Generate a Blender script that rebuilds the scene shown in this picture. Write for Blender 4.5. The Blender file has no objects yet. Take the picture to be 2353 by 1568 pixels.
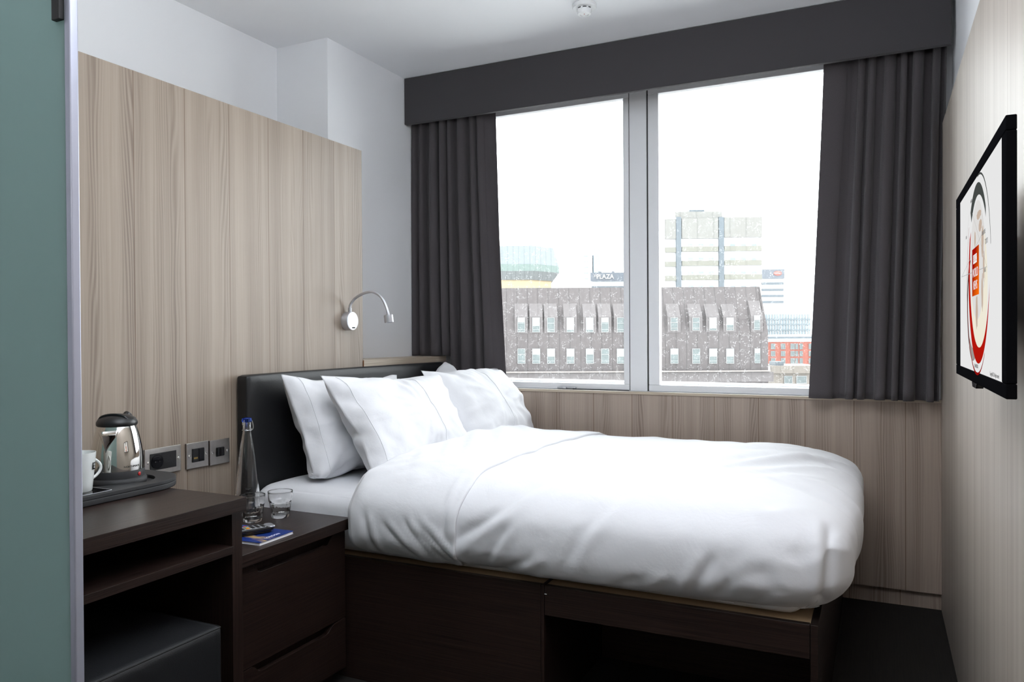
import bpy, bmesh, math, random
import numpy as np
from mathutils import Vector, Matrix, noise

random.seed(5)
C = bpy.context.scene.collection
PI = math.pi

# ------------------------------------------------------------------ materials
class NT:
    """tiny node-tree writer"""
    def __init__(s, name):
        s.m = bpy.data.materials.new(name); s.m.use_nodes = True
        s.t = s.m.node_tree; s.t.nodes.clear()
        s.out = s.t.nodes.new('ShaderNodeOutputMaterial')
    def n(s, kind, **kw):
        nd = s.t.nodes.new('ShaderNode' + kind)
        for k, v in kw.items():
            if k == 'ins':
                for i, x in v.items():
                    if isinstance(x, bpy.types.NodeSocket): s.t.links.new(x, nd.inputs[i])
                    else: nd.inputs[i].default_value = x
            else: setattr(nd, k, v)
        return nd
    def math(s, op, a, b=0.0, c=None):
        ins = {0: a, 1: b}
        if c is not None: ins[2] = c
        return s.n('Math', operation=op, ins=ins).outputs[0]
    def mix(s, f, a, b):
        return s.n('Mix', data_type='RGBA', ins={0: f, 6: a, 7: b}).outputs[2]
    def ramp(s, f, a, b, lo=0.0, hi=1.0):
        return s.n('MapRange', ins={0: f, 1: a, 2: b, 3: lo, 4: hi}).outputs[0]
    def noise(s, vec, scale, detail=3.0, rough=.5):
        return s.n('TexNoise', ins={'Vector': vec, 'Scale': scale, 'Detail': detail, 'Roughness': rough}).outputs[0]
    def comb(s, x, y, z):
        return s.n('CombineXYZ', ins={0: x, 1: y, 2: z}).outputs[0]
    def obj(s):
        return s.n('TexCoord').outputs['Object']
    def sep(s, v):
        o = s.n('SeparateXYZ', ins={0: v}).outputs; return o[0], o[1], o[2]
    def bump(s, h, strength, dist=.002):
        return s.n('Bump', ins={'Height': h, 'Strength': strength, 'Distance': dist}).outputs[0]
    def pbr(s, col, rough=.5, metal=0.0, nrm=None, **kw):
        ins = {'Base Color': col, 'Roughness': rough, 'Metallic': metal}
        ins.update(kw)
        p = s.n('BsdfPrincipled', ins=ins)
        if nrm is not None: s.t.links.new(nrm, p.inputs['Normal'])
        return p.outputs[0]
    def end(s, sh):
        s.t.links.new(sh, s.out.inputs[0]); return s.m

def c4(r, g, b): return (r, g, b, 1.0)
def srgb(r, g, b):
    f = lambda c: (c/255/12.92 if c <= 10 else ((c/255+.055)/1.055)**2.4)
    return (f(r), f(g), f(b), 1.0)

def plain(name, col, rough=.5, metal=0.0, var=.06, scale=30.0, bump=0.0, **kw):
    t = NT(name); o = t.obj()
    f = t.noise(o, scale, 3.0)
    dark = c4(*[c*(1-var) for c in col[:3]]); lite = c4(*[min(1, c*(1+var)) for c in col[:3]])
    nr = t.bump(f, bump) if bump else None
    return t.end(t.pbr(t.mix(f, dark, lite), rough, metal, nr, **kw))

def emit(name, col, s=1.0):
    t = NT(name); e = t.n('Emission', ins={0: col, 1: s}); return t.end(e.outputs[0])

def light_wood(name, off, light=(.390, .318, .254), dark=(.200, .150, .115), seams=True, rough=.42):
    """pale vertical-grain laminate in 195 mm boards; horizontal coordinate is x + y"""
    t = NT(name); x, y, z = t.sep(t.obj())
    h = t.math('SUBTRACT', t.math('ADD', x, y), off)
    q = t.math('DIVIDE', h, .195)
    idx = t.math('FLOOR', q); fr = t.math('FRACT', q)
    rnd = t.n('TexWhiteNoise', noise_dimensions='1D', ins={'W': idx}).outputs[0]
    w = t.noise(t.comb(t.math('MULTIPLY', h, 9.0), t.math('MULTIPLY', z, .9), t.math('MULTIPLY', rnd, 30.0)), 1.0, 2.0)
    ph = t.math('ADD', t.math('MULTIPLY', h, 620.0), t.math('MULTIPLY', w, 70.0))
    line = t.math('MULTIPLY_ADD', t.math('SINE', ph), .5, .5)
    msk = t.ramp(t.noise(t.comb(t.math('MULTIPLY', h, 16.0), t.math('MULTIPLY', z, .25), t.math('MULTIPLY', rnd, 17.0)), 1.0, 2.0), .42, .66)
    fine = t.noise(t.comb(t.math('MULTIPLY', h, 260.0), t.math('MULTIPLY', z, 2.2), rnd), 1.0, 3.0, .6)
    broad = t.noise(t.comb(t.math('MULTIPLY', h, 22.0), t.math('MULTIPLY', z, .3), t.math('MULTIPLY', rnd, 9.0)), 1.0, 2.0)
    f = t.math('MULTIPLY', t.math('MULTIPLY', line, msk), .62)
    f = t.math('ADD', f, t.math('MULTIPLY', t.ramp(fine, .3, .7), .30))
    f = t.math('ADD', f, t.math('MULTIPLY', t.ramp(broad, .3, .7), .28))
    col = t.mix(f, c4(*light), c4(*dark))
    if seams:
        e = t.math('MINIMUM', fr, t.math('SUBTRACT', 1.0, fr))
        sm = t.ramp(e, .0055, .0095, 1.0, 0.0)
        col = t.mix(t.math('MULTIPLY', sm, .85), col, c4(.15, .09, .06))
    return t.end(t.pbr(col, rough, 0.0, t.bump(f, .12)))

def light_wood_h(name):
    t = NT(name); x, y, z = t.sep(t.obj())
    h = t.math('ADD', x, y)
    f = t.noise(t.comb(t.math('MULTIPLY', h, 3.0), t.math('MULTIPLY', z, 420.0), 0.0), 1.0, 3.0)
    return t.end(t.pbr(t.mix(t.ramp(f, .3, .7), c4(.60, .52, .42), c4(.38, .30, .22)), .45))

def dark_wood(name, axis='h', base=(.0105, .0062, .0052), lite=(.036, .0205, .016), rough=.36):
    """wenge laminate; axis h = grain runs level, v = grain runs upright, x/y = along that axis"""
    t = NT(name); x, y, z = t.sep(t.obj())
    if axis == 'v': vec = t.comb(t.math('MULTIPLY', x, 240.0), t.math('MULTIPLY', y, 240.0), t.math('MULTIPLY', z, 4.0))
    elif axis == 'y': vec = t.comb(t.math('MULTIPLY', x, 220.0), t.math('MULTIPLY', y, 4.0), t.math('MULTIPLY', z, 320.0))
    else: vec = t.comb(t.math('MULTIPLY', x, 4.0), t.math('MULTIPLY', y, 4.0 if axis == 'h' else 220.0), t.math('MULTIPLY', z, 320.0))
    f = t.noise(vec, 1.0, 4.0, .65)
    g = t.ramp(f, .35, .72)
    return t.end(t.pbr(t.mix(g, c4(*base), c4(*lite)), rough, 0.0, t.bump(f, .25), **{'Specular IOR Level': .34}))

def fabric(name, col, scale=900.0, var=.35, rough=.95, sheen=.15):
    t = NT(name); o = t.obj(); x, y, z = t.sep(o)
    f = t.noise(t.comb(t.math('MULTIPLY', t.math('ADD', x, y), 1.0), 0.0, t.math('MULTIPLY', z, .35)), scale, 2.0)
    g = t.noise(o, scale*1.7, 1.0)
    k = t.math('MULTIPLY', t.math('ADD', f, g), .5)
    d = c4(*[c*(1-var) for c in col]); l = c4(*[c*(1+var) for c in col])
    return t.end(t.pbr(t.mix(t.ramp(k, .3, .7), d, l), rough, 0.0, t.bump(k, .25, .001), **{'Sheen Weight': sheen}))

def linen(name):
    """white cotton with faint fine creasing"""
    t = NT(name); o = t.obj()
    a = t.noise(o, 26.0, 4.0, .62)
    b = t.n('TexNoise', ins={'Vector': o, 'Scale': 9.0, 'Detail': 3.0, 'Distortion': 1.4}).outputs[0]
    k = t.math('ADD', t.math('MULTIPLY', a, .5), b)
    return t.end(t.pbr(c4(.78, .785, .81), .88, 0.0, t.bump(k, .22, .008), **{'Sheen Weight': .1}))

def leather(name, col, rough=.42):
    t = NT(name); o = t.obj()
    v = t.n('TexVoronoi', ins={'Vector': o, 'Scale': 420.0}).outputs[0]
    s = t.noise(o, 7.0, 2.0)
    k = t.math('ADD', t.math('MULTIPLY', v, .25), s)
    return t.end(t.pbr(col, rough, 0.0, t.bump(k, .22, .004)))

def pane_glass(name):
    """clean thin glass with rain specks and grime"""
    t = NT(name); o = t.obj()
    sp = t.n('TexVoronoi', ins={'Vector': o, 'Scale': 120.0}).outputs[0]
    nz = t.noise(o, 40.0, 3.0)
    spk = t.math('MULTIPLY', t.ramp(sp, .20, .42, 1.0, 0.0), t.ramp(nz, .48, .62))
    gr = t.noise(o, 3.0, 4.0)
    dirt = t.math('ADD', t.math('MULTIPLY', spk, .12), t.ramp(gr, .2, .8, .004, .014))
    tr = t.n('BsdfTransparent', ins={0: c4(.97, .985, .98)}).outputs[0]
    tl = t.n('BsdfTranslucent', ins={0: c4(.9, .9, .9)}).outputs[0]
    gl = t.n('BsdfGlossy', ins={0: c4(1, 1, 1), 'Roughness': .01}).outputs[0]
    m1 = t.n('MixShader', ins={0: dirt, 1: tr, 2: tl}).outputs[0]
    fr = t.n('Fresnel', ins={0: 1.25}).outputs[0]
    return t.end(t.n('MixShader', ins={0: fr, 1: m1, 2: gl}).outputs[0])

def glass(name, col=(1, 1, 1), rough=0.0, ior=1.45):
    t = NT(name)
    g = t.n('BsdfGlass', ins={0: c4(*col), 'Roughness': rough, 'IOR': ior}).outputs[0]
    return t.end(g)

def frosted(name):
    t = NT(name); o = t.obj(); f = t.noise(o, 60.0, 2.0)
    tl = t.n('BsdfTranslucent', ins={0: t.mix(f, c4(.43, .56, .545), c4(.45, .58, .56))}).outputs[0]
    df = t.n('BsdfDiffuse', ins={0: c4(.30, .39, .38)}).outputs[0]
    gl = t.n('BsdfGlossy', ins={0: c4(.8, .9, .88), 'Roughness': .35}).outputs[0]
    m = t.n('MixShader', ins={0: .45, 1: tl, 2: df}).outputs[0]
    return t.end(t.n('MixShader', ins={0: .05, 1: m, 2: gl}).outputs[0])

M = {}
M['wall'] = plain('white_paint', (.84, .85, .87), .8, var=.01, scale=3)
M['ceil'] = plain('ceiling_paint', (.88, .895, .92), .85, var=.01, scale=3)
M['wood_left'] = light_wood('pale_larch_left', .085)
M['wood_right_lit'] = light_wood('pale_larch_right_lit', .035+2.331, (.52, .46, .40), (.36, .305, .26))  # same laminate as the left, grazing window light painted in as a paler colour
M['wood_back_lit'] = light_wood('pale_larch_back_lit', .055+3.555, (.45, .365, .305), (.24, .182, .148))  # left wall's laminate again, extra brightness painted into a lighter colour
M['wood_h'] = light_wood_h('pale_larch_edge')
M['wood_v'] = light_wood('pale_larch_plain', .02, seams=False)
M['dark_y'] = dark_wood('wenge_along_y', 'y')
M['dark_x'] = dark_wood('wenge_along_x', 'x')
M['dark_h'] = dark_wood('wenge_level', 'h')
M['dark_v'] = dark_wood('wenge_upright', 'v')
M['floor'] = dark_wood('dark_oak_floor', 'y', (.007, .006, .005), (.016, .0135, .011), .85)
M['tan'] = plain('mdf_tan', (.42, .30, .18), .7, var=.08, scale=120)
M['linen'] = linen('white_cotton')
M['curtain'] = fabric('charcoal_curtain_cloth', (.070, .062, .067))
M['pelmet'] = fabric('charcoal_pelmet_cloth', (.050, .047, .051), 1100.0, .25)
M['leather'] = leather('black_leather', c4(.009, .0095, .011), .46)
M['piping'] = leather('black_piping', c4(.008, .008, .009), .5)
M['upvc'] = plain('white_window_frame', (.84, .85, .87), .35, var=.01)
M['sillw'] = plain('white_sill', (.75, .75, .76), .35, var=.01)
M['gasket'] = plain('black_gasket', (.02, .02, .02), .6)
M['pane'] = pane_glass('rain_specked_glass')
M['chrome'] = plain('polished_steel', (.80, .78, .74), .045, 1.0, var=.01)
M['brushed'] = plain('brushed_steel', (.52, .49, .46), .28, 1.0, var=.12, scale=90)
M['silver'] = plain('satin_silver', (.62, .63, .67), .34, .75, var=.02)
M['black'] = plain('black_plastic', (.012, .012, .013), .38)
M['blackm'] = plain('matt_black_plastic', (.022, .022, .024), .62, bump=.1, scale=600)
M['gloss_black'] = plain('piano_black', (.006, .006, .008), .10)
M['ceramic'] = plain('white_ceramic', (.72, .74, .73), .18, var=.01)
M['glass'] = glass('clear_glass')
M['blue_glass'] = glass('blue_glass', (.35, .5, .95))
M['wire'] = plain('steel_wire', (.6, .6, .6), .25, 1.0)
M['frost'] = frosted('frosted_green_glass')
M['edge'] = plain('white_alloy_edge', (.50, .52, .62), .3, .55, var=.02)
M['red'] = plain('red_plastic', (.40, .01, .01), .4)
M['gold'] = plain('brass', (.6, .42, .15), .3, 1.0)
M['white'] = plain('white_plastic', (.72, .73, .74), .45, var=.01)
M['paper'] = plain('paper', (.75, .75, .76), .7, var=.03, scale=200)
M['ink'] = plain('black_ink', (.01, .01, .01), .6)
M['whiteink'] = plain('white_ink', (.85, .85, .85), .6)
M['key_red'] = plain('remote_red', (.7, .05, .03), .5)
M['key_green'] = plain('remote_green', (.02, .45, .30), .5)
M['key_orange'] = plain('remote_orange', (.8, .3, .02), .5)
M['key_blue'] = plain('remote_blue', (.05, .12, .5), .5)
M['rsilver'] = plain('remote_silver', (.42, .43, .46), .35, .5)

# ------------------------------------------------------------------ mesh helpers
class MB:
    def __init__(s): s.b = bmesh.new()
    def box(s, x0, x1, y0, y1, z0, z1, mat=None):
        vs = [s.b.verts.new(p) for p in [(x0,y0,z0),(x1,y0,z0),(x1,y1,z0),(x0,y1,z0),(x0,y0,z1),(x1,y0,z1),(x1,y1,z1),(x0,y1,z1)]]
        if mat is not None:
            for v in vs: v.co = mat @ v.co
        for f in [(3,2,1,0),(4,5,6,7),(0,1,5,4),(1,2,6,5),(2,3,7,6),(3,0,4,7)]: s.b.faces.new([vs[i] for i in f])
        return s
    def prism(s, pts, vec, mat=None):
        """closed outline (3-D points) swept along vec"""
        vec = Vector(vec)
        a = [Vector(p) for p in pts]; b = [p+vec for p in a]
        if mat is not None: a = [mat @ p for p in a]; b = [mat @ p for p in b]
        A = [s.b.verts.new(p) for p in a]; B = [s.b.verts.new(p) for p in b]
        s.b.faces.new(A[::-1]); s.b.faces.new(B); n = len(A)
        for i in range(n): s.b.faces.new([A[i], A[(i+1) % n], B[(i+1) % n], B[i]])
        return s
    def lathe(s, prof, cx=0, cy=0, seg=48, cap=True, sx=1, mat=None, fn=None):
        rings = []
        for k, (r, z) in enumerate(prof):
            ring = []
            for i in range(seg):
                a = 2*PI*i/seg; rr = r if fn is None else fn(r, z, a, k)
                p = Vector((cx+rr*math.cos(a)*sx, cy+rr*math.sin(a), z))
                if mat is not None: p = mat @ p
                ring.append(s.b.verts.new(p))
            rings.append(ring)
        for A, B in zip(rings, rings[1:]):
            for i in range(seg): s.b.faces.new([A[i], A[(i+1) % seg], B[(i+1) % seg], B[i]])
        if cap:
            s.b.faces.new(rings[0][::-1]); s.b.faces.new(rings[-1])
        return s
    def tube(s, pts, r, seg=10, cap=True, rs=None):
        P = [Vector(p) for p in pts]; rings = []; up = None
        for i, p in enumerate(P):
            d = (P[min(i+1, len(P)-1)]-P[max(i-1, 0)]).normalized()
            if up is None: up = Vector((0, 0, 1)) if abs(d.z) < .9 else Vector((1, 0, 0))
            a = d.cross(up).normalized(); up = a.cross(d).normalized()
            rr = rs[i] if rs else r
            rings.append([s.b.verts.new(p+(a*math.cos(2*PI*k/seg)+up*math.sin(2*PI*k/seg))*rr) for k in range(seg)])
        for A, B in zip(rings, rings[1:]):
            for i in range(seg): s.b.faces.new([A[i], A[(i+1) % seg], B[(i+1) % seg], B[i]])
        if cap: s.b.faces.new(rings[0][::-1]); s.b.faces.new(rings[-1])
        return s
    def grid(s, P, flip=False):
        V = [[s.b.verts.new(p) for p in row] for row in P]
        for j in range(len(V)-1):
            for i in range(len(V[0])-1):
                q = [V[j][i], V[j][i+1], V[j+1][i+1], V[j+1][i]]
                s.b.faces.new(q[::-1] if flip else q)
        return s
    def build(s, name, mat, parent=None, bevel=0, seg=2, smooth=False, loc=None, sub=0):
        bmesh.ops.recalc_face_normals(s.b, faces=s.b.faces[:])
        me = bpy.data.meshes.new(name); s.b.to_mesh(me); s.b.free()
        o = bpy.data.objects.new(name, me); C.objects.link(o)
        if loc is not None:
            me.transform(Matrix.Translation(-Vector(loc))); o.location = loc
        me.materials.append(mat)
        if smooth or bevel:
            for p in me.polygons: p.use_smooth = True
        if bevel:
            md = o.modifiers.new('Bevel', 'BEVEL'); md.width = bevel; md.segments = seg; md.limit_method = 'ANGLE'; md.angle_limit = math.radians(35)
        if sub:
            md = o.modifiers.new('Sub', 'SUBSURF'); md.levels = md.render_levels = sub
        if (smooth or bevel) and not sub: me.set_sharp_from_angle(angle=math.radians(40))
        if bevel:
            md = o.modifiers.new('WN', 'WEIGHTED_NORMAL'); md.keep_sharp = False
        if parent is not None: o.parent = parent; o.matrix_parent_inverse = Matrix.Translation(-parent.location) if parent.type == 'EMPTY' else Matrix.Identity(4)
        return o

def tag(o, label=None, cat=None, group=None, kind=None):
    if label: o['label'] = label
    if cat: o['category'] = cat
    if group: o['group'] = group
    if kind: o['kind'] = kind
    return o
def thing(name, label, cat, loc=(0, 0, 0), group=None):
    o = bpy.data.objects.new(name, None); C.objects.link(o); o.location = loc; o.empty_display_size = .05
    return tag(o, label, cat, group)
def struct(o, label=None): return tag(o, label, None, None, 'structure')
def box(name, mat, a, parent=None, bevel=0, **k): return MB().box(*a).build(name, mat, parent, bevel, **k)

def text_mesh(name, body, size, mat, world, parent, extrude=.0002, sx=1.0, align='CENTER', bold=0.0):
    cu = bpy.data.curves.new(name, 'FONT'); cu.body = body; cu.size = size; cu.extrude = extrude; cu.align_x = align; cu.align_y = 'CENTER'
    cu.offset = bold
    tmp = bpy.data.objects.new('tmp', cu); C.objects.link(tmp)
    dg = bpy.context.evaluated_depsgraph_get(); dg.update()
    me = bpy.data.meshes.new_from_object(tmp.evaluated_get(dg)); bpy.data.objects.remove(tmp); bpy.data.curves.remove(cu)
    me.transform(Matrix.Diagonal((sx, 1, 1, 1))); me.transform(world)
    o = bpy.data.objects.new(name, me); C.objects.link(o); me.materials.clear(); me.materials.append(mat)
    if parent is not None: o.parent = parent; o.matrix_parent_inverse = Matrix.Translation(-parent.location) if parent.type == 'EMPTY' else Matrix.Identity(4)
    return o

def frame(origin, ex, ey):
    ex = Vector(ex).normalized(); ey = Vector(ey).normalized(); ez = ex.cross(ey)
    m = Matrix((ex, ey, ez)).transposed().to_4x4(); m.translation = origin; return m

def grid_from(vals, ny, nx, q):
    """rebuild a grid of points from the differences between neighbouring points"""
    e = np.array(vals, dtype=float).reshape(3, ny, nx).transpose(1, 2, 0)
    d = np.cumsum(e, axis=0)          # every column accumulates down the rows
    return np.cumsum(d, axis=1)/q

# ------------------------------------------------------------------ camera
yaw, pitch, roll, FPX = 0.4478384, -0.00782411, -0.00573974, 1753.11
fw = Vector((-math.sin(yaw)*math.cos(pitch), math.cos(yaw)*math.cos(pitch), math.sin(pitch)))
r0 = Vector((math.cos(yaw), math.sin(yaw), 0)); u0 = r0.cross(fw)
cr = math.cos(roll)*r0+math.sin(roll)*u0; cup = -math.sin(roll)*r0+math.cos(roll)*u0
CAM = Vector((2.1, 0, 1.14))
cam = bpy.data.cameras.new('camera'); co = bpy.data.objects.new('camera', cam); C.objects.link(co)
mm = Matrix((cr, cup, -fw)).transposed().to_4x4(); mm.translation = CAM; co.matrix_world = mm
cam.sensor_width = 36; cam.lens = 36*FPX/2353; cam.clip_start = .01; cam.clip_end = 3000
bpy.context.scene.camera = co

# ------------------------------------------------------------------ the room
XR, YW, ZC = 2.331, 3.555, 2.50
struct(box('floor', M['floor'], (-.6, 2.5, -1.6, 3.75, -.05, 0)))
struct(box('ceiling', M['ceil'], (-.6, 2.5, -1.6, 3.75, ZC, ZC+.05)))
struct(box('wall_left', M['wall'], (-.55, -.46, -1.6, 3.75, 0, ZC)), 'white painted wall above the wood panelling')
struct(box('wall_column', M['wall'], (-.46, -.16, 2.78, 3.62, 0, ZC)), 'white boxed column beside the left curtain')
lp = MB()
lp.box(-.46, 0, .55, 2.815, 0, 1.975); lp.box(-.46, 0, 2.815, 3.56, 0, .995)
struct(lp.build('wall_panelling', M['wood_left']), 'pale wood board panelling behind the bed and desk')
struct(box('wall_right', M['wall'], (2.372, 2.45, -1.6, 3.75, 0, ZC)), 'white wall above the right panelling')
struct(box('wall_right_panelling', M['wood_right_lit'], (XR, 2.372, -1.6, 3.72, 0, 1.975)), 'pale wood board panelling behind the television')
struct(box('wall_front', plain('dark_rear_wall', (.22, .20, .19), .8), (-.6, 2.5, -1.7, -1.6, 0, ZC)))  # unseen rear wall, toned dark so the bed base reflects little light
wb = MB()
wb.box(-.46, .16, 3.60, 3.72, .86, ZC); wb.box(2.16, 2.45, 3.60, 3.72, .86, ZC); wb.box(.16, 2.16, 3.60, 3.72, 2.36, ZC)
struct(wb.build('wall_back', M['wall']), 'white window wall behind the curtains')
struct(box('wall_back_panelling', M['wood_back_lit'], (-.16, XR-.0005, YW, 3.72, .070, .8515)), 'pale wood panelling under the window')
struct(box('baseboard_back', M['wood_back_lit'], (-.1, XR-.0005, 3.575, 3.70, 0, .066)), 'pale wood plinth under the window panelling')
struct(box('trim_1', M['wood_h'], (-.0, XR-.0005, 3.549, 3.575, .852, .8645), bevel=.001), 'pale wood sill edge under the window')
struct(box('trim_2', M['sillw'], (.0, XR-.0005, 3.5755, 3.68, .852, .8625)), 'white inner window sill')

# windows: two frames either side of a wide post
def window(n, x0, x1, rail_l, rail_r, label):
    z0, z1 = .863, 2.36
    f = MB()
    f.box(x0, x1, 3.625, 3.675, z0, z0+.031); f.box(x0, x1, 3.625, 3.675, z1-.06, z1)
    f.box(x0, x0+rail_l, 3.625, 3.675, z0+.0311, z1-.0601); f.box(x1-rail_r, x1, 3.625, 3.675, z0+.0311, z1-.0601)
    o = struct(f.build('window_%d' % n, M['upvc'], bevel=.003), label)
    box('pane', M['pane'], (x0+rail_l-.003, x1-rail_r+.003, 3.652, 3.656, z0+.027, z1-.055), o)
    return o
w1 = window(1, .17, .998, .04, .029, 'left window of the pair with white frame')
MB().box(.62, .72, 3.61, 3.626, .868, .876).box(.655, .672, 3.598, 3.612, .866, .875).build('handle', M['silver'], w1, bevel=.002)
MB().box(.70, .996, 3.620, 3.6248, .8630, .8668).build('gasket', M['gasket'], w1)
w2 = window(2, 1.094, 2.15, .052, .04, 'right window of the pair with white frame')
pst = MB().box(1.002, 1.088, 3.622, 3.70, .863, 2.36)
struct(pst.build('trim_3', M['upvc'], bevel=.002), 'wide white post between the two windows')
gs = MB().box(  .9985, 1.0015, 3.628, 3.66, .864, 2.36).box(1.0885, 1.0935, 3.628, 3.66, .864, 2.36)
struct(gs.build('trim_4', M['gasket']), 'dark gaskets at the window post')
struct(box('trim_5', M['sillw'], (.1, 2.2, 3.70, 3.84, .84, .900)), 'white outer window ledge')

# ------------------------------------------------------------------ pelmet, curtains
pel = thing('pelmet', 'long charcoal fabric pelmet across the top of the window', 'pelmet', (-.157, 3.40, 2.26))
box('front_board', M['pelmet'], (-.157, 2.357, 3.40, 3.425, 2.255, ZC-.002), pel, .004)
box('top_board', M['pelmet'], (-.157, 2.333, 3.426, 3.60, ZC-.02, ZC-.002), pel)
box('curtain_track', M['white'], (-.12, 2.32, 3.47, 3.49, ZC-.045, ZC-.021), pel)

def curtain(name, label, xt, xb, zbot, yc, folds, amp, seed, edge):
    """pleated cloth: s runs across, folds = list of fold centres in s"""
    rnd = random.Random(seed)
    NS, NZ = 420, 46
    root = thing(name, label, 'curtain', (xt(0), yc, zbot(.5)), 'curtains either side of the window')
    P = []
    ph = [0.0]
    for s in range(NS+1):
        ph.append(ph[-1]+folds(s/NS)/NS)
    offs = [rnd.uniform(-.35, .35) for _ in range(64)]; am = [rnd.uniform(.4, 1.25) for _ in range(64)]
    for j in range(NZ+1):
        v = j/NZ; row = []
        for i in range(NS+1):
            s = i/NS
            zb = zbot(s); z = 2.44+(zb-2.44)*v
            t = min(1, max(0, (2.44-z)/(2.44-.87)))
            x = xt(s)*(1-t**1.15)+xb(s)*t**1.15
            p = ph[i]; k = int(p); fr = p-k
            A = amp*(am[k]*(1-fr)+am[k+1]*fr)*(.75+.35*t)
            wob = .35*noise.noise(Vector((p*1.3, t*1.7, seed)))
            w = math.sin(2*PI*(p+wob*.35+.12*math.sin(t*3+offs[k])))
            w2 = math.copysign(abs(w)**.65, w)
            y = yc - A*w2 - edge(s, t)
            x += .35*A*math.sin(4*PI*(p+wob*.35))*(-.5)
            row.append((x, y, z+.004*noise.noise(Vector((s*9, 0, seed)))))
        P.append(row)
    m = MB().grid(P)
    o = m.build('drape', M['curtain'], root, smooth=True)
    sd = o.modifiers.new('Solid', 'SOLIDIFY'); sd.thickness = .003; sd.offset = 0
    return root

def lerp(a, b, t): return a+(b-a)*t
def sm(a, b, t):
    t = min(1, max(0, (t-a)/(b-a))); return t*t*(3-2*t)
def xbL(s):
    return lerp(-.158, .035, s/.34) if s < .34 else lerp(.035, .395, sm(0, 1, (s-.34)/.66)*.25+.75*(s-.34)/.66)
curtain('curtain', 'charcoal curtain at the left of the window, swept onto the wooden shelf',
        lambda s: lerp(-.152, .335, s), xbL,
        lambda s: lerp(1.034, .90, sm(.40, .46, s)),
        3.475, lambda s: (8.5+3.5*math.sin(s*17+1)) if s < .82 else 3.6, .027, 3, lambda s, t: .012*sm(.5, .8, s)*t)
curtain('curtain', 'charcoal curtain at the right of the window beside the television wall',
        lambda s: lerp(1.899, 2.346, s), lambda s: lerp(1.832, 2.316, s),
        lambda s: .864, 3.485, lambda s: (2.6 if s < .24 else 8.2+3.6*math.sin(s*21)), .030, 8, lambda s, t: 0)

# ------------------------------------------------------------------ shelf, headboard
sh = thing('wall_shelf', 'pale wood ledge shelf between headboard and white column', 'shelf', (-.08, 3.2, 1.0))
box('shelf_board', M['wood_h'], (-.158, .004, 2.817, 3.545, 1.000, 1.030), sh, .0015)
box('edge_strip', plain('raw_board_edge', (.22, .08, .03), .6), (-.15, .0042, 2.8150, 2.8168, 1.001, 1.029), sh, 0)

def soft_box(name, mat, a, r, parent=None, puff=0.0, seg=5, n=(12, 24, 10), axis=None):
    """upholstered block: beveled and slightly domed"""
    x0, x1, y0, y1, z0, z1 = a
    b = bmesh.new()
    bmesh.ops.create_cube(b, size=1.0)
    bmesh.ops.subdivide_edges(b, edges=b.edges[:], cuts=15, use_grid_fill=True)
    cx, cy, cz = (x0+x1)/2, (y0+y1)/2, (z0+z1)/2; hx, hy, hz = (x1-x0)/2, (y1-y0)/2, (z1-z0)/2
    for v in b.verts:
        p = Vector((v.co.x*2, v.co.y*2, v.co.z*2))
        # denser towards the edges
        q = Vector([math.copysign(1-(1-abs(c))**1.7, c) for c in p])
        w = Vector((q.x*hx, q.y*hy, q.z*hz))
        inner = Vector([max(-h+r, min(h-r, c)) for h, c in zip((hx, hy, hz), w)])
        d = w-inner
        if d.length > 1e-9: w = inner+d.normalized()*r*min(1, max(abs(d.x), abs(d.y), abs(d.z))/r)
        if puff:
            w.x += math.copysign(puff*(1-p.y**2)*(1-p.z**2), w.x) if abs(p.x) > .99 else 0
            w.z += puff*(1-p.y**2)*(1-p.x**2) if p.z > .99 else 0
        v.co = w+Vector((cx, cy, cz))
    m = MB(); m.b.free(); m.b = b
    return m.build(name, mat, parent, smooth=True)

hb = thing('headboard', 'wide black leather upholstered headboard behind the pillows', 'headboard', (.03, 2.75, .40))
soft_box('padded_panel', M['leather'], (.006, .0615, 2.052, 3.435, .408, 1.0), .012, hb, .003)

# ------------------------------------------------------------------ bed platform
bd = thing('bed_base', 'dark wenge storage bed base with open cubby under the duvet', 'bed base', (1.0, 2.8, 0))
box('front_panel', M['dark_h'], (.03, 1.203, 2.05, 2.068, .0, .405), bd, .0008)
box('divider', M['dark_v'], (1.2045, 1.2145, 2.049, 2.55, 0, .405), bd, .0008)
box('top_rail', M['dark_h'], (1.216, 1.9425, 2.05, 2.068, .318, .405), bd, .0008)
box('end_panel', M['dark_h'], (1.944, 1.962, 2.05, 3.49, 0, .405), bd, .0008)
box('back_panel', M['dark_h'], (.03, 1.943, 3.47, 3.49, 0, .39), bd)
box('inner_panel', M['dark_h'], (1.216, 1.943, 2.56, 2.575, 0, .38), bd)
box('deck', M['tan'], (.03, 1.943, 2.069, 3.469, .385, .402), bd)
MB().box(1.2165, 1.2235, 2.0485, 2.0498, .3795, .3815).build('clip', M['white'], bd)

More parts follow.
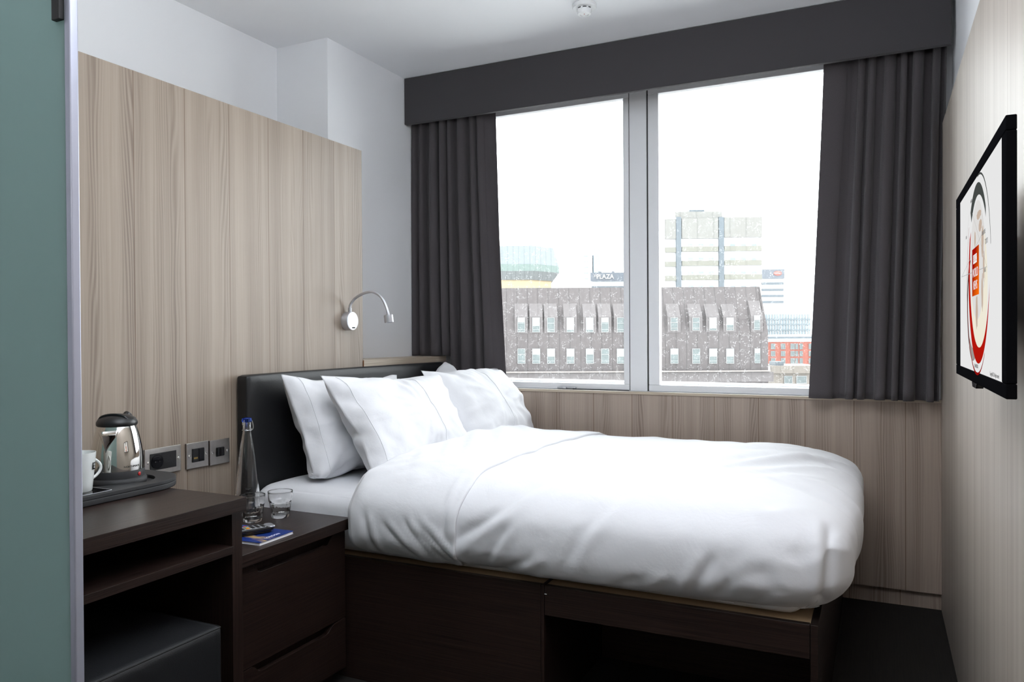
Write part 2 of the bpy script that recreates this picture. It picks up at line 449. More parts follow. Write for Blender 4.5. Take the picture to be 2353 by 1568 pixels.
# ------------------------------------------------------------------ mattress with fitted sheet
def upsample(G):
    """Catmull-Rom x2 on a [j,i,3] grid"""
    def up(A):
        P = np.concatenate([2*A[:1]-A[1:2], A, 2*A[-1:]-A[-2:-1]], 0)
        mid = (-P[:-3]+9*P[1:-2]+9*P[2:-1]-P[3:])/16
        out = np.empty((2*A.shape[0]-1,)+A.shape[1:]); out[0::2] = A; out[1::2] = mid; return out
    return up(up(G).transpose(1, 0, 2)).transpose(1, 0, 2)
def normals(G):
    du = np.gradient(G, axis=1); dv = np.gradient(G, axis=0)
    n = np.cross(du, dv); n /= np.linalg.norm(n, axis=2, keepdims=True)+1e-12
    return n
def grid_obj(name, G, mat, parent, flip=False):
    ny, nx, _ = G.shape
    me = bpy.data.meshes.new(name)
    f = [(j*nx+i, j*nx+i+1, (j+1)*nx+i+1, (j+1)*nx+i) for j in range(ny-1) for i in range(nx-1)]
    if flip: f = [q[::-1] for q in f]
    me.from_pydata([tuple(p) for p in G.reshape(-1, 3)], [], f); me.materials.append(mat)
    for p in me.polygons: p.use_smooth = True
    o = bpy.data.objects.new(name, me); C.objects.link(o)
    if parent is not None: o.parent = parent; o.matrix_parent_inverse = Matrix.Translation(-parent.location)
    return o

mt = thing('mattress', 'mattress in a white fitted sheet on the dark bed base', 'mattress', (1.0, 2.75, .404))
def mattress():
    b = bmesh.new(); bmesh.ops.create_cube(b, size=2.0)
    bmesh.ops.subdivide_edges(b, edges=b.edges[:], cuts=70, use_grid_fill=True)
    x0, x1, y0, y1, z0, z1 = .066, 1.93, 2.072, 3.45, .4062, .606
    c = Vector(((x0+x1)/2, (y0+y1)/2, (z0+z1)/2)); h = Vector(((x1-x0)/2, (y1-y0)/2, (z1-z0)/2)); r = .05
    for v in b.verts:
        w = Vector((math.copysign(1-(1-abs(v.co.x))**1.3, v.co.x)*h.x, math.copysign(1-(1-abs(v.co.y))**1.5, v.co.y)*h.y, v.co.z*h.z))
        i = Vector([max(-a+r, min(a-r, q)) for a, q in zip(h, w)]); d = w-i
        if d.length > 1e-9: w = i+d.normalized()*r*min(1, max(abs(d.x), abs(d.y), abs(d.z))/r)
        p = w+c
        if v.co.y < -.99:      # drawn, slightly puckered side
            fall = max(0, 1-(p.z-z0)/.15)
            p.y += -.010*math.sin(PI*(p.z-z0)/(z1-z0)) + .007*math.sin(p.x*34+3*noise.noise(Vector((p.x*6, 0, p.z*9))))*(.35+.65*fall) + .006*noise.noise(Vector((p.x*14, 1, p.z*10)))
        if v.co.z > .99: p.z += .004*noise.noise(Vector((p.x*8, p.y*8, 2)))
        # crease running over the edge
        q = abs(p.x-.335-.15*(p.y-2.07)); 
        if p.y < 2.3: p.z += .004*math.exp(-(q/.006)**2) if v.co.z > .99 else 0
        if p.y < 2.1 and v.co.y < -.99: p.y -= .005*math.exp(-(abs(p.x-.33)/.006)**2)
        v.co = p
    m = MB(); m.b.free(); m.b = b
    return m.build('fitted_sheet', M['linen'], mt, smooth=True)
mattress()

# draped cloth shapes, plain whole numbers (see grid_from below)
DUVET = [560,32,33,31,32,32,32,32,31,33,32,31,33,32,32,32,32,31,32,32,32,32,32,32,32,32,32,32,32,32,32,32,32,32,31,32,32,32,32,29,31,31,26,23,23,21,12,13,7,-3,-1,1,-2,1,1,0,0,1,
-1,2,-1,0,1,-1,1,0,1,-1,2,0,1,0,0,0,0,0,1,0,0,0,1,0,0,1,-1,2,0,0,0,-1,3,-1,-1,1,-1,-1,-2,-2,-10,4,-2,3,-1,2,-1,-1,2,-2,2,1,-1,0,1,0,1,0,0,0,2,0,0,-1,0,1,0,1,0,0,0,1,1,0,
0,0,0,1,0,1,-1,1,0,-1,1,1,-2,0,-1,-1,-5,5,-2,-3,-3,0,1,-1,1,-1,2,-2,2,1,1,0,1,0,0,1,0,0,0,1,0,1,0,2,-1,2,0,0,1,0,0,1,1,0,1,0,-1,2,0,1,0,-1,1,0,-2,-1,-1,-1,-3,-10,3,-2,0,
-1,1,3,-1,1,1,-1,0,0,1,0,1,0,0,1,1,0,0,2,0,1,-1,2,-1,0,2,0,0,0,1,0,2,-1,1,2,-1,1,-1,1,1,-1,-1,-1,-5,-2,6,-16,9,4,-11,0,-1,1,0,1,1,0,0,1,1,0,0,0,2,0,1,-1,1,1,0,1,0,1,-1,2,
1,-1,0,1,1,-1,2,-1,2,0,0,1,0,2,-1,0,-5,-2,-2,4,-2,-4,2,-8,4,-4,1,-3,3,-3,3,-2,3,0,0,0,1,1,1,-1,1,-1,2,0,0,1,0,1,-1,2,-1,0,1,1,0,1,0,1,-1,1,0,0,2,0,0,-1,0,3,0,2,-2,-10,0,
10,-5,-18,8,-1,3,-3,1,1,1,-1,1,1,0,0,1,-1,1,0,1,0,0,1,-1,1,-1,2,0,1,0,1,-1,1,0,2,-1,0,1,0,2,-1,0,0,3,-1,1,2,0,-2,5,-11,0,-8,3,-5,0,2,-2,3,-1,0,1,-1,0,1,0,-1,1,0,1,0,0,0,
0,1,0,1,0,-1,0,1,0,1,0,-1,1,0,2,-1,1,-2,1,1,-1,0,3,1,0,-5,5,4,2,-7,-1,-7,-3,0,0,3,-3,-1,3,-4,2,-1,0,1,1,-1,0,0,0,0,0,0,1,-1,0,-1,1,0,0,0,0,-1,1,-1,1,0,0,-1,1,0,-1,0,1,0,
1,-1,3,0,-11,-2,12,2,-3,0,0,0,-1,1,1,-2,2,-1,1,0,-1,-1,1,0,0,-1,0,2,-1,-1,1,-1,2,-1,0,0,0,-1,1,1,-1,-1,0,0,1,0,0,0,3,-1,0,-1,4,3,-12,2,10,-10,-3,8,-4,0,0,0,0,0,0,0,1,-1,
0,-1,1,0,-1,1,0,0,-1,1,0,-1,2,-2,1,0,0,-1,1,0,-1,1,-1,1,-1,0,0,0,0,1,1,-1,2,1,2,1,-3,1,-2,-3,2,-1,1,0,-1,1,-2,0,1,0,0,0,1,-1,0,0,-1,1,0,-1,1,-1,1,-1,1,-1,0,0,2,-1,0,0,0,
0,-1,1,0,0,0,0,-1,0,2,-1,1,0,-1,5,-5,-2,4,1,-2,-1,2,0,0,0,0,-1,-1,1,0,0,0,0,0,1,-1,0,1,-1,0,0,0,0,1,-1,0,-1,1,0,0,-1,2,0,-1,0,0,-1,-1,0,0,1,1,0,1,4,-3,-4,3,2,1,-4,0,0,1,
-1,-1,1,0,0,0,0,-1,1,-1,2,-2,1,-1,0,0,1,0,0,0,0,0,0,0,0,0,0,0,-1,0,0,0,0,1,0,-2,1,-1,0,0,1,3,2,1,-2,1,-1,-4,0,-1,1,0,0,1,-2,1,0,0,0,-1,2,-2,1,0,1,-1,0,0,-1,1,-1,0,1,-1,1,
-1,0,0,1,-1,0,1,0,-1,0,1,1,-1,0,-1,-1,3,0,0,0,1,0,-1,0,1,0,-2,0,2,-1,0,0,-1,0,1,1,-1,0,0,0,0,0,0,0,1,-2,1,0,0,1,-2,1,0,0,-1,1,-1,0,0,1,0,0,0,0,-2,2,1,-1,1,0,0,0,1,-3,1,0,
0,1,-1,0,-1,2,-1,0,0,0,0,-1,1,0,-1,1,0,-1,0,1,0,0,0,-1,1,0,0,0,0,0,0,0,0,0,-1,-1,1,0,0,1,-1,1,1,0,0,0,-1,1,-2,0,-1,1,0,1,-1,0,-1,1,0,0,0,-1,2,-1,-1,2,-2,1,1,-1,-1,1,0,0,
0,-1,1,-1,0,0,1,-1,1,-1,0,1,0,0,-1,0,1,0,0,0,0,0,0,1,-1,-1,1,0,0,-1,0,1,0,0,0,0,0,0,0,-1,1,0,0,-1,1,0,1,-1,0,-1,1,0,0,-1,2,0,-1,-1,1,0,0,0,-1,0,0,0,0,0,0,1,-1,1,0,0,0,-1,
0,1,0,-1,2,0,-1,0,0,0,0,0,-1,1,0,0,0,-1,2,-1,-1,0,0,0,2,-2,1,0,0,0,0,0,0,0,0,0,0,0,0,-1,0,0,1,0,-2,0,1,1,0,0,1,0,-1,1,-1,-1,1,0,0,1,-1,0,-1,1,1,-2,0,1,0,0,-1,1,0,1,0,-2,
1,0,0,1,-1,0,0,0,0,-1,1,-1,0,1,0,0,0,-1,-2,1,1,1,0,0,1,-1,-1,2,-1,1,0,-1,1,0,-1,0,1,1,-1,-1,1,1,-1,0,0,1,-1,0,-1,0,1,0,1,-1,0,0,0,0,1,0,0,-2,0,1,-2,1,0,1,-1,-1,1,0,1,0,0,
0,0,1,-1,0,1,0,0,-1,0,0,0,0,-1,1,0,0,-1,1,0,-1,0,1,0,0,0,1,-1,0,0,0,0,-1,1,0,0,-1,0,1,0,0,-1,1,-2,0,3,-1,2,-1,-1,0,0,-1,-1,1,0,0,0,0,1,-2,1,0,0,1,-1,-1,1,0,0,0,0,1,-1,0,
1,-1,0,1,-2,1,0,0,1,-1,0,0,1,0,-2,0,1,-1,1,0,-1,0,3,0,-2,0,0,0,-1,2,0,0,-1,1,0,-1,2,-1,0,0,-1,1,0,1,-1,0,-1,2,-2,1,0,0,1,-1,0,0,0,1,-1,0,0,0,-1,1,1,-1,-1,0,2,-2,-1,3,1,
-1,0,0,0,-1,-1,3,-3,0,1,0,-1,0,0,0,0,1,-1,0,0,0,-1,2,-1,1,-1,1,-1,0,0,0,0,0,1,0,-2,1,-1,1,0,0,0,-1,2,-2,1,0,-1,1,0,0,0,-1,1,-1,1,-1,2,-2,2,-1,0,0,1,-1,1,0,0,0,0,-1,1,0,0,
1,-1,0,0,1,-1,0,0,0,0,0,0,0,0,1,-1,0,1,-2,1,1,0,-2,0,2,-1,0,-1,-1,0,1,3,-1,-1,-1,0,1,0,0,1,-2,1,0,1,-2,1,0,0,1,-1,-1,0,1,0,0,0,0,0,0,0,0,0,0,0,0,0,0,1,-1,1,1,-2,1,-1,0,0,
1,-2,-1,-1,0,2,1,0,2,-2,1,-2,1,-1,0,0,1,-1,-1,1,0,0,1,-1,0,1,-1,0,0,-1,1,1,0,-1,1,0,-1,0,1,0,-1,0,0,0,1,-1,0,2,-1,-2,0,1,-2,1,-2,1,2,0,0,-1,1,3,-2,-1,2,-2,2,-1,0,0,0,0,0,
0,0,1,-1,0,0,0,1,-2,0,1,1,-1,-1,1,0,0,-1,2,0,-1,1,0,0,1,-3,4,-3,-1,0,2,-4,5,-1,0,-2,2,-1,-2,-1,3,0,0,0,0,0,0,-1,1,-1,1,0,0,0,0,0,0,0,0,1,0,-1,0,-1,2,-1,0,0,1,-2,1,0,1,0,
0,0,1,-1,0,-2,-1,0,5,-2,3,-3,-2,2,-1,-1,0,1,1,-1,0,0,1,-2,1,0,1,-1,0,0,0,0,0,0,0,0,0,1,-1,0,1,-2,1,0,0,0,1,0,0,-2,1,0,0,1,-1,4,-6,1,1,1,2,0,-2,0,-3,2,-1,-1,1,0,0,1,0,-3,
2,0,1,-1,0,1,-1,0,0,1,-1,1,0,-1,-1,1,0,0,1,-1,0,0,-1,1,-1,1,1,-2,1,0,1,0,-1,5,-5,2,-1,1,-4,0,1,0,3,-1,-2,2,-1,1,0,-1,1,0,1,-1,0,1,-1,0,0,0,-1,2,-1,0,1,-1,1,-1,-1,1,1,0,
-1,1,-1,0,0,0,0,0,1,-1,1,-1,4,0,-2,0,-3,2,0,-1,0,-3,6,-2,-2,1,-1,1,-2,1,0,0,0,0,-1,1,1,-1,0,0,0,0,0,0,1,-1,0,1,-2,0,0,1,0,0,1,-1,-1,1,-1,0,1,0,0,2,4,-4,-1,-1,-2,2,0,0,1,
-2,2,0,0,1,-2,1,0,0,0,0,1,0,-1,0,0,0,1,-1,0,0,0,0,-1,1,0,1,0,-1,1,-1,0,0,-1,2,-1,0,0,0,0,3,-2,1,0,-2,-2,0,-2,4,0,0,1,1,-3,0,-1,0,1,1,0,0,-1,-1,1,0,0,1,0,-1,0,0,0,0,0,0,0,
0,0,0,1,-1,1,-1,0,1,-2,1,1,-1,0,0,0,0,-1,3,-2,0,0,3,-2,-1,1,-2,2,0,-1,1,0,0,-1,1,-1,0,1,1,-1,0,-1,1,0,0,1,-1,1,-1,1,0,0,-1,0,0,0,0,1,-1,0,0,1,-1,0,0,0,-1,0,1,-2,4,-3,1,0,
0,-1,-1,0,0,2,0,-1,1,1,0,-1,1,0,0,-1,1,0,0,-1,1,0,-1,1,-2,1,-1,1,-1,1,0,0,0,0,-1,2,-1,1,-2,1,1,0,-1,0,0,-3,3,-3,7,-2,-1,-2,1,-1,1,1,-1,0,1,-1,0,-1,1,0,1,0,0,-1,0,1,-1,1,
-1,0,0,0,0,0,-1,2,0,0,-1,1,0,0,-1,0,0,0,1,0,-2,1,1,-2,2,-2,2,0,1,-2,-1,0,-1,0,-4,6,1,-1,1,-2,1,1,-1,0,0,-1,1,1,-1,0,-1,1,1,-1,1,0,0,0,-1,0,0,1,-1,0,0,0,0,0,1,-1,-1,1,0,
-1,0,2,0,1,-1,2,-3,0,-1,1,-3,2,0,-1,1,0,0,1,-2,1,0,0,1,0,-1,0,1,0,0,-1,0,0,0,0,0,1,-1,0,1,-1,0,1,-1,0,0,0,0,0,1,-1,0,2,-3,2,0,1,-3,0,-2,1,0,2,-3,3,1,-1,-1,2,-1,1,0,0,0,
-1,0,0,0,0,0,0,0,0,0,0,1,-1,-1,2,-1,0,0,0,-1,1,1,-1,1,-1,1,-1,1,-1,0,0,0,0,-1,-1,-1,1,-1,2,1,-2,3,-1,1,1,0,0,-1,0,0,0,1,0,-1,1,0,0,0,-1,1,0,-1,0,1,0,-2,2,-1,0,0,1,-1,0,1,
-1,0,0,1,-1,2,-3,2,-2,2,-2,-2,-1,3,4,-10,7,0,-1,1,-1,0,-1,1,1,0,0,0,-1,0,1,-1,0,0,0,0,0,0,1,0,-1,1,1,-2,0,0,0,0,1,0,0,0,0,-1,-1,2,-1,2,-1,3,-3,0,-1,-8,0,4,-4,3,12,-6,-1,
1,0,0,1,0,-1,0,0,0,0,0,0,1,-1,0,0,1,-1,0,0,1,-2,1,1,-1,1,-1,1,0,-1,-1,1,1,0,-1,0,1,-1,2,-1,-1,-2,-3,-2,0,-1,-2,3,11,-5,1,-1,0,1,-1,0,1,0,-1,1,-1,0,1,-1,1,-1,1,-2,1,0,0,0,
1,-2,0,1,0,1,-1,0,0,1,-1,-1,1,2,-2,0,2,-1,-1,1,-3,-7,5,-6,3,-5,-6,17,1,-1,1,1,0,0,0,-2,1,0,0,1,-1,0,-1,0,2,-1,1,-1,1,-1,-1,1,1,0,-1,1,0,-1,-1,2,0,-1,1,0,-1,2,-2,0,-1,0,
-2,-3,-4,7,-6,-2,9,-12,9,6,0,0,0,-1,0,1,1,-2,1,0,0,0,0,1,-1,-1,1,0,1,-1,0,1,-2,0,1,1,-2,1,0,1,-1,-1,1,0,0,1,-1,1,-2,0,-1,0,-9,2,-7,16,-15,14,-9,4,5,1,-2,0,0,0,-2,1,1,-2,
0,-1,1,-1,0,0,-1,0,0,-1,-1,1,0,0,-1,-1,-1,1,-1,0,-1,0,0,0,0,-1,-1,0,1,0,-1,-4,1,0,-7,0,2,13,4,13,-18,9,0,0,0,0,-1,-1,-1,0,1,-1,0,-1,0,-1,0,0,-1,-1,1,-1,-1,0,0,0,-1,0,-1,
-1,0,0,0,0,-1,-1,0,0,0,-2,0,-2,2,-1,10,1,-9,1,3,0,17,-14,7,-1,1,-2,1,-1,1,-1,-1,0,-1,0,0,-1,1,-1,-1,1,-1,-1,1,-1,-1,-1,0,-1,0,0,0,-1,0,-1,0,-1,0,-1,-1,0,0,0,0,2,-2,-3,10,
15,-16,2,2,5,-9,9,1,-2,1,-2,1,-1,0,-1,0,0,-1,-1,0,-2,0,1,-2,0,-1,0,1,-2,1,-1,0,0,-1,-1,0,-1,-1,0,0,0,0,0,-1,0,0,-1,-3,3,3,5,-4,20,-5,-4,-3,4,0,-1,1,-1,0,-1,0,-1,0,-2,1,
-1,0,0,-1,0,-1,0,0,0,-1,-2,1,-1,0,-1,0,-1,0,0,-1,0,-1,-1,0,-1,0,0,0,0,2,3,-2,-1,-1,8,-1,-1,6,-1,9,-6,0,0,-1,0,-1,-1,1,-1,1,-2,0,-1,0,0,-1,0,0,-1,-1,-1,1,-1,-1,0,1,-3,1,
-1,-1,1,-1,-1,0,-1,1,-1,-1,0,0,-1,0,2,5,4,1,4,3,3,3,-2,-6,0,-1,1,-1,-1,1,-2,0,-1,0,0,0,-1,-1,0,0,-1,0,0,0,-1,0,-1,-1,-1,1,-2,1,-1,0,-1,0,0,-1,0,-1,0,-1,-1,1,-1,0,0,0,4,2,
9,5,-2,0,-1,2055,0,0,0,0,0,0,0,0,0,0,0,0,0,0,0,0,0,0,0,0,0,0,0,0,0,0,0,0,0,0,0,0,0,0,0,0,0,1,2,2,1,4,4,4,5,5,5,4,3,3,-27,-4,2,-1,-1,0,-1,1,-1,2,-1,-2,0,2,0,-1,0,2,1,0,-1,
0,-1,0,0,1,-1,0,0,1,1,-2,-1,0,4,0,-2,3,1,-1,5,4,-1,-2,-3,-3,-2,0,0,-2,1,-26,10,0,1,0,-1,0,-1,1,-1,0,2,-1,-1,1,0,0,-1,0,-3,5,-3,2,0,-1,0,1,0,0,-1,-1,2,1,-1,-4,1,6,-4,2,-1,
-7,-4,1,3,7,0,-13,3,-2,0,-2,-2,-9,0,1,1,0,-1,2,1,-2,0,1,0,0,-1,1,-1,0,-1,4,-6,4,-2,0,2,-2,0,1,0,0,1,-1,0,1,1,0,-2,0,-4,5,8,4,-3,-6,-11,0,12,-2,5,-10,1,0,-5,0,0,0,-1,3,-4,
0,2,2,-3,2,-1,1,-1,1,-1,0,-2,3,-1,1,0,-1,1,0,-1,1,0,-1,0,0,1,0,1,-3,3,6,-3,-10,-5,5,8,12,3,-6,-2,-4,1,-10,0,4,-2,-4,0,1,-1,1,1,-1,-1,2,-1,0,-1,1,0,-1,1,1,-1,0,0,0,0,0,0,
0,-1,0,0,1,1,0,0,-1,3,-4,-3,2,7,16,-3,1,-4,-13,2,2,-7,0,-6,17,-8,-3,0,-1,2,0,-2,-2,0,0,0,0,0,0,0,0,1,-1,-1,1,1,1,0,1,-1,0,0,-1,0,1,-1,2,0,-1,0,1,6,1,1,4,-13,4,-10,1,10,4,
-9,5,-1,2,23,-2,-2,1,1,-1,-1,1,-3,0,1,0,-1,-1,-1,1,1,1,-1,1,-1,1,1,1,-2,1,0,-2,1,0,-1,2,-1,1,0,0,1,1,-2,-4,-3,4,-10,0,-1,2,6,-7,1,0,10,23,6,0,-1,0,0,0,1,-1,0,-2,0,0,0,1,
1,0,-1,0,0,1,-1,0,-2,1,0,0,1,1,0,0,-1,1,-1,0,1,0,0,0,-3,-4,-4,3,5,-6,-2,-7,10,-1,4,0,26,2,3,0,-1,0,0,1,1,-1,0,0,-1,1,0,0,-1,1,0,1,-2,-1,0,1,0,0,0,0,0,0,-1,1,-1,0,1,-1,-1,
-2,0,2,-2,-2,1,-2,1,-1,0,-2,0,3,2,33,0,-1,2,1,-1,1,-3,1,0,0,0,1,0,1,-2,1,-1,1,-2,1,0,-1,1,0,-1,0,2,-1,-1,1,1,-1,0,0,1,-1,1,-2,0,1,0,-1,0,1,0,-2,3,-3,2,0,34,1,-1,-1,1,1,
-2,0,0,1,0,0,0,1,-1,0,-1,0,0,0,0,1,0,-1,0,1,0,-1,0,0,1,0,0,0,-1,0,1,-1,0,0,0,0,0,-1,0,0,1,-1,2,0,0,34,0,1,1,-2,0,-1,1,1,-1,0,0,1,-1,0,0,0,0,0,0,0,0,-1,0,0,1,0,0,-1,1,0,0,
0,-1,1,1,-1,0,0,0,0,-1,0,0,1,-1,0,0,1,0,0,33,2,0,0,0,-2,1,0,0,0,1,0,0,-1,0,0,0,0,-1,1,0,0,0,0,0,0,0,0,0,1,0,-1,0,1,0,-1,0,0,0,1,-1,1,0,-1,-2,1,1,0,-1,0,0,34,0,2,-2,0,0,0,
1,0,0,0,0,-1,0,0,0,0,0,1,0,0,-1,0,0,1,-1,0,0,1,-1,0,0,0,0,0,0,0,-1,1,0,0,0,0,1,-1,0,-1,1,0,0,0,34,1,-1,1,0,0,0,-1,1,0,0,-1,0,1,0,0,0,-1,0,0,0,0,0,1,-1,0,0,0,0,1,0,0,-1,0,
1,-1,0,-1,1,0,1,-1,1,-1,1,-1,1,-1,1,0,-1,35,0,-1,1,-1,0,0,1,-1,1,-1,0,1,0,-1,0,0,1,0,0,0,0,0,-1,0,0,1,0,0,-1,0,0,1,0,-1,1,-1,1,-1,0,0,1,-1,1,0,0,-1,1,-1,1,0,34,0,1,-1,0,
0,1,0,0,-1,1,0,0,-1,1,0,0,-1,0,0,0,0,1,0,0,0,-1,0,0,1,0,0,-1,0,1,-1,1,-1,0,0,1,-1,1,-1,0,0,1,-1,1,-1,0,35,0,0,0,0,0,-1,0,1,0,-1,1,-1,1,0,-1,0,1,0,0,0,0,-1,0,1,0,0,0,0,0,
-1,0,1,0,-1,1,-1,1,0,0,-1,1,-1,1,0,0,-1,1,-1,1,0,34,0,0,0,0,1,0,0,-1,1,0,-1,1,0,-1,1,0,-1,1,0,0,0,0,0,-1,0,0,0,1,-1,1,0,-1,0,1,-1,1,-1,0,0,0,0,1,0,-1,1,0,-1,1,-1,0,35,0,
0,-1,1,-1,1,0,0,-1,0,1,0,-1,1,-1,0,1,0,-1,0,0,1,0,0,0,0,0,-1,1,-1,0,1,0,-1,1,-1,1,0,0,0,0,-1,0,1,-1,0,1,-1,1,0,34,0,0,1,0,0,0,0,0,-1,1,0,-1,1,-1,1,0,0,-1,1,0,0,-1,0,0,0,
0,1,0,0,0,-1,0,1,0,-1,1,-1,0,0,0,1,0,0,0,0,0,-1,0,0,0,35,0,-1,1,-1,1,-1,0,0,1,0,-1,1,-1,1,0,0,0,0,0,-1,1,0,0,0,0,0,-1,1,-1,0,1,0,-1,0,1,-1,1,0,0,0,-1,0,0,0,0,0,1,0,-1,1,
34,0,1,0,0,-1,1,0,-1,1,-1,1,-1,1,0,0,0,0,-1,0,1,0,-1,0,0,0,1,0,-1,0,1,-1,0,1,0,-1,1,-1,0,0,0,0,1,0,0,0,0,-1,0,0,0,35,-1,1,-1,0,1,0,-1,1,-1,1,-1,1,0,0,0,-1,0,1,0,0,-1,1,0,
0,0,-1,1,0,0,-1,0,1,-1,0,1,-1,0,0,0,1,-1,0,0,0,0,0,1,0,0,0,34,1,0,0,0,-1,0,1,0,0,-1,1,0,0,0,-1,1,0,0,0,0,0,0,-1,1,0,0,-1,0,0,1,0,-1,0,1,-1,0,1,0,0,-1,1,0,0,0,0,0,-1,0,1,
-1,35,0,-1,0,0,1,-1,0,0,1,0,0,0,-1,0,1,0,-1,0,0,0,0,0,1,-1,1,0,0,0,0,-1,0,0,0,0,1,0,-1,0,0,0,0,0,0,0,0,1,0,0,-1,1,34,0,0,1,0,-1,1,0,0,-1,1,-1,0,1,0,-1,0,1,0,0,0,0,0,0,0,
-1,0,0,0,1,0,0,-1,1,-1,0,0,0,0,1,0,0,0,0,0,0,-1,0,0,1,-1,34,1,0,-1,0,1,0,0,-1,1,-1,1,0,-1,0,1,0,0,-1,0,0,0,0,1,0,0,0,0,0,-1,0,0,1,-2,1,-1,1,0,1,-1,0,1,-1,0,0,0,1,0,0,-1,
0,35,-1,1,0,0,0,0,-1,1,0,0,0,-1,1,0,-1,0,0,1,0,0,0,0,-1,0,0,0,0,0,1,0,0,-1,1,-1,0,0,1,-2,1,1,-1,1,0,0,0,-1,0,1,0,0,34,1,-1,0,1,0,-1,1,0,-1,1,-1,1,-1,0,1,0,0,0,-1,0,0,1,0,
0,0,0,0,0,-1,0,0,1,-1,0,1,-1,0,1,-1,0,1,-1,0,0,0,1,0,-1,0,0,35,-1,0,1,-1,0,0,0,1,0,-1,1,-1,1,0,0,-1,0,0,1,0,0,-1,0,0,0,0,1,0,0,0,0,-1,1,-1,0,0,0,1,0,-1,-1,2,-1,1,0,-1,0,
0,0,1,34,1,0,-1,1,-1,1,0,-1,0,1,-1,1,0,-1,0,1,0,0,0,-1,1,0,0,0,0,0,-1,0,0,0,1,0,-1,1,-2,1,-1,1,0,0,0,-1,2,-1,0,1,0,0,0,-1,35,-1,1,0,-1,0,0,0,1,0,-1,1,-1,0,1,0,-1,0,0,0,1,
-1,0,0,0,1,0,0,0,0,0,-1,0,1,-1,0,0,1,-2,1,0,0,0,0,0,1,-1,0,0,0,1,34,1,-1,0,0,1,0,0,-1,0,1,-1,1,-1,0,0,1,0,0,0,0,0,0,0,0,-1,0,0,0,0,0,0,1,-1,1,0,-2,1,0,1,0,0,-1,0,1,-1,0,
1,0,0,-1,35,-1,0,0,1,-1,0,1,0,0,-1,1,-1,1,0,0,-1,0,0,0,0,0,0,0,0,0,1,0,0,0,0,0,-1,1,-1,0,0,0,1,-1,1,-1,1,-1,0,0,1,-1,0,1,0,34,0,1,0,-1,1,0,-1,0,0,1,-1,1,0,0,-1,1,0,0,0,0,
0,0,0,0,0,-1,0,0,0,0,0,1,-1,0,1,0,-2,2,-1,0,1,-1,1,-1,0,0,0,1,0,-1,34,1,-1,0,1,-1,1,-1,0,1,-1,1,-1,0,0,1,-1,0,0,0,1,0,-1,0,0,1,0,0,-1,0,1,0,-1,0,1,-1,1,0,-1,0,0,0,0,0,0,
1,-1,1,-1,0,0,35,-1,0,1,-1,1,-1,1,0,-1,1,-1,1,0,-1,0,1,0,0,0,-1,0,1,0,0,-1,0,0,1,0,-1,0,0,1,-1,1,0,-1,-1,2,-2,1,1,-1,1,-1,1,-1,1,-1,1,34,1,0,-1,1,-1,0,0,0,1,-1,1,0,-1,1,
-1,0,1,0,0,0,-1,0,0,1,0,0,-1,0,0,0,1,0,-1,1,0,-1,1,-1,-1,2,-2,1,1,-1,1,-1,0,0,0,0,35,-1,0,0,-1,1,0,0,1,-1,1,-1,0,1,-1,1,0,0,0,-1,0,1,0,0,0,-1,0,1,0,0,0,-1,1,0,0,-1,0,0,0,
-1,1,0,0,0,1,-1,0,1,-1,-1,2,34,0,1,-1,1,0,0,0,-1,1,-1,1,-1,0,1,0,0,-1,0,1,-1,0,1,0,-1,1,-1,0,0,0,0,0,0,0,0,0,0,0,0,0,-1,2,-1,1,-1,1,0,-1,0,1,-1,34,1,-1,0,0,0,0,0,0,0,0,0,
1,-1,1,0,0,0,-1,0,1,0,0,0,0,-1,1,0,0,-1,0,1,0,0,-1,0,0,0,1,0,-2,0,2,-1,1,-1,0,0,1,-1,0,35,-1,-1,2,-1,0,0,0,1,-1,1,-1,0,1,-1,0,0,0,1,-1,0,1,-1,0,0,0,0,0,0,1,0,0,-1,0,0,0,
1,-1,0,0,1,-1,0,1,-1,0,0,1,-1,1,0,34,0,0,0,0,0,0,0,0,0,0,1,0,0,0,-1,0,0,0,1,0,-1,1,0,-1,1,0,0,-1,1,0,-1,0,-1,1,0,-1,1,0,0,0,1,-1,0,1,-1,0,-2,2,0,0,33,0,0,0,1,-1,0,1,0,0,
0,0,0,0,-1,1,0,0,-1,0,1,1,-1,-1,1,0,0,-1,1,0,0,-1,0,0,-1,2,0,-2,1,1,1,-2,1,0,-2,0,0,0,1,0,0,33,-1,2,0,0,0,1,-1,-1,2,0,-1,0,-1,1,0,-1,0,1,0,1,-1,-1,0,1,1,0,0,0,-1,-1,0,0,
1,0,-2,2,0,-2,2,0,0,-2,-1,-2,2,1,-1,1,0,1,32,1,0,1,0,0,-1,1,1,-1,-2,1,0,0,0,0,1,-1,0,2,-1,0,-1,0,1,1,-1,0,0,0,-1,1,-1,1,-1,0,-2,2,2,-1,-1,0,-1,-3,1,-1,2,-1,-3,6,-1,33,0,
1,-1,-1,1,1,0,-1,-1,2,-1,-1,1,0,0,0,0,1,-1,0,-1,1,1,0,-1,0,0,0,-1,1,-1,1,-2,1,0,0,1,0,-1,0,-2,-2,-3,5,-2,2,2,-4,4,1,27,2,0,1,0,-1,-2,2,1,0,0,0,2,0,0,-1,-1,2,-1,1,-1,-1,
-2,2,3,-1,-1,-1,0,0,1,1,-1,1,-1,-1,0,0,-2,-1,-3,1,-7,5,-13,14,-5,-3,9,1,1,19,3,4,-1,-1,-1,5,0,0,-1,0,2,0,0,0,-1,0,-1,1,-1,1,0,2,0,-2,-1,0,0,0,0,0,-1,1,0,1,1,1,-3,0,-3,-5,
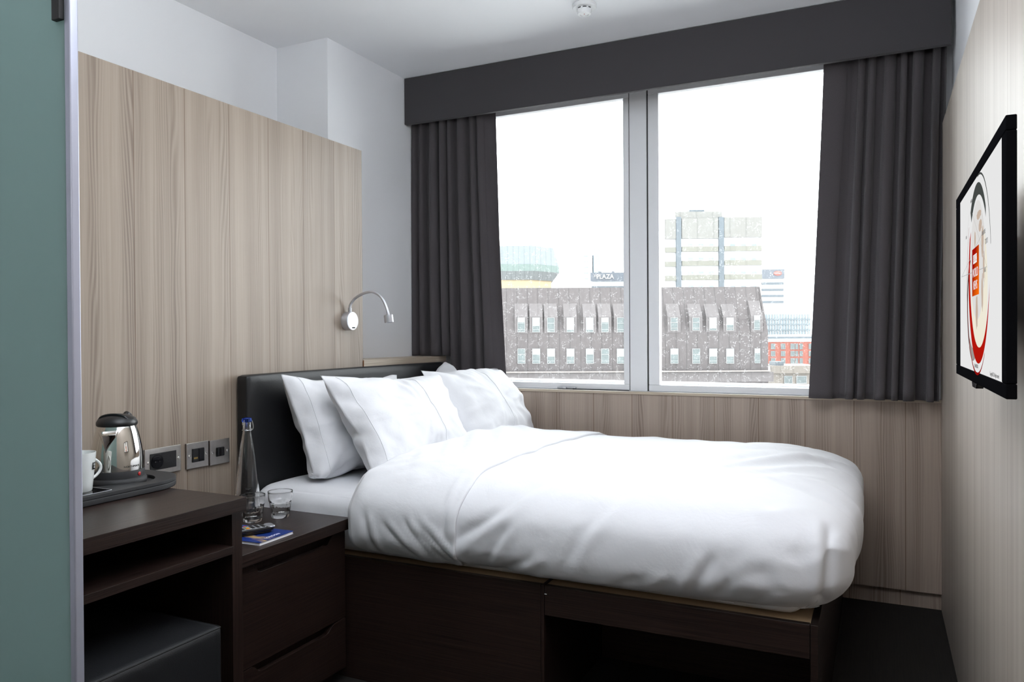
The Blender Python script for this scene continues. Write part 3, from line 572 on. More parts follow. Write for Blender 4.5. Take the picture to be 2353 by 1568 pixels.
-2,0,-14,6,-2,-5,14,-11,5,8,19,-1,-3,1,2,4,-2,-3,0,2,0,-1,-1,0,0,1,1,0,-1,-1,0,1,1,-1,-3,1,1,2,-1,2,0,0,-2,1,0,0,-2,-5,-4,-4,8,5,4,-1,-12,-9,2,8,7,-2,-1,14,-3,-3,1,2,-2,
-2,1,1,0,-1,-1,-1,0,0,1,0,0,-1,-2,-2,1,1,-1,0,-1,2,2,2,-1,-1,3,4,-1,-5,-4,-3,8,0,-1,-9,-10,14,7,10,-16,8,-13,9,-3,3,0,2,2,-1,-1,1,0,0,-1,-1,1,0,0,0,0,0,-1,-1,0,0,0,0,-1,
0,0,2,0,0,0,2,1,-3,-3,1,7,6,4,-7,-3,-2,-3,1,-19,8,20,8,-2,-10,-2,-9,-4,0,0,0,0,0,-1,0,0,0,0,-1,1,0,0,0,-1,0,0,0,1,0,0,0,-1,0,0,1,0,1,-1,1,2,1,-1,-3,-4,0,6,6,7,8,-4,-4,-9,
-22,14,10,-4,-6,5,-9,-4,-1,-1,0,0,1,0,0,0,1,1,-1,1,-1,-1,1,1,0,0,1,0,0,0,0,0,0,-1,-1,-2,1,1,0,1,1,2,2,1,-2,-2,0,2,9,10,2,1,-13,-23,11,2,-11,-1,-11,0,1,0,0,0,1,0,0,0,0,1,
0,1,1,0,0,1,1,0,1,0,0,1,0,-1,-1,-1,0,-2,-2,-1,-1,-1,-1,0,-1,1,1,0,-1,1,0,3,3,1,5,-7,-9,1,-2,425,3,0,-1,1,1,-2,-2,0,2,3,-1,-3,-2,1,2,0,-2,-2,-1,2,4,3,0,-1,0,1,-2,-2,-3,0,
2,0,-4,-2,2,5,2,-1,-2,-3,0,0,0,0,0,0,0,0,0,0,20,-8,0,-1,-1,0,2,-1,-2,0,0,2,1,1,-1,0,0,1,0,0,-2,-3,-2,1,0,0,0,2,2,2,0,-1,1,3,1,-1,-5,2,1,-2,3,0,-1,-3,-4,-6,-4,4,2,-9,6,22,
8,0,1,0,0,0,-1,-1,1,0,1,2,-2,0,0,1,-1,-1,-3,1,0,3,0,1,-2,-1,1,0,1,-2,1,1,1,-1,-3,3,-2,1,-1,-6,-4,-2,-1,0,1,-3,-6,-6,-1,-1,35,-2,0,-1,1,1,-1,0,0,-2,0,1,0,0,0,0,0,0,-2,2,0,
2,-2,2,0,-1,0,-1,0,-1,1,0,2,1,-2,0,-1,1,-3,0,0,1,-4,-4,-7,-4,2,-5,-4,1,-4,37,1,-2,0,-2,2,1,-2,-2,-1,0,1,-1,1,-1,1,0,0,1,0,0,0,1,1,-1,0,0,0,-2,0,1,1,0,0,1,-1,-1,0,-1,-1,
-3,-4,-1,-4,-3,-3,-7,3,-2,-6,-1,37,-1,-3,2,0,-1,-1,3,-2,0,0,0,-1,0,0,-1,1,1,1,0,-1,0,2,-2,1,1,0,-1,0,1,0,0,-1,0,0,0,0,-1,-1,-2,-1,-6,-3,-3,0,1,-2,-5,2,-4,-10,30,5,2,-3,2,
-2,1,0,2,0,-2,-3,1,-1,1,0,-1,1,1,2,1,-1,-2,0,0,1,-1,-1,1,0,0,0,-1,0,1,0,0,-2,-1,-3,-3,1,-4,0,-2,-5,-4,-7,-2,5,-7,27,2,0,2,-2,0,1,0,2,-1,-1,0,0,1,1,0,0,-1,1,0,0,-1,-1,-1,
0,1,0,0,1,0,0,-2,0,-1,1,1,-1,0,-1,0,-2,-1,1,-3,-5,-6,-3,-4,-8,6,-3,25,-6,1,1,1,0,0,0,2,-1,1,-1,1,0,0,0,-2,1,2,-1,-1,0,-1,2,0,-1,-1,1,0,0,-1,0,-1,0,0,0,-1,1,-1,1,1,1,-1,
-5,0,-3,-5,-5,-1,-8,6,20,-2,-3,-1,3,0,0,-1,0,2,-1,-1,0,1,1,-1,2,-3,0,0,0,1,-2,0,0,0,0,1,0,-1,1,0,0,-1,-1,2,3,1,-5,1,2,2,-2,-1,-3,-4,-2,-1,-5,-7,5,5,5,4,-3,-2,2,-3,3,0,0,
0,1,-1,2,-2,0,-2,3,-1,1,-1,-1,2,-3,0,1,1,0,0,1,-1,0,-1,1,1,-2,-1,-8,12,-3,2,-3,0,-1,-4,-2,1,-2,1,-2,0,4,-2,4,6,-3,-3,1,2,0,-1,0,1,0,0,0,-1,1,0,0,-1,1,0,0,-1,0,1,0,0,0,-1,
1,-1,0,-1,0,1,-3,2,-4,6,-2,0,-1,0,-2,1,-3,-1,0,-3,-1,6,2,-2,-3,9,-6,1,-1,0,1,1,-2,1,-1,0,0,1,0,-1,1,0,0,-1,1,0,-1,1,0,-1,1,0,0,-1,0,0,0,-1,0,-1,-1,3,0,-1,1,-1,1,-1,-1,-3,
-3,-1,6,-4,4,1,-4,2,-1,1,1,-1,-1,2,-1,0,0,1,-1,0,0,0,1,-1,0,0,0,0,0,0,0,0,1,-1,0,0,-1,-1,1,0,0,-1,0,0,3,1,2,-3,0,-2,-2,-3,0,6,0,-7,9,-10,7,0,-2,1,0,0,-1,1,0,0,-1,0,0,1,0,
-1,0,0,0,0,1,-1,0,1,0,-1,0,1,-1,0,0,-1,0,-1,2,-1,1,1,1,1,0,-2,0,-2,0,-1,2,2,3,-6,2,-2,2,0,0,-1,1,0,0,0,0,0,0,0,0,0,0,0,0,0,0,-1,1,0,0,0,-1,1,-1,1,-1,0,-1,0,0,0,1,0,0,1,
-1,0,0,-1,0,1,1,3,-3,7,-10,4,4,-5,4,-2,0,0,0,0,0,0,0,0,0,0,0,0,0,0,0,0,0,0,0,0,1,-1,-1,0,0,0,0,1,-2,1,-1,0,2,0,0,-1,-1,0,0,0,0,1,4,3,-7,-1,6,-5,2,1,-2,1,0,1,-2,1,-1,0,0,
0,0,0,0,0,0,0,0,0,0,0,0,1,0,1,-2,-1,2,-2,-1,2,-1,0,0,-2,1,0,0,1,-1,0,-1,3,-1,4,1,-9,7,1,-6,7,-3,-2,1,1,0,-1,1,-1,0,0,0,0,0,0,0,0,0,0,0,0,0,1,-2,4,-4,3,-2,0,0,1,-3,2,-1,0,
1,-2,1,0,-1,0,0,0,0,0,4,-5,0,7,-7,3,2,-5,1,2,1,-5,5,-4,1,0,0,0,0,0,0,0,1,0,-1,0,0,1,1,-2,3,-4,2,0,-3,4,-4,4,-3,1,0,0,1,-1,1,0,0,0,1,-1,-2,1,-5,8,0,-6,7,-3,-4,3,2,-3,0,2,
-4,3,0,-1,0,0,0,1,-1,1,-1,1,0,0,-1,2,-4,1,5,-7,6,-3,-3,6,-4,1,2,-2,0,1,1,0,0,0,0,-1,1,-1,0,0,5,-6,3,4,-8,1,3,1,-5,6,-7,4,-1,-1,1,0,0,0,0,0,2,-3,1,0,0,-1,2,0,-4,7,-6,0,6,
-5,-1,3,1,-5,6,-2,0,0,1,-1,0,-1,0,1,2,-1,4,1,-6,8,-4,-5,4,3,-5,1,0,-2,3,-1,0,0,0,0,0,0,1,-1,0,-1,1,0,0,0,2,-5,3,5,-9,4,3,-6,4,-4,6,-5,2,3,-3,0,0,-1,0,0,0,3,0,5,-6,2,4,-7,
0,5,0,-4,3,-6,4,0,0,0,0,0,0,0,-1,3,-3,2,-1,0,0,-1,0,3,-2,-4,9,-5,-4,6,0,-6,8,-7,3,3,-7,4,-2,-1,1,0,0,2,0,2,1,-5,8,-4,-6,5,3,-4,-1,-1,1,2,-1,-1,1,0,0,0,0,0,0,-2,2,0,0,0,0,
-1,2,1,-6,4,6,-9,1,6,-5,-3,7,-3,-5,6,-2,-2,1,-1,0,2,-2,1,3,-3,2,3,-7,-1,6,0,-5,1,-1,2,0,0,0,-1,0,0,0,1,0,-1,1,0,0,0,0,0,-1,1,2,-4,-2,9,-3,-7,5,4,-5,-3,5,0,-2,-1,1,0,0,-1,
-2,1,0,2,-4,7,-3,-6,5,3,-4,-2,0,1,1,0,-1,0,1,0,0,0,-1,1,-1,1,0,0,0,0,0,-2,2,2,0,-8,6,6,-8,-4,10,-3,-1,-4,3,-1,1,1,1,0,1,-2,0,-3,2,0,3,-8,0,6,0,-5,0,1,1,1,-1,-1,1,-1,0,0,
1,0,0,-1,0,0,1,-1,2,-2,0,1,0,4,-7,-2,11,-2,-6,-3,10,-6,2,-1,0,2,1,-1,0,0,0,0,-2,1,4,-3,-6,4,5,-5,-3,1,1,1,0,-1,1,-1,1,0,0,-1,0,0,1,0,0,-1,1,0,0,-1,0,1,2,0,-9,7,8,-8,-5,4,
6,-4,0,1,0,1,0,-1,-1,1,0,1,2,3,-8,0,7,-1,-6,-1,2,2,0,-1,0,0,0,0,0,0,0,1,-2,2,0,-1,0,0,1,0,-1,-1,1,0,6,-9,-2,12,-1,-5,-6,9,-4,5,-3,0,0,-1,1,0,-1,0,4,2,-2,-4,5,3,-5,-3,2,2,
0,0,-1,0,0,1,0,0,0,0,-1,0,0,1,-1,1,-2,1,2,-2,-1,-1,2,2,1,-10,7,10,-7,-3,-6,15,-12,8,-4,-1,-1,0,0,1,2,1,1,-3,-1,6,0,-7,0,3,1,0,-1,0,0,0,0,0,0,0,0,0,0,0,1,-1,0,1,-1,0,1,-2,
0,0,1,5,-9,-2,13,0,-5,-1,-6,12,-8,1,-2,0,-1,1,1,0,1,1,-5,4,5,-6,-5,3,2,1,-1,-1,0,1,0,0,0,0,2,-2,0,1,-1,1,0,-1,0,0,0,0,-1,0,0,2,1,0,-9,5,13,-9,-1,-2,-1,2,0,0,0,0,-1,1,0,
-3,-1,-1,5,-1,-9,3,3,1,0,-2,1,0,-1,1,0,0,0,0,1,-1,0,0,-1,0,1,2,-2,0,1,0,-2,-1,-1,3,4,-8,-2,12,4,-12,3,-6,4,-2,3,2,1,-1,-1,-2,-3,-2,1,6,-9,-2,4,2,1,-3,-1,1,0,1,0,1,-1,0,
-1,1,0,0,-1,-1,2,0,-1,0,1,0,0,0,-2,-1,1,3,0,-10,6,11,-4,-7,3,-2,5,-1,2,-1,1,-3,1,-2,-1,4,-3,-8,4,2,2,-1,-3,2,1,0,-1,3,-3,1,0,0,0,0,0,-1,0,1,0,-1,0,0,1,1,1,0,-3,-2,2,3,-6,
-4,8,9,-8,0,0,1,3,-2,1,0,1,-3,0,-1,5,-11,2,2,3,1,-6,2,3,-2,1,2,-3,1,-1,1,0,-1,1,0,0,-1,0,0,1,-1,1,0,0,2,1,1,-3,-2,1,1,-11,6,7,2,-2,-1,0,-1,1,-1,1,1,-1,3,1,-5,-2,2,3,3,-6,
0,4,-2,1,-1,1,-2,3,-1,0,0,0,-1,0,0,1,0,0,-1,0,1,-1,0,2,2,0,1,-3,-2,3,-5,-4,2,12,-5,0,-1,0,-3,1,-1,1,2,4,-1,-5,0,3,5,-4,-5,7,-2,0,0,1,-2,2,-2,2,1,-3,2,0,0,0,-1,0,0,0,1,-1,
1,-2,1,2,3,-1,3,-3,-4,3,-10,9,-8,13,-5,-1,-3,0,0,0,2,2,4,-3,-3,2,4,0,-9,9,-2,0,1,0,-1,0,0,0,0,-1,1,0,0,0,1,0,-1,0,0,0,1,-1,0,-1,1,2,1,0,3,-1,-5,4,-9,9,-11,11,-5,-1,0,1,1,
-2,0,5,-6,1,3,5,-11,7,-1,-1,1,-1,0,1,0,0,0,0,-1,2,-1,1,-1,0,0,0,0,0,1,-1,-1,1,-2,2,-1,4,0,-5,7,0,-6,1,0,4,-5,0,-1,1,0,1,0,4,-3,-5,1,6,-10,4,1,-1,3,-3,3,0,-1,0,0,0,0,0,-1,
2,0,-2,1,-1,0,1,0,0,0,0,-1,-1,0,1,-3,4,4,-8,9,-5,0,-1,2,-5,4,0,1,0,0,2,-3,0,-4,4,-5,-1,3,-1,1,-2,5,-2,-2,1,0,0,0,0,-1,2,0,2,-2,-1,-1,1,0,1,-2,0,2,0,-2,0,0,4,-7,7,-2,-2,7,
-6,0,-1,3,-2,1,2,1,0,-2,1,-3,-4,1,-4,3,-1,0,2,3,-3,-2,3,1,-1,-2,0,0,1,-1,1,-2,5,-5,2,0,0,0,-1,1,0,1,-2,-1,-1,0,6,-8,11,-11,7,0,-3,2,-1,0,2,0,1,1,0,0,-4,-4,-5,2,1,0,6,0,
-5,0,5,0,-3,0,0,-1,0,0,0,0,3,-4,2,-1,0,2,-3,0,1,2,-1,1,-4,1,-3,3,6,-10,13,-12,8,-4,0,1,0,0,1,-1,3,-1,2,-3,-10,1,1,1,5,-5,-3,5,2,-4,-2,2,1,0,1,0,0,0,-2,-1,3,-1,1,1,-3,2,0,
-1,-3,3,0,0,-2,3,-7,5,7,-11,11,-6,4,-5,1,0,-2,0,2,4,2,-2,0,-11,1,2,1,-3,3,3,-3,-2,3,1,-1,-1,1,0,0,0,0,-1,-2,1,1,1,0,0,-1,1,0,0,-3,3,-1,2,-2,4,-9,4,7,-10,5,-2,0,-2,-2,0,3,
0,8,0,0,0,-11,1,2,1,0,-2,-1,4,2,-4,-3,3,0,1,-1,0,1,-1,0,0,-1,2,0,-2,0,0,1,0,1,1,-1,0,-2,2,-1,5,-10,5,4,-5,-1,1,-3,-2,2,2,4,6,2,1,-3,-10,2,-1,-3,1,4,4,-6,-5,0,7,-2,-1,0,0,
1,1,0,-1,-2,0,2,-1,1,-2,1,0,0,0,1,-1,-1,0,-2,1,1,5,-7,3,-3,1,-4,0,0,5,1,5,-3,7,5,-5,-18,2,-2,3,5,0,-9,0,4,4,-3,-2,3,-1,0,1,-1,2,-1,0,0,-2,2,-1,0,0,0,1,0,-1,2,1,0,-1,-1,
-4,2,6,-8,-2,-4,4,-1,3,1,6,0,-7,15,5,-4,-28,1,3,1,1,-2,3,0,1,-1,-1,2,-2,0,2,0,0,-2,1,0,0,2,0,-1,-1,0,1,0,-1,1,-1,0,0,1,0,2,-2,-3,1,-2,-1,0,8,4,2,1,5,5,-4,-1,6,-28,-1,-1,
2,0,1,-3,0,1,1,-1,-2,-1,0,1,1,0,1,1,-1,-1,1,0,-2,0,2,1,-1,1,-1,-1,2,0,0,-1,-2,0,-1,1,2,4,3,1,4,2,5,-2,22,-8,-1,1,-29,-2,-1,0,0,-3,0,2,1,-1,-2,0,0,0,1,0,1,0,1,0,0,0,-2,0,
1,1,0,0,-2,-1,1,1,1,-1,-1,-1,2,2,0,2,4,6,-2,5,2,0,15,-19,16,5,1,-33,0,0,-2,-2,0,1,0,1,0,0,-1,0,0,1,0,-1,1,1,1,0,0,1,0,0,0,-2,-1,0,-1,0,1,0,0,1,1,1,2,3,-1,0,3,8,1,2,6,2,
-2,6,-3,7,-34,1,0,-2,-2,0,1,1,0,0,0,0,0,0,-1,0,1,0,1,0,1,0,0,1,0,-1,-1,0,0,-1,0,0,0,-2,1,0,0,2,2,6,5,0,0,1,4,6,-1,13,-11,6,5,-32,0,-1,-1,-2,0,1,1,1,0,0,0,-1,0,0,0,-1,1,
-1,0,1,0,0,1,0,-1,0,-1,1,0,-1,0,-1,1,-1,1,1,0,1,2,2,3,5,6,6,-7,2,1,4,4,6,-31,0,1,-2,-2,0,0,1,0,1,1,-1,0,-2,-1,1,1,-2,-1,1,0,-1,0,1,1,0,0,0,0,1,-1,-1,2,0,0,1,1,0,2,3,2,1,
4,4,5,7,1,1,4,4,-7,]
PIL = {
'back_left': ([252,4,7,3,2,2,1,-1,0,-9,4,2,0,1,1,1,2,2,2,2,3,1,-6,-4,12,16,-1,-5,-7,8,2,1,-4,10,-6,-7,8,2,1,-1,3,0,-6,-15,-4,-9,0,-16,-1,11,5,-3,12,-10,7,1,4,-5,-7,0,3,3,1,2,-4,-3,-9,
-1,-12,1,-11,17,-10,-2,11,11,-11,14,-3,1,0,1,1,9,-10,3,-1,-4,-6,3,9,7,2,-7,-7,-26,-10,0,2,6,10,-14,5,3,5,5,6,-3,2,-9,-4,-2,2,-6,-2,1,1,-1,2,-2,-9,-4,0,7,1,7,-6,-2,1,2,5,
-1,-5,0,0,0,-1,0,1,-1,-2,1,-3,1,-9,-2,3,-1,1,-1,1,2,-3,2,0,-1,1,-2,1,2,1,0,1,-4,4,-6,0,3,-8,-1,0,-3,2,0,-1,0,1,-3,1,1,1,2,1,0,0,0,0,3,-2,1,-4,-1,-13,7,-3,-2,0,1,1,-2,0,0,
-2,2,0,2,0,0,2,0,-1,1,1,-1,-2,-4,-10,-1,0,0,-1,0,-1,1,0,0,2,1,1,-1,-1,2,0,1,-1,-1,-1,-1,3,19,-11,-2,2,1,-3,0,-2,2,1,1,-1,-2,2,0,0,0,1,-3,-1,1,0,7,6,-9,-10,-1,-1,-1,-1,-1,
2,0,-1,-1,-1,3,-2,-1,2,-1,-1,6,-3,-8,-3,22,-1,-6,-11,-1,-2,-4,2,1,0,0,0,1,0,-3,-1,0,-1,1,0,-1,9,4,10,-17,2,1,-10,2,-8,0,-3,2,-1,-3,-3,3,1,-1,-2,-3,4,1,0,0,0,9,-3,-3,6,4,
-11,-3,-2,-6,5,-4,-2,-2,2,-3,-1,-1,3,3,-3,-1,1,0,0,1,3,6,3,2,-10,-4,-9,1,-7,-2,1,2,-1,0,1,-1,0,2,-1,-2,-2,1,2,1,3,3,4,7,-10,-17,-1,-2,0,-2,-1,2,4,0,-3,2,-2,1,-4,1,2,0,-1,
0,-1,2,6,18,2162,19,21,30,32,31,32,31,32,29,27,32,31,30,31,31,32,31,32,31,32,31,29,26,17,-26,10,1,-2,-1,-1,1,-2,2,5,-5,0,1,0,1,-2,1,-2,-3,-2,0,-2,-1,-10,10,-2,0,1,1,-1,
-1,2,1,-2,3,-2,0,0,0,1,0,-2,0,-1,0,-14,-2,-1,8,-8,0,1,-3,2,0,0,0,0,1,3,-2,1,0,0,0,3,3,1,-4,7,-11,0,2,-1,-2,0,3,-3,1,-1,0,1,0,0,3,-1,0,0,0,0,0,0,0,3,4,1,5,-1,-5,-1,0,2,-1,
0,0,1,1,-1,0,1,-1,1,-1,0,0,-1,2,-4,-2,0,2,-3,1,0,1,-1,1,1,-1,0,-1,1,0,0,0,0,0,1,-1,1,-4,-2,0,1,0,-2,2,0,-1,2,-1,0,0,0,0,0,0,0,0,0,0,0,1,0,0,-5,-4,3,-8,5,1,0,0,-1,1,0,0,0,
1,-1,0,0,0,0,1,-1,0,0,-1,-4,-7,1,-1,1,1,-1,0,1,-1,0,0,0,0,0,0,0,1,-1,0,0,0,0,-10,-13,8,-2,6,-4,0,1,0,0,0,-1,1,0,0,0,0,0,0,0,-2,0,-1,1,4,11,4,-3,1,3,1,0,0,-1,0,1,0,-1,0,1,
-1,0,0,0,2,-2,-3,-4,12,12,-5,-2,1,2,0,0,1,0,0,-1,0,1,-1,0,0,0,0,0,0,3,0,4,-1,1,4,-2,-2,6,0,1,-1,0,0,1,-1,-1,1,-1,0,0,-1,1,0,0,4,0,-2,5,3,-3,3,2,1,-1,0,1,0,-1,0,0,-1,0,0,
0,0,0,-1,0,0,1,3,4,2,-3,4,2,1,-1,0,-1,1,0,-1,-1,-1,0,0,0,1,-1,0,-1,1,0,1,3,6,-3,7,0,-1,0,0,-1,-2,-1,-1,1,1,1,0,-1,-1,1,1,0,-2,0,0,1,7,649,-24,-3,-8,-1,1,3,4,5,9,-15,-3,1,
8,-7,-4,-2,2,-1,-1,2,5,9,15,-9,15,-1,12,10,-5,-3,-1,3,-14,16,4,-6,-10,5,4,-5,-6,3,5,7,0,1,-17,-3,22,6,0,-7,10,-4,-2,-6,7,4,0,-2,-2,-1,-3,4,2,0,0,-7,-6,-23,6,28,-1,3,-2,1,
-5,5,-1,-1,1,-1,-4,6,-1,0,1,1,-1,-4,-7,-5,-4,8,-7,28,-1,2,1,-1,0,1,0,0,-3,-4,3,-1,4,1,0,-1,1,0,0,0,0,0,-4,29,-3,1,2,0,1,-1,1,-1,1,0,-1,1,-1,0,0,1,0,0,0,-1,1,-1,-1,28,-1,
0,2,0,0,1,-1,1,0,0,-1,0,0,0,1,0,0,-1,-1,1,-1,-1,2,29,-1,1,-1,0,0,-1,1,0,-1,0,1,0,1,1,-1,0,0,0,1,-1,0,0,-1,27,2,-1,-1,1,0,1,-1,0,0,0,0,0,0,0,1,0,0,0,0,1,-1,-1,-3,23,5,1,
-1,0,0,-1,1,-1,1,0,1,0,0,0,-1,1,0,0,0,-1,-2,-8,-8,28,-2,2,1,-2,0,0,0,1,-1,1,-1,1,0,-1,1,0,-2,0,0,0,-10,6,0,28,0,-1,0,-1,0,0,1,0,-1,-1,2,-1,0,1,-1,-1,3,-3,-4,-4,11,-6,4,
28,0,-1,-2,2,-1,0,0,0,1,0,-3,-1,0,0,1,1,-1,3,2,0,-3,1,-2,28,0,-2,-1,-2,2,0,-3,-6,5,1,0,-1,-5,5,0,0,0,1,2,2,-2,2,1,27,0,-2,-4,3,-4,-2,-2,4,-3,-2,-5,7,4,-5,1,1,1,-1,1,2,4,
1,0,28,-1,-7,-1,-10,-3,2,0,-6,-12,-6,17,4,6,0,-4,-7,-1,9,4,4,5,3,3,28,-16,-4,-3,-1,-2,-10,-7,-3,3,14,-4,-4,-7,5,6,7,1,-8,-1,5,7,12,10,],
[126,2,4,1,1,1,0,0,0,-5,3,0,1,0,1,0,1,1,1,1,2,0,-3,-2,6,-9,-10,-3,1,-1,1,0,-2,4,-3,1,0,-1,0,1,0,0,-1,0,0,1,7,-1,0,-9,-2,-1,-3,0,0,0,1,0,-1,-1,1,1,-1,0,-1,0,1,0,0,1,0,15,
-5,4,-6,-3,-1,-2,0,0,-1,0,2,-1,-2,1,-1,0,1,1,-1,1,0,1,8,-4,-5,2,0,-4,-2,-1,-3,0,0,1,0,0,-1,-1,2,1,0,-1,1,0,0,4,0,6,-5,-1,2,2,-5,-1,1,-3,1,0,-2,1,2,-1,0,0,-1,0,0,0,5,3,-2,
0,-4,-3,1,-1,3,-2,0,0,0,-2,0,1,-1,1,1,-3,1,0,-1,1,3,0,3,-2,-5,3,-1,-1,-2,1,-1,2,-1,0,0,-1,0,0,-2,2,0,-1,0,1,-2,1,-1,3,-6,-2,3,0,0,1,0,-1,1,0,1,-1,-1,1,0,-1,-1,1,-1,-1,1,
1,3,-4,-5,-2,-2,2,3,1,0,0,-2,1,-1,1,0,-1,1,0,0,-1,2,-1,5,0,0,4,-5,2,-2,1,1,0,-1,-1,1,1,0,-1,1,0,0,1,0,0,0,0,-5,2,0,0,-5,-1,2,1,0,0,0,1,0,-1,0,0,0,0,0,1,2,1,-1,1,-3,-2,-1,
0,-6,0,2,1,0,-1,1,0,1,0,1,2,-1,2,-2,-1,-1,2,1,-1,-1,-2,-2,1,-5,1,1,0,0,2,0,1,1,0,3,-1,1,1,1,-3,-1,-3,2,0,-1,-2,-1,-2,-5,0,2,2,1,0,1,1,0,2,-1,4,1,2,-3,0,-1,-1,-2,0,-2,-3,
1,-4,-5,2,5,2,2,3,5,1,0,-1,-3,-2,0,0,2,-1,-1,1,-1,-2,-1,-3,-8,0,-6,12,3,2,2,0,-3,2,2,2,1,-2,-1,-4,0,2,2,0,0,0,-2,-2,-5,-8,1081,10,10,15,16,16,15,16,16,14,14,16,16,15,15,
16,15,16,16,16,15,16,15,12,8,-8,1,1,-2,0,0,-1,-1,2,2,-1,-2,1,1,-1,1,0,0,0,0,0,-2,-3,-4,1,2,-1,2,0,0,0,1,-1,0,0,2,-1,-1,1,0,0,0,0,0,0,0,-10,-1,8,-7,0,-1,0,1,0,-1,1,0,1,-1,
1,0,0,0,0,0,-1,1,0,-11,10,0,1,2,-3,0,0,-1,1,0,0,0,0,1,0,0,0,0,0,0,0,0,-2,7,-1,0,-1,2,2,-3,0,0,0,1,0,-1,0,0,0,1,0,-1,0,0,1,-3,-2,1,1,1,-2,1,-1,2,-1,1,-1,0,0,1,0,0,-1,0,0,
1,0,0,-1,-1,-1,-1,0,0,4,-1,-2,-1,0,0,1,0,-1,0,0,0,1,0,0,-1,0,0,0,2,0,0,-5,2,-5,3,0,0,1,0,-1,0,1,0,0,-1,0,0,0,1,0,0,0,-2,-1,-4,1,0,-2,-1,2,2,-1,0,1,0,-1,0,0,1,0,0,0,-1,0,
0,1,-6,-3,-1,2,-1,3,-3,1,1,0,0,-1,0,1,0,0,-1,0,0,0,1,0,-1,0,8,-1,2,-1,-1,-1,2,1,-1,1,-1,1,0,0,-1,0,1,0,0,0,-1,0,1,0,1,4,2,-1,-1,0,1,1,0,-1,1,0,-1,0,1,0,0,-1,0,0,1,-1,0,0,
0,3,2,1,-2,1,2,-1,0,1,0,0,0,0,0,0,-1,1,-1,0,0,1,0,-1,1,1,1,2,-1,1,0,1,0,0,0,0,0,0,0,-1,1,-1,0,0,0,0,0,0,0,2,-1,5,-2,2,2,0,0,0,-2,-1,1,0,-1,1,0,0,1,-1,0,0,-1,1,0,0,5,0,-1,
3,0,-1,1,-1,1,0,-1,-1,0,0,-1,1,-1,1,0,0,1,-1,-1,0,1,3,324,-11,-2,-4,0,0,2,2,2,4,-7,-2,1,4,-4,-2,-1,1,0,-1,1,3,5,7,-4,2,3,4,-5,0,1,4,-7,-7,5,7,1,-8,3,2,0,0,-1,1,-1,-3,3,4,
-1,5,-5,-1,5,1,0,-5,6,0,0,-4,2,3,-3,-1,0,-1,0,0,1,2,-1,-6,14,0,-1,-2,-2,-1,0,-1,-4,2,3,-3,-4,2,3,-1,1,0,1,0,0,1,3,-6,14,0,1,-2,0,-2,-4,1,1,1,-1,0,-1,-1,1,2,0,0,0,0,1,1,
-5,6,14,0,-1,2,-2,0,1,-3,1,0,-1,1,1,-1,0,0,0,0,0,0,2,1,0,0,14,-1,1,-1,1,0,-1,1,0,-1,0,0,0,0,1,-1,0,-1,0,1,0,0,1,0,14,1,0,-1,0,0,0,0,0,0,0,0,0,0,-1,0,0,1,-1,1,-1,0,-1,2,
14,-2,1,1,0,1,-1,0,0,1,0,0,-1,1,-1,1,-1,0,0,-2,2,0,-1,0,12,1,-1,1,2,-1,1,0,0,-1,0,0,1,-1,1,-1,1,-1,1,0,-1,-2,-2,-6,14,0,0,1,-1,1,0,-1,0,0,1,0,-1,1,-1,1,0,0,0,0,-4,-1,0,2,
14,0,0,0,1,0,-1,1,0,0,-1,1,0,-1,1,0,0,0,0,0,-1,-1,-1,0,13,1,1,0,0,-1,1,0,0,0,0,-1,1,0,0,0,-1,1,0,0,0,-1,-1,0,14,0,1,0,0,0,0,0,0,0,0,0,-1,-1,0,1,1,0,0,0,0,0,0,-2,14,0,0,1,
0,0,0,0,0,0,-1,0,0,-2,2,0,0,0,1,-1,1,-1,1,-1,14,1,1,-1,-2,-1,-5,-1,0,-1,5,1,1,1,-2,1,1,0,0,1,0,1,-2,0,14,0,-2,-1,-1,0,2,-3,-4,-2,1,3,2,1,2,-1,-1,-1,-2,1,3,1,3,-1,]),
'back_right': ([254,6,-12,1,7,-8,10,10,14,-1,1,0,1,0,-2,-2,1,0,2,-14,2,2,1,-11,2,-1,8,-5,-8,26,6,2,-11,4,3,4,0,-1,0,1,2,0,-13,13,-2,-15,-3,-12,-1,14,-20,11,6,-10,10,5,6,4,4,-1,-2,-3,3,
-2,-12,5,15,-2,-9,-5,-28,4,-6,-5,28,-16,-12,5,1,8,11,5,-1,-1,-1,3,-2,0,4,-14,5,-2,-2,-12,-1,-4,9,-3,-19,20,7,1,-10,-17,0,10,11,5,-1,-1,1,2,0,4,-9,-7,-5,2,1,-7,-1,-8,25,5,
0,-15,3,10,-22,2,-16,6,18,2,-2,-2,2,0,-10,-2,-2,-1,1,3,3,21,-4,-1,10,-3,-30,-22,20,-6,15,6,-13,6,-1,-1,-3,-1,-2,-1,0,-1,-1,0,17,1,-4,2,11,-2,1,-10,-27,-8,0,5,14,-5,1,0,
-2,-2,1,0,-1,3,2,-6,22,-23,22,-9,-24,34,-6,11,-6,-22,-7,-14,3,11,2,-1,2,-2,-1,-1,-2,3,0,4,16,8,-10,4,-15,-21,35,-18,18,6,-18,-11,-15,5,6,7,-3,-3,-1,-1,-4,0,5,0,-7,20,-4,
-3,1,-29,0,39,-21,11,18,-1,-9,-24,-7,0,6,-1,-1,1,1,-1,-1,2,-4,0,5,11,-7,-4,-24,-1,31,-11,-2,0,2,4,-4,-8,-5,3,1,0,5,4,-5,0,0,-6,14,-13,8,4,-24,-10,3,12,-10,-1,0,-1,0,-1,2,
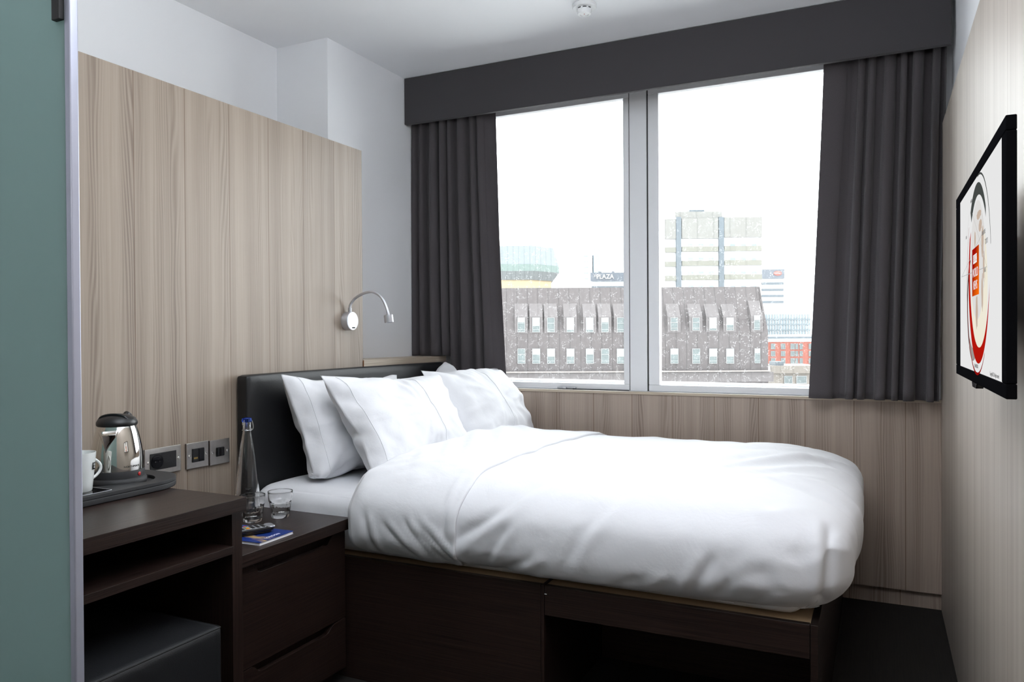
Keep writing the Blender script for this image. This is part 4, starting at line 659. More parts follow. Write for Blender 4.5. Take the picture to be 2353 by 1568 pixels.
3,5,3,2,1,1,0,14,-9,-16,-13,7,4,6,-17,-1,-2,0,0,-2,0,0,3,0,1,-1,7,4,2,4,-3,0,-8,-2,-7,-8,4,5,-9,-1,-2,-1,-1,1,-1,1,0,0,1,1,-2,7,7,0,25,-2,-11,-7,-5,0,-3,6,11,-16,-4,0,-1,
0,2,-1,0,0,0,2,1,-2,7,15,-7,-5,6,-20,-4,-1,2,-4,-2,-4,-1,0,2,1,1,3,-4,0,1,-2,0,2,-2,5,12,2870,-12,7,23,-16,0,30,30,28,30,29,26,29,31,31,29,30,32,30,16,25,30,31,-3,-12,5,
8,-15,15,-4,-5,-1,3,1,2,1,2,0,-1,2,-2,-1,-6,13,3,-5,-2,2,4,-8,1,-17,28,4,-10,-4,-1,-1,-1,4,1,-1,2,0,-1,-4,6,2,2,2,-20,5,-3,6,-4,4,0,18,-8,-7,-6,-2,0,1,-1,1,-1,0,4,2,-1,0,
0,-21,-3,13,0,9,-8,14,-2,2,6,0,-8,-6,-7,-2,0,0,1,0,0,1,3,-2,-4,8,5,-16,-5,10,10,-15,7,5,5,-3,1,-16,6,-1,-6,0,-1,1,0,1,-2,-1,0,-4,1,12,12,-7,-9,14,-11,5,-5,13,1,14,-29,-6,
6,-1,1,-1,-1,0,-1,0,0,-2,-2,3,15,-12,5,9,-18,-2,12,-19,5,5,21,-18,-7,1,-1,0,0,0,0,-1,-1,7,6,-17,13,1,-19,-1,26,-26,-6,14,-12,-6,5,20,-5,-7,0,-1,1,-2,0,0,-2,6,1,-12,-1,-1,
-1,11,-21,8,-3,-10,10,4,-8,3,10,-4,-1,1,-1,-1,0,-1,-5,0,6,17,-13,17,-1,-3,3,7,-1,-14,-7,2,4,-1,-1,5,0,-1,-1,0,-1,1,1,-2,-6,11,14,6,-9,-9,3,-3,8,-6,-18,-2,3,1,0,4,-1,-1,1,
1,1,0,5,3,-7,3,21,-5,6,-32,9,4,-10,9,-1,-14,3,0,0,0,0,1,-1,1,1,2,2,2,4,-6,26,-22,-1,-10,-12,6,5,8,-14,6,-1,1,1,1,0,-3,0,0,0,0,1,2,6,-9,4,1,-15,4,-8,-6,-5,7,8,3,1,1,1,-1,
-1,1,0,-3,-1,1,2,-2,-8,3,2,-6,0,11,0,-13,-16,-7,16,10,-1,0,1,-3,0,2,-4,1,-1,0,1,0,8,14,-26,14,25,1,-10,-9,2,-7,8,-2,0,0,-1,4,3,-9,4,2,-2,-4,-3,3,9,10,656,-11,4,-12,6,-26,
-2,-2,2,9,10,-5,-9,1,7,1,-8,2,7,9,-19,-7,4,24,-16,19,9,-2,-12,20,-5,-2,-1,-4,-6,0,10,1,-1,4,0,1,9,-15,5,13,-11,-35,4,-4,-12,6,17,15,3,-3,-5,-7,-7,6,1,2,-4,-2,16,-3,-21,4,
14,-3,7,3,-4,2,0,3,-5,12,18,4,-3,-2,2,-1,0,-2,1,1,-4,6,-1,1,1,-6,-2,7,8,-9,-2,12,-24,-6,9,23,3,8,6,-1,1,1,-1,-1,-1,-3,6,2,-1,-1,-2,-7,-6,11,-16,-11,20,2,-19,1,29,16,-3,4,
1,-1,1,0,0,-1,2,-1,0,-2,0,2,27,-17,5,3,-12,-8,21,-8,-8,-3,23,4,1,2,0,0,0,0,-1,1,-1,-1,-2,1,4,14,-9,0,4,4,-8,13,2,-2,-10,13,4,0,1,0,-1,0,0,0,0,0,0,-1,15,-13,5,7,4,2,3,-9,
5,6,-1,-9,7,7,0,0,0,0,1,-2,-2,3,-1,-1,-2,21,8,-11,7,1,-2,1,-6,-1,7,3,-5,4,3,2,0,-1,-2,0,-3,0,4,-5,26,-14,16,2,-1,-13,0,8,0,-3,-6,0,4,0,2,3,4,-1,0,1,1,-2,-2,3,27,-4,5,-1,
2,0,-12,-1,7,2,0,1,-2,-3,1,1,0,2,1,0,2,2,-3,2,18,7,-9,6,6,0,-6,-7,0,3,-1,-1,0,0,0,-3,4,4,4,2,1,0,1,0,-8,12,6,-5,11,4,-7,0,-4,1,1,-1,-3,-4,1,9,-1,1,0,8,4,3,1,-3,-17,-2,-7,
20,2,14,-7,0,5,0,-1,-4,-5,2,3,-2,-1,7,3,-4,8,11,-4,-9,18,-38,-2,5,0,5,21,-6,6,-9,2,-3,-1,6,-1,-11,9,-1,4,2,-4,9,11,-1,11,-5,-18,-4,0,1,21,-6,-4,3,-1,5,3,-15,-8,18,-7,-5,
2,8,8,-5,10,12,],
[127,3,-6,0,4,-4,5,5,7,0,0,0,1,0,-2,-1,1,0,1,-7,1,1,0,-5,1,-9,5,3,-5,8,-5,-6,-8,1,1,-1,-2,-1,2,1,-1,0,0,9,-3,-5,0,15,0,9,-12,10,1,-15,-7,3,-4,0,-1,1,-1,1,0,0,0,1,-1,1,0,0,
10,0,-3,-3,10,-10,-3,7,-1,-7,2,-4,-2,-1,2,-1,-1,0,0,0,2,-2,1,4,3,2,4,-6,4,-9,-2,-4,6,-3,-4,1,-1,0,-1,0,2,-1,0,0,0,0,0,12,-3,3,-1,8,-10,1,-7,-1,-4,4,-4,-1,1,-1,1,2,-1,1,0,
-1,-1,0,15,-4,-1,1,2,0,1,-9,3,-5,-5,0,8,-8,1,2,0,-1,0,1,0,0,0,9,-4,6,0,-5,9,-3,0,0,-5,0,1,-9,-7,11,-5,-1,0,1,1,0,0,0,3,-1,-1,-1,4,-2,11,-6,1,-2,-1,-2,0,1,-3,-8,4,1,0,-1,
0,-1,1,1,0,-1,0,-1,-1,5,8,-7,1,1,1,2,-4,-1,1,1,-2,-2,-2,-1,0,1,0,1,-1,-2,1,-1,0,1,-4,-1,2,9,-1,-1,-1,1,2,-1,-2,-1,-1,-1,-2,0,1,-1,0,-1,-1,1,0,-3,-2,-1,0,7,0,0,3,0,-1,-1,
-1,-2,0,3,-2,-2,-2,1,-1,-2,-1,0,-2,2,0,3,1,-3,2,3,2,1,0,-1,-3,0,3,2,-1,-1,-3,-2,-2,-1,-4,-3,1,2,7,-2,-1,-11,14,3,-3,3,0,0,-1,-1,4,-3,-1,0,-2,-1,-1,-2,-2,-3,2,-5,0,7,-10,
1,-8,4,10,-5,0,6,1,5,-3,-1,5,-5,2,-1,-1,0,-4,-3,3,2,-1,5,1,-1,2,0,-3,5,-4,1,9,-1,-2,3,-4,3,1,0,-1,-3,-1,-5,-8,-3,-2,4,5,1,-4,-2,-1,2,13,1,0,0,-1,-3,3,0,-1,0,-1,-1,1,-1,
-11,-10,1435,-6,3,12,-8,0,15,15,14,15,15,12,15,16,15,15,15,15,16,8,12,15,16,-2,-6,6,4,-14,5,5,0,1,0,-3,0,3,-1,-1,0,1,0,0,-1,5,2,-5,-6,7,2,1,-1,-2,4,0,-4,-3,0,4,-1,-2,1,0,
1,0,0,0,0,0,1,1,0,-6,-2,-2,0,0,3,10,-2,-9,1,-1,1,0,1,0,0,-1,0,0,-1,2,0,3,-5,-2,1,3,-11,-2,8,-4,4,8,-10,1,0,2,-1,1,-1,0,0,0,1,-1,1,-7,3,1,-3,-6,4,15,-13,1,1,-2,1,-1,1,0,1,
-1,0,0,1,0,0,1,-11,5,2,7,6,-3,4,-2,3,-9,-5,4,6,-6,0,0,-1,1,0,0,-1,0,1,-5,6,-7,0,4,8,6,0,-2,1,-3,-2,-11,-2,3,-1,0,0,0,0,0,0,1,-2,3,0,3,-5,-1,6,7,1,-1,0,0,-12,-1,-5,1,1,0,
0,-1,1,0,0,-1,1,0,1,2,3,-9,0,1,1,1,-9,-3,1,4,1,1,-1,0,0,0,-1,1,0,0,0,1,-1,0,1,7,-7,-4,5,-7,1,0,5,1,5,-1,-1,-1,0,1,0,-1,0,0,0,1,1,-1,0,3,7,-2,0,-13,1,3,6,-2,-1,-1,-1,0,0,
0,-1,0,1,0,0,0,1,-1,3,-1,11,3,-8,2,4,-3,-7,3,-4,-1,-2,0,1,-1,0,0,-2,0,0,0,1,5,-1,-3,13,1,-9,7,-5,-4,-2,3,3,-4,-2,-3,0,0,-1,0,-1,0,0,0,1,1,-3,0,2,6,4,2,-6,3,-2,-17,2,2,-1,
4,-1,0,3,-5,1,0,-1,0,-1,1,-6,4,1,-15,3,-2,10,3,3,3,-16,3,6,0,0,0,-2,2,0,0,1,-3,0,-1,11,0,-13,2,-3,0,-2,-1,0,5,11,1,0,0,0,0,1,-1,1,0,-3,1,0,0,1,6,328,-6,3,-7,3,-13,-1,0,1,
4,5,-2,-5,0,4,0,-3,0,4,4,-9,-3,2,11,-8,7,3,0,-4,3,0,1,-2,4,-5,-1,0,3,-2,-2,2,4,0,4,3,-8,-4,-7,2,-3,-7,11,-10,11,-2,2,-1,-8,4,-4,3,1,-3,2,4,2,0,-1,4,0,6,1,-2,9,0,-13,16,
-2,-5,-5,2,-1,-5,10,3,-8,2,3,1,-2,3,-1,-1,6,3,0,4,-8,1,0,-6,5,4,4,-7,3,1,-2,2,3,2,1,-1,0,-1,-3,1,10,-1,-1,-3,5,-4,0,0,-8,6,8,-1,-2,1,1,0,5,1,-1,0,0,-2,1,3,3,1,0,14,-10,0,
8,-1,0,-7,-8,17,-6,2,1,1,-1,0,1,0,0,-1,0,4,-2,0,2,1,1,-2,0,2,7,3,-4,-6,12,-2,0,0,1,0,0,0,-1,1,1,0,0,-2,1,8,-4,-3,3,2,0,2,7,-1,-2,2,0,0,0,-1,0,1,1,0,-1,0,-1,1,0,-1,10,5,0,
-5,1,3,-2,3,0,1,0,-1,0,1,-1,0,0,0,1,-1,1,-1,-2,13,-4,5,-11,5,-1,3,3,1,0,0,1,0,0,-1,1,0,0,0,-1,1,-1,0,0,13,1,-8,6,0,2,-1,1,-1,1,0,0,1,-3,2,0,0,0,0,1,-1,0,-1,1,10,-7,-8,11,
-1,4,1,-1,3,1,1,0,-1,-2,1,0,2,1,0,-1,0,-1,1,0,-4,6,7,-12,13,1,1,-2,-1,2,1,1,-4,2,1,1,0,0,1,1,0,0,-1,0,-9,-2,5,12,-6,4,7,1,-6,4,2,-1,1,2,-5,3,0,0,0,0,2,0,-3,-5,9,-7,-3,-3,
7,1,0,8,-2,-2,-3,2,3,-4,4,-1,-1,0,0,3,0,3,-1,-3,5,-3,-3,5,-3,-1,-1,-9,15,-2,2,0,1,1,-3,3,0,-2,3,0,0,0,6,-2,]),
'front_right': ([526,27,11,-1,-1,-2,-4,-6,-5,-5,1,2,3,0,1,0,-1,-2,2,1,1,1,0,1,14,-1,11,0,-2,-1,1,1,-1,-5,8,0,-4,-4,0,3,3,2,-3,-1,-2,-4,-6,-23,5,-4,5,8,3,-1,-3,-1,-4,15,-7,-2,-1,4,-1,-5,0,
1,0,-3,-5,-5,-12,-1,-12,3,-1,8,4,3,3,-7,16,-3,-7,-2,1,3,-1,0,-5,-4,-3,-3,1,-2,-4,-2,-14,2,-4,-1,5,6,3,15,-11,-1,2,-1,0,-2,-1,-1,-2,-2,1,3,-2,-5,-2,-2,-13,-3,-2,0,1,2,3,1,
6,-3,2,1,-4,0,0,-1,1,2,0,-4,3,-6,0,-1,-14,-1,-1,-3,1,0,2,-1,1,3,1,0,2,-4,0,3,2,-1,-4,5,-4,-4,-1,4,-16,1,-1,3,-2,-2,-1,1,0,-1,0,0,2,3,1,-3,3,-1,1,4,-3,-4,4,-2,-16,0,0,-1,
-1,0,0,-1,0,1,1,1,1,-1,-2,6,-2,1,3,-2,3,12,-9,-5,-15,-1,-1,-1,0,0,0,0,0,-1,2,1,-2,0,3,-3,0,2,1,-6,0,7,3,7,-17,0,0,-1,0,0,-1,1,0,0,-2,0,1,0,-2,1,0,-1,1,2,1,0,2,-4,-15,-1,
-2,0,-2,0,2,0,0,0,-3,-1,1,0,1,-1,1,1,-4,2,2,-4,5,8,-13,-4,1,-2,0,1,-1,-1,-1,-2,0,0,0,0,-1,-1,-2,1,3,-1,2,3,-1,1,-16,1,-3,0,-1,-2,-4,0,-2,1,0,1,1,1,0,0,-2,-1,0,2,0,3,5,-3,
-16,-1,-3,-2,-3,-4,0,0,2,0,1,-1,-1,-1,1,1,1,0,-2,0,1,4,1,4,-15,-3,-7,-5,-1,0,1,0,0,1,0,1,-1,-1,-1,0,1,0,2,-2,-1,1,12,0,-16,-13,-1,-1,0,0,0,-1,5,4,-4,-5,-3,0,1,1,4,-2,0,
-1,1,1,1,28,2825,-13,23,33,32,32,32,32,31,32,28,32,31,33,32,32,32,31,32,32,32,32,32,32,7,15,-20,-1,0,0,0,0,0,-2,1,0,1,-1,0,0,0,1,0,1,0,0,0,-10,-7,16,7,-16,1,-1,0,0,-1,-2,
4,0,0,0,0,0,0,0,1,-1,0,-1,-6,-1,-9,-4,4,8,-1,1,0,-3,2,4,-1,0,-1,0,1,0,0,0,-1,0,0,-1,-3,-3,-5,-2,4,3,-2,0,0,2,0,0,0,0,1,0,-1,0,0,0,0,0,0,-3,-1,-3,-6,4,1,1,-1,0,-1,1,0,1,0,
0,0,0,0,0,0,0,0,-1,-1,-3,-2,1,-4,-1,4,1,0,-1,0,0,1,-1,0,0,1,0,0,0,0,0,-1,-1,-3,-5,-1,5,-3,1,1,-1,1,0,1,0,-1,0,0,1,-1,0,0,0,0,0,0,2,-2,-8,5,-3,-3,1,0,0,1,0,0,0,0,1,0,-1,0,
1,0,0,0,0,1,0,4,14,-13,-15,-3,0,2,1,-1,1,0,0,0,-1,0,0,1,-1,0,0,0,1,0,-1,0,4,-18,-3,-3,2,0,0,1,-1,0,0,0,0,1,0,-1,0,0,1,0,-1,0,1,1,1,11,-5,-3,2,0,0,0,1,-1,0,1,0,-1,0,0,1,0,
-1,0,1,-1,0,1,-4,12,11,-4,2,0,1,0,0,0,1,-1,0,0,1,0,-1,0,0,0,0,1,0,-1,4,0,7,-3,0,2,1,0,0,0,-1,0,1,0,-1,0,0,0,1,-1,-1,0,1,1,0,7,1,-3,0,2,1,1,0,0,-1,0,-1,0,0,0,0,0,0,0,0,0,
-1,0,2,1,6,-4,3,2,0,0,-1,0,-1,0,0,0,0,1,-1,0,-2,2,0,0,0,-1,0,8,-1,-4,5,0,0,0,1,1,1,-1,-3,-1,0,-2,1,0,1,-1,-1,0,0,1,0,0,7,659,-13,-14,-2,1,0,2,0,3,5,-4,-2,-4,-1,-1,1,-1,0,
-4,-3,-2,-2,-3,-3,-26,31,15,1,1,2,0,2,0,1,-5,0,3,1,0,-3,0,-1,2,2,0,1,2,-4,1,-3,15,13,-1,1,1,1,1,-10,7,1,1,-1,0,1,0,1,1,0,1,-1,-5,0,25,1,1,0,4,-1,-1,1,-6,4,2,0,0,0,1,-1,0,
-1,1,-1,0,0,-1,-2,25,2,-1,-1,1,3,1,-2,2,0,0,0,0,1,-1,1,-1,0,-1,1,0,-2,0,-3,27,-2,-1,-1,3,0,0,2,1,0,0,1,-2,0,1,-1,1,0,0,-1,0,-1,-2,0,26,0,-2,-1,0,1,2,-2,1,2,1,-1,2,-2,0,1,
1,0,-2,-1,1,-5,0,4,25,1,0,2,-2,-1,-1,1,0,-1,0,1,0,3,-1,0,0,0,-1,3,-6,1,0,2,25,0,0,0,-1,0,0,0,0,0,1,0,1,-1,0,3,0,-1,2,-1,0,-4,5,-3,26,-1,0,-2,1,0,0,0,0,0,1,1,-2,0,2,-2,0,
1,1,-4,-1,4,-12,12,25,0,-1,1,-1,0,-1,1,-1,1,-2,0,1,0,-1,1,-1,-1,1,1,1,1,-5,-22,25,0,-1,-1,1,-2,2,-1,2,-1,-2,-1,0,1,-1,0,1,1,-3,2,2,-5,3,-1,27,-3,2,-1,-2,2,-1,0,-2,-2,0,0,
2,-1,0,-3,0,1,1,0,1,3,-1,-1,25,1,-2,0,0,-2,-6,0,-1,2,1,-1,1,0,1,0,-4,1,1,1,1,2,2,-1,25,0,-2,-3,-4,-7,-3,5,3,0,1,1,-3,-3,2,1,3,-2,-3,3,0,6,0,3,26,-2,-7,-6,-4,-5,5,1,1,-1,
0,1,-1,0,-9,7,1,1,2,-5,-2,2,19,0,25,-16,-5,-1,0,6,-4,-12,-11,-3,4,4,5,6,7,-9,-6,5,1,2,3,1,-2,4,],
[263,14,5,-1,0,-1,-2,-3,-2,-3,1,0,2,0,0,0,0,-1,1,1,0,0,1,0,7,-17,-4,0,-2,0,0,2,0,2,-1,0,-2,0,0,-1,0,1,0,-1,1,0,0,8,3,-11,-6,-1,0,0,0,0,1,0,-1,0,0,-1,0,0,1,1,-1,0,0,2,4,2,
-6,0,-6,-2,0,-1,0,0,1,0,0,-1,-1,1,0,2,-1,0,0,0,1,3,2,1,-7,-1,0,-2,-1,0,0,-1,-1,0,1,0,1,0,0,-1,0,-1,0,1,1,1,1,2,-7,0,0,0,-1,0,-1,0,-1,1,-1,0,-1,0,-1,0,0,0,1,1,2,0,1,-1,-7,
0,0,0,0,-1,1,0,0,-1,1,0,1,-3,0,0,2,-1,-3,3,0,1,1,0,-8,1,0,0,-1,1,0,0,2,0,0,2,-3,1,1,2,-5,-3,1,-1,1,2,0,0,-8,0,1,-1,1,0,0,1,1,4,-1,-1,2,0,1,-8,-2,1,0,1,2,1,1,-1,-8,1,-1,1,
0,0,3,2,-2,0,3,0,0,1,-5,1,1,-4,6,-3,3,1,0,-2,-8,1,0,0,1,0,0,0,3,0,0,1,-1,-2,1,1,-3,1,-3,3,-6,1,1,-1,-7,-1,0,1,1,1,0,3,1,-3,-1,1,1,1,-3,-1,0,4,-4,-2,0,-3,0,6,-7,-1,2,1,0,
1,-1,-1,0,3,0,-2,3,-3,0,0,1,0,1,-2,0,-2,-1,-1,-8,2,1,1,0,-1,-1,-2,-1,-1,2,2,-1,5,-1,-1,1,0,1,-2,2,-1,-5,-2,-8,1,3,0,1,-1,1,-1,-2,-1,-2,-1,-1,4,7,0,-2,1,-1,2,-7,-2,0,0,-7,
1,4,4,-1,0,-2,0,2,1,0,1,-2,0,-7,3,6,2,1,-4,-2,-3,0,-5,-8,11,1,0,2,3,2,1,0,0,-3,-4,-1,-5,7,3,2,-3,-1,1,1,-2,-7,-1,1412,-6,12,16,16,16,16,16,16,15,14,16,16,16,16,16,16,16,
16,16,16,16,16,16,4,-8,3,0,0,0,-1,0,0,1,2,0,0,-1,0,0,0,0,0,0,0,0,0,-4,-4,16,-13,0,-1,0,1,0,0,0,0,0,0,1,0,0,0,0,0,0,1,-1,-1,-3,-4,-4,7,-1,1,0,0,0,0,1,0,0,0,0,0,0,0,0,0,0,
-1,0,-3,1,-2,1,1,0,0,0,0,0,0,-1,0,0,0,0,0,0,1,0,0,0,-1,-1,0,-1,-4,5,-1,0,-1,0,0,0,0,0,0,0,1,0,0,0,-1,0,0,0,-1,-1,0,-1,-2,1,1,0,0,0,0,0,0,0,0,0,-1,0,0,0,0,0,0,-1,0,0,-1,0,
-1,0,1,0,0,0,0,0,0,0,0,0,0,0,0,0,0,-1,0,0,-1,-2,0,1,-1,1,0,-1,1,0,0,0,0,0,0,0,0,0,0,-2,0,1,0,-1,-2,0,-2,1,-2,1,1,0,0,0,0,0,0,0,0,0,0,0,-1,1,0,-2,-1,1,-4,-3,0,1,-2,3,-2,1,
0,0,0,0,0,0,0,0,0,-1,1,1,-2,1,1,0,7,1,-2,-3,-1,-1,2,0,0,0,0,0,0,0,0,0,0,1,-1,-1,1,0,0,1,1,4,3,0,-2,1,1,0,0,0,0,0,0,0,0,0,0,-1,0,0,1,0,0,1,0,2,1,1,-1,0,1,1,0,0,0,0,0,0,0,
-1,1,0,-1,0,0,1,0,-1,0,0,4,0,-2,1,1,0,0,0,0,0,0,0,0,1,-1,1,1,0,-2,0,0,0,1,1,0,1,-2,1,1,0,0,0,1,0,-1,0,0,0,-1,0,-1,1,2,0,0,0,0,0,0,2,-2,4,0,0,-1,0,-1,0,1,-2,0,-1,1,0,2,0,
0,0,0,0,0,0,1,1,329,-6,-7,-1,0,1,0,1,1,2,-1,-1,-3,0,0,0,0,-1,-2,-1,-1,-1,-1,-2,-12,1,6,0,3,-2,-3,-2,2,-2,-1,1,5,4,-4,-2,-1,1,4,3,-1,1,2,9,0,1,-5,3,0,-2,2,3,-4,-2,2,1,1,
-6,4,2,2,2,-1,-2,3,3,5,1,13,-5,0,-4,-4,3,1,-2,1,2,0,-1,-3,2,2,1,0,0,0,1,2,2,1,1,12,1,0,-1,-1,-1,-1,-1,0,0,1,0,0,1,-1,0,-1,0,0,2,1,1,1,0,13,1,-1,0,0,0,-1,0,0,0,-1,0,-1,1,
-1,-1,1,-1,1,0,2,1,0,-1,13,-1,1,0,0,0,1,0,-1,0,0,0,1,-2,0,0,1,-1,-1,2,0,0,0,0,13,0,1,0,-1,0,0,0,1,0,0,0,0,0,0,1,-2,-2,0,0,1,0,0,1,13,0,0,-1,1,0,0,1,0,1,0,0,0,0,0,-3,-1,1,
1,-1,1,1,-1,0,12,1,0,1,0,0,1,0,0,0,0,0,0,0,-1,1,0,-2,1,-3,0,1,0,0,13,1,-1,0,0,1,0,0,1,-1,1,0,0,-1,1,-1,0,1,-3,2,-7,-3,3,-8,13,-1,1,0,1,0,0,1,0,0,-1,1,-1,1,-1,0,-1,2,-1,
-2,0,-3,-5,7,13,0,0,1,1,-1,0,-1,0,2,0,-1,1,-1,0,0,1,-1,1,-1,0,-1,-1,-1,12,2,1,0,-1,0,0,0,-1,-1,1,1,-1,2,0,0,0,0,0,0,1,-1,-3,-1,13,0,2,0,0,0,-1,0,0,-1,-1,-2,1,0,4,1,-1,1,
-1,0,-3,0,0,-1,13,1,1,0,0,0,0,0,0,-1,0,0,1,-1,-1,1,1,-1,0,1,0,-1,0,-2,12,3,-1,1,-1,0,-1,-1,-4,0,2,3,2,1,-2,-1,-2,3,1,-2,1,0,-1,-10,]),
'front_left': ([544,-2,-1,-1,-3,-5,1,0,0,0,0,0,1,1,-2,-4,11,5,3,3,2,-10,5,20,-17,24,3,-2,10,8,-1,-4,-1,0,-3,-8,5,0,-4,11,-20,1,-2,13,2,11,-21,-23,-16,3,12,9,-3,-2,1,5,1,-2,-1,-1,4,3,1,3,
10,-7,-8,-4,-4,-11,-5,-13,-16,1,3,2,4,2,1,2,0,3,3,4,-8,7,9,-8,-2,-2,11,-12,-17,-11,5,0,-16,0,5,-3,2,5,1,-4,5,0,6,4,-2,-3,-1,0,2,2,-9,-14,1,4,0,1,-16,3,1,2,-6,3,2,3,0,3,
-3,8,3,-6,-3,-2,-2,-2,-6,3,2,-3,-3,-6,-15,-2,2,-1,5,-6,1,4,-2,3,2,-4,0,-1,0,0,3,-8,7,0,-2,-3,-1,1,-16,0,-1,4,-2,0,1,-2,2,-2,1,1,-2,0,2,1,-1,7,-5,0,-2,-2,-4,13,-16,-1,-2,
1,1,2,-1,0,-2,0,0,-2,3,0,0,-1,0,-1,3,1,-2,4,-1,-5,-18,-2,1,2,0,-1,-2,1,1,-1,-1,1,-1,1,0,1,-3,3,-4,4,8,-5,7,-14,-18,1,-4,2,1,-1,-1,-1,1,1,0,0,-1,1,0,0,-1,-2,9,-2,1,-1,-4,
0,-17,-5,-3,2,0,0,2,0,0,0,1,0,1,-1,-2,0,4,4,-3,3,-3,3,-5,1,-18,-3,6,-5,-2,0,0,0,-1,0,-1,0,1,1,2,-2,-3,1,4,2,1,-2,7,19,-17,7,-7,-5,-1,-1,-2,2,0,-2,-1,-3,2,0,0,2,1,-1,1,2,
7,2,12,-14,-17,-1,-6,-2,-2,0,1,-3,1,0,-1,2,-4,-1,-1,1,3,1,1,1,6,11,-13,1,-16,-10,-3,0,0,-1,-3,0,-2,1,0,1,-1,1,1,-1,0,0,-2,3,0,9,4,-5,-17,-11,-3,-2,0,0,1,0,-1,-2,1,-1,3,0,
-1,-1,-1,1,3,2,-6,0,12,14,2063,32,33,32,32,31,31,32,33,32,33,32,33,32,32,32,23,30,31,32,32,31,4,24,7,-9,0,0,0,1,2,0,-1,1,-1,-1,-1,1,0,-1,8,0,2,-5,0,1,11,0,7,-5,-4,0,1,0,
0,1,0,0,0,0,0,-1,0,0,1,3,-2,3,0,-2,4,-1,5,-1,-3,0,-2,1,0,-1,1,-1,1,1,-1,-1,0,2,0,0,1,2,-9,-12,7,6,7,0,-6,0,0,-1,-1,1,-1,1,-1,1,0,1,0,0,1,-1,0,-5,-1,7,-4,-5,6,-6,0,0,2,-1,
0,-1,0,0,0,-1,1,1,0,0,0,0,-2,-2,6,-2,-3,-2,8,-2,-5,-1,-1,2,0,0,0,-1,0,1,0,0,1,-1,0,-3,1,5,-1,-4,-1,1,10,-5,-4,0,0,0,0,0,0,0,1,-1,1,-1,0,0,0,3,0,0,-2,-3,-1,3,-5,0,7,-1,0,
-1,1,0,1,0,-1,1,-1,1,-1,1,0,0,0,1,-4,4,-2,3,-5,11,-4,0,-1,1,-1,0,0,0,1,-1,1,-1,1,-1,0,1,-1,0,8,-11,10,-8,-6,1,9,-2,0,-1,1,0,-1,1,-1,1,-1,1,-1,1,-1,0,2,0,0,0,-4,-3,-2,4,5,
-3,-2,0,-1,1,0,-1,1,-1,1,-1,1,0,0,0,0,1,-2,9,-18,0,-2,6,-8,3,3,0,1,-1,0,1,-1,0,-1,1,0,-1,1,-1,1,0,-1,-5,18,-3,-2,-6,7,3,0,1,-1,0,1,-1,1,0,0,-1,0,-1,0,0,0,0,5,3,3,-2,-2,0,
4,1,0,0,0,0,0,0,0,0,0,-1,-1,0,-1,1,-1,1,2,9,-15,8,-3,5,1,0,0,0,-1,1,-1,1,-1,0,0,0,0,-1,1,-1,1,-2,-2,5,-1,-6,-4,7,0,1,0,-1,1,-1,0,-1,0,0,-3,1,0,2,0,0,-1,-6,1,2,-8,13,612,
3,3,3,5,11,-10,-1,0,-1,-1,0,1,1,2,4,13,-10,-12,-5,-3,3,-5,0,26,5,0,0,-5,-10,11,3,1,0,1,2,-1,-1,1,-6,-6,2,10,-2,-2,-8,-4,-2,28,2,2,-1,1,1,0,-2,0,1,1,0,-1,0,0,-2,-9,7,3,1,
0,-2,0,-12,27,2,1,1,2,-1,0,1,0,0,0,-1,1,-1,-3,3,0,0,-3,3,-8,-9,1,10,28,-1,4,-1,1,2,0,-1,0,0,0,0,1,0,-1,0,1,-1,-1,-6,-2,5,0,0,27,3,0,1,-3,2,0,1,0,1,0,0,0,0,0,-1,0,0,-4,-3,
6,-1,-2,-10,27,0,2,-1,3,-3,1,1,0,1,0,0,-1,0,-1,1,0,-4,1,3,-1,-1,-2,2,26,-2,3,3,-1,0,0,-1,1,0,0,0,-1,0,2,0,0,1,-1,1,-2,-1,-2,4,19,8,0,0,1,0,0,1,-2,0,0,-1,3,-1,-1,0,0,0,1,
0,0,0,1,-3,26,-1,1,1,0,1,-1,-1,1,-1,0,1,-2,1,1,0,-2,2,-2,2,3,-1,2,-5,27,0,-3,3,1,-2,0,0,0,1,0,-1,0,1,-1,0,0,-1,5,-2,1,0,-2,-1,27,-3,-3,2,0,0,2,-1,0,1,0,0,1,-1,-1,0,3,2,
-2,2,-2,0,-4,3,27,-3,4,-3,-1,1,-2,1,0,-2,0,1,-1,3,1,-2,-4,2,4,1,-1,-1,1,-7,27,3,-3,-3,-2,-1,-1,1,0,-1,-2,-5,4,-2,-2,6,2,-2,1,4,4,0,-3,1,28,-1,-5,-3,-1,0,0,-3,0,0,-1,2,-9,
-11,1,8,6,3,3,1,6,1,-5,4,27,-8,-2,-1,-1,-3,-5,0,-2,-3,-2,-6,3,4,0,0,-1,2,-2,-7,1,26,5,-3,27,-11,-7,-4,-3,-1,0,-3,-3,-1,0,3,-9,15,6,-10,-3,-2,-7,4,6,-6,15,22,],
[272,-1,0,-1,-2,-2,0,0,0,0,1,0,0,0,-1,-2,6,3,1,1,1,-4,2,10,-9,-7,-2,0,0,2,-1,0,1,0,-1,0,0,2,2,0,-4,-1,0,2,-1,4,5,-1,-8,-2,-4,-1,0,-1,0,0,-1,0,0,0,1,0,-1,2,-2,0,1,0,0,4,3,
-3,-8,-1,-3,-2,1,-1,0,-1,0,-1,0,0,1,0,-1,0,1,0,0,-1,1,4,1,0,-8,0,-1,-2,-2,1,0,0,-1,0,-1,0,-2,0,1,0,1,0,-1,0,5,0,1,2,-8,2,-2,-2,0,-1,0,-1,0,1,-1,-1,-1,-2,1,2,0,0,1,1,0,1,
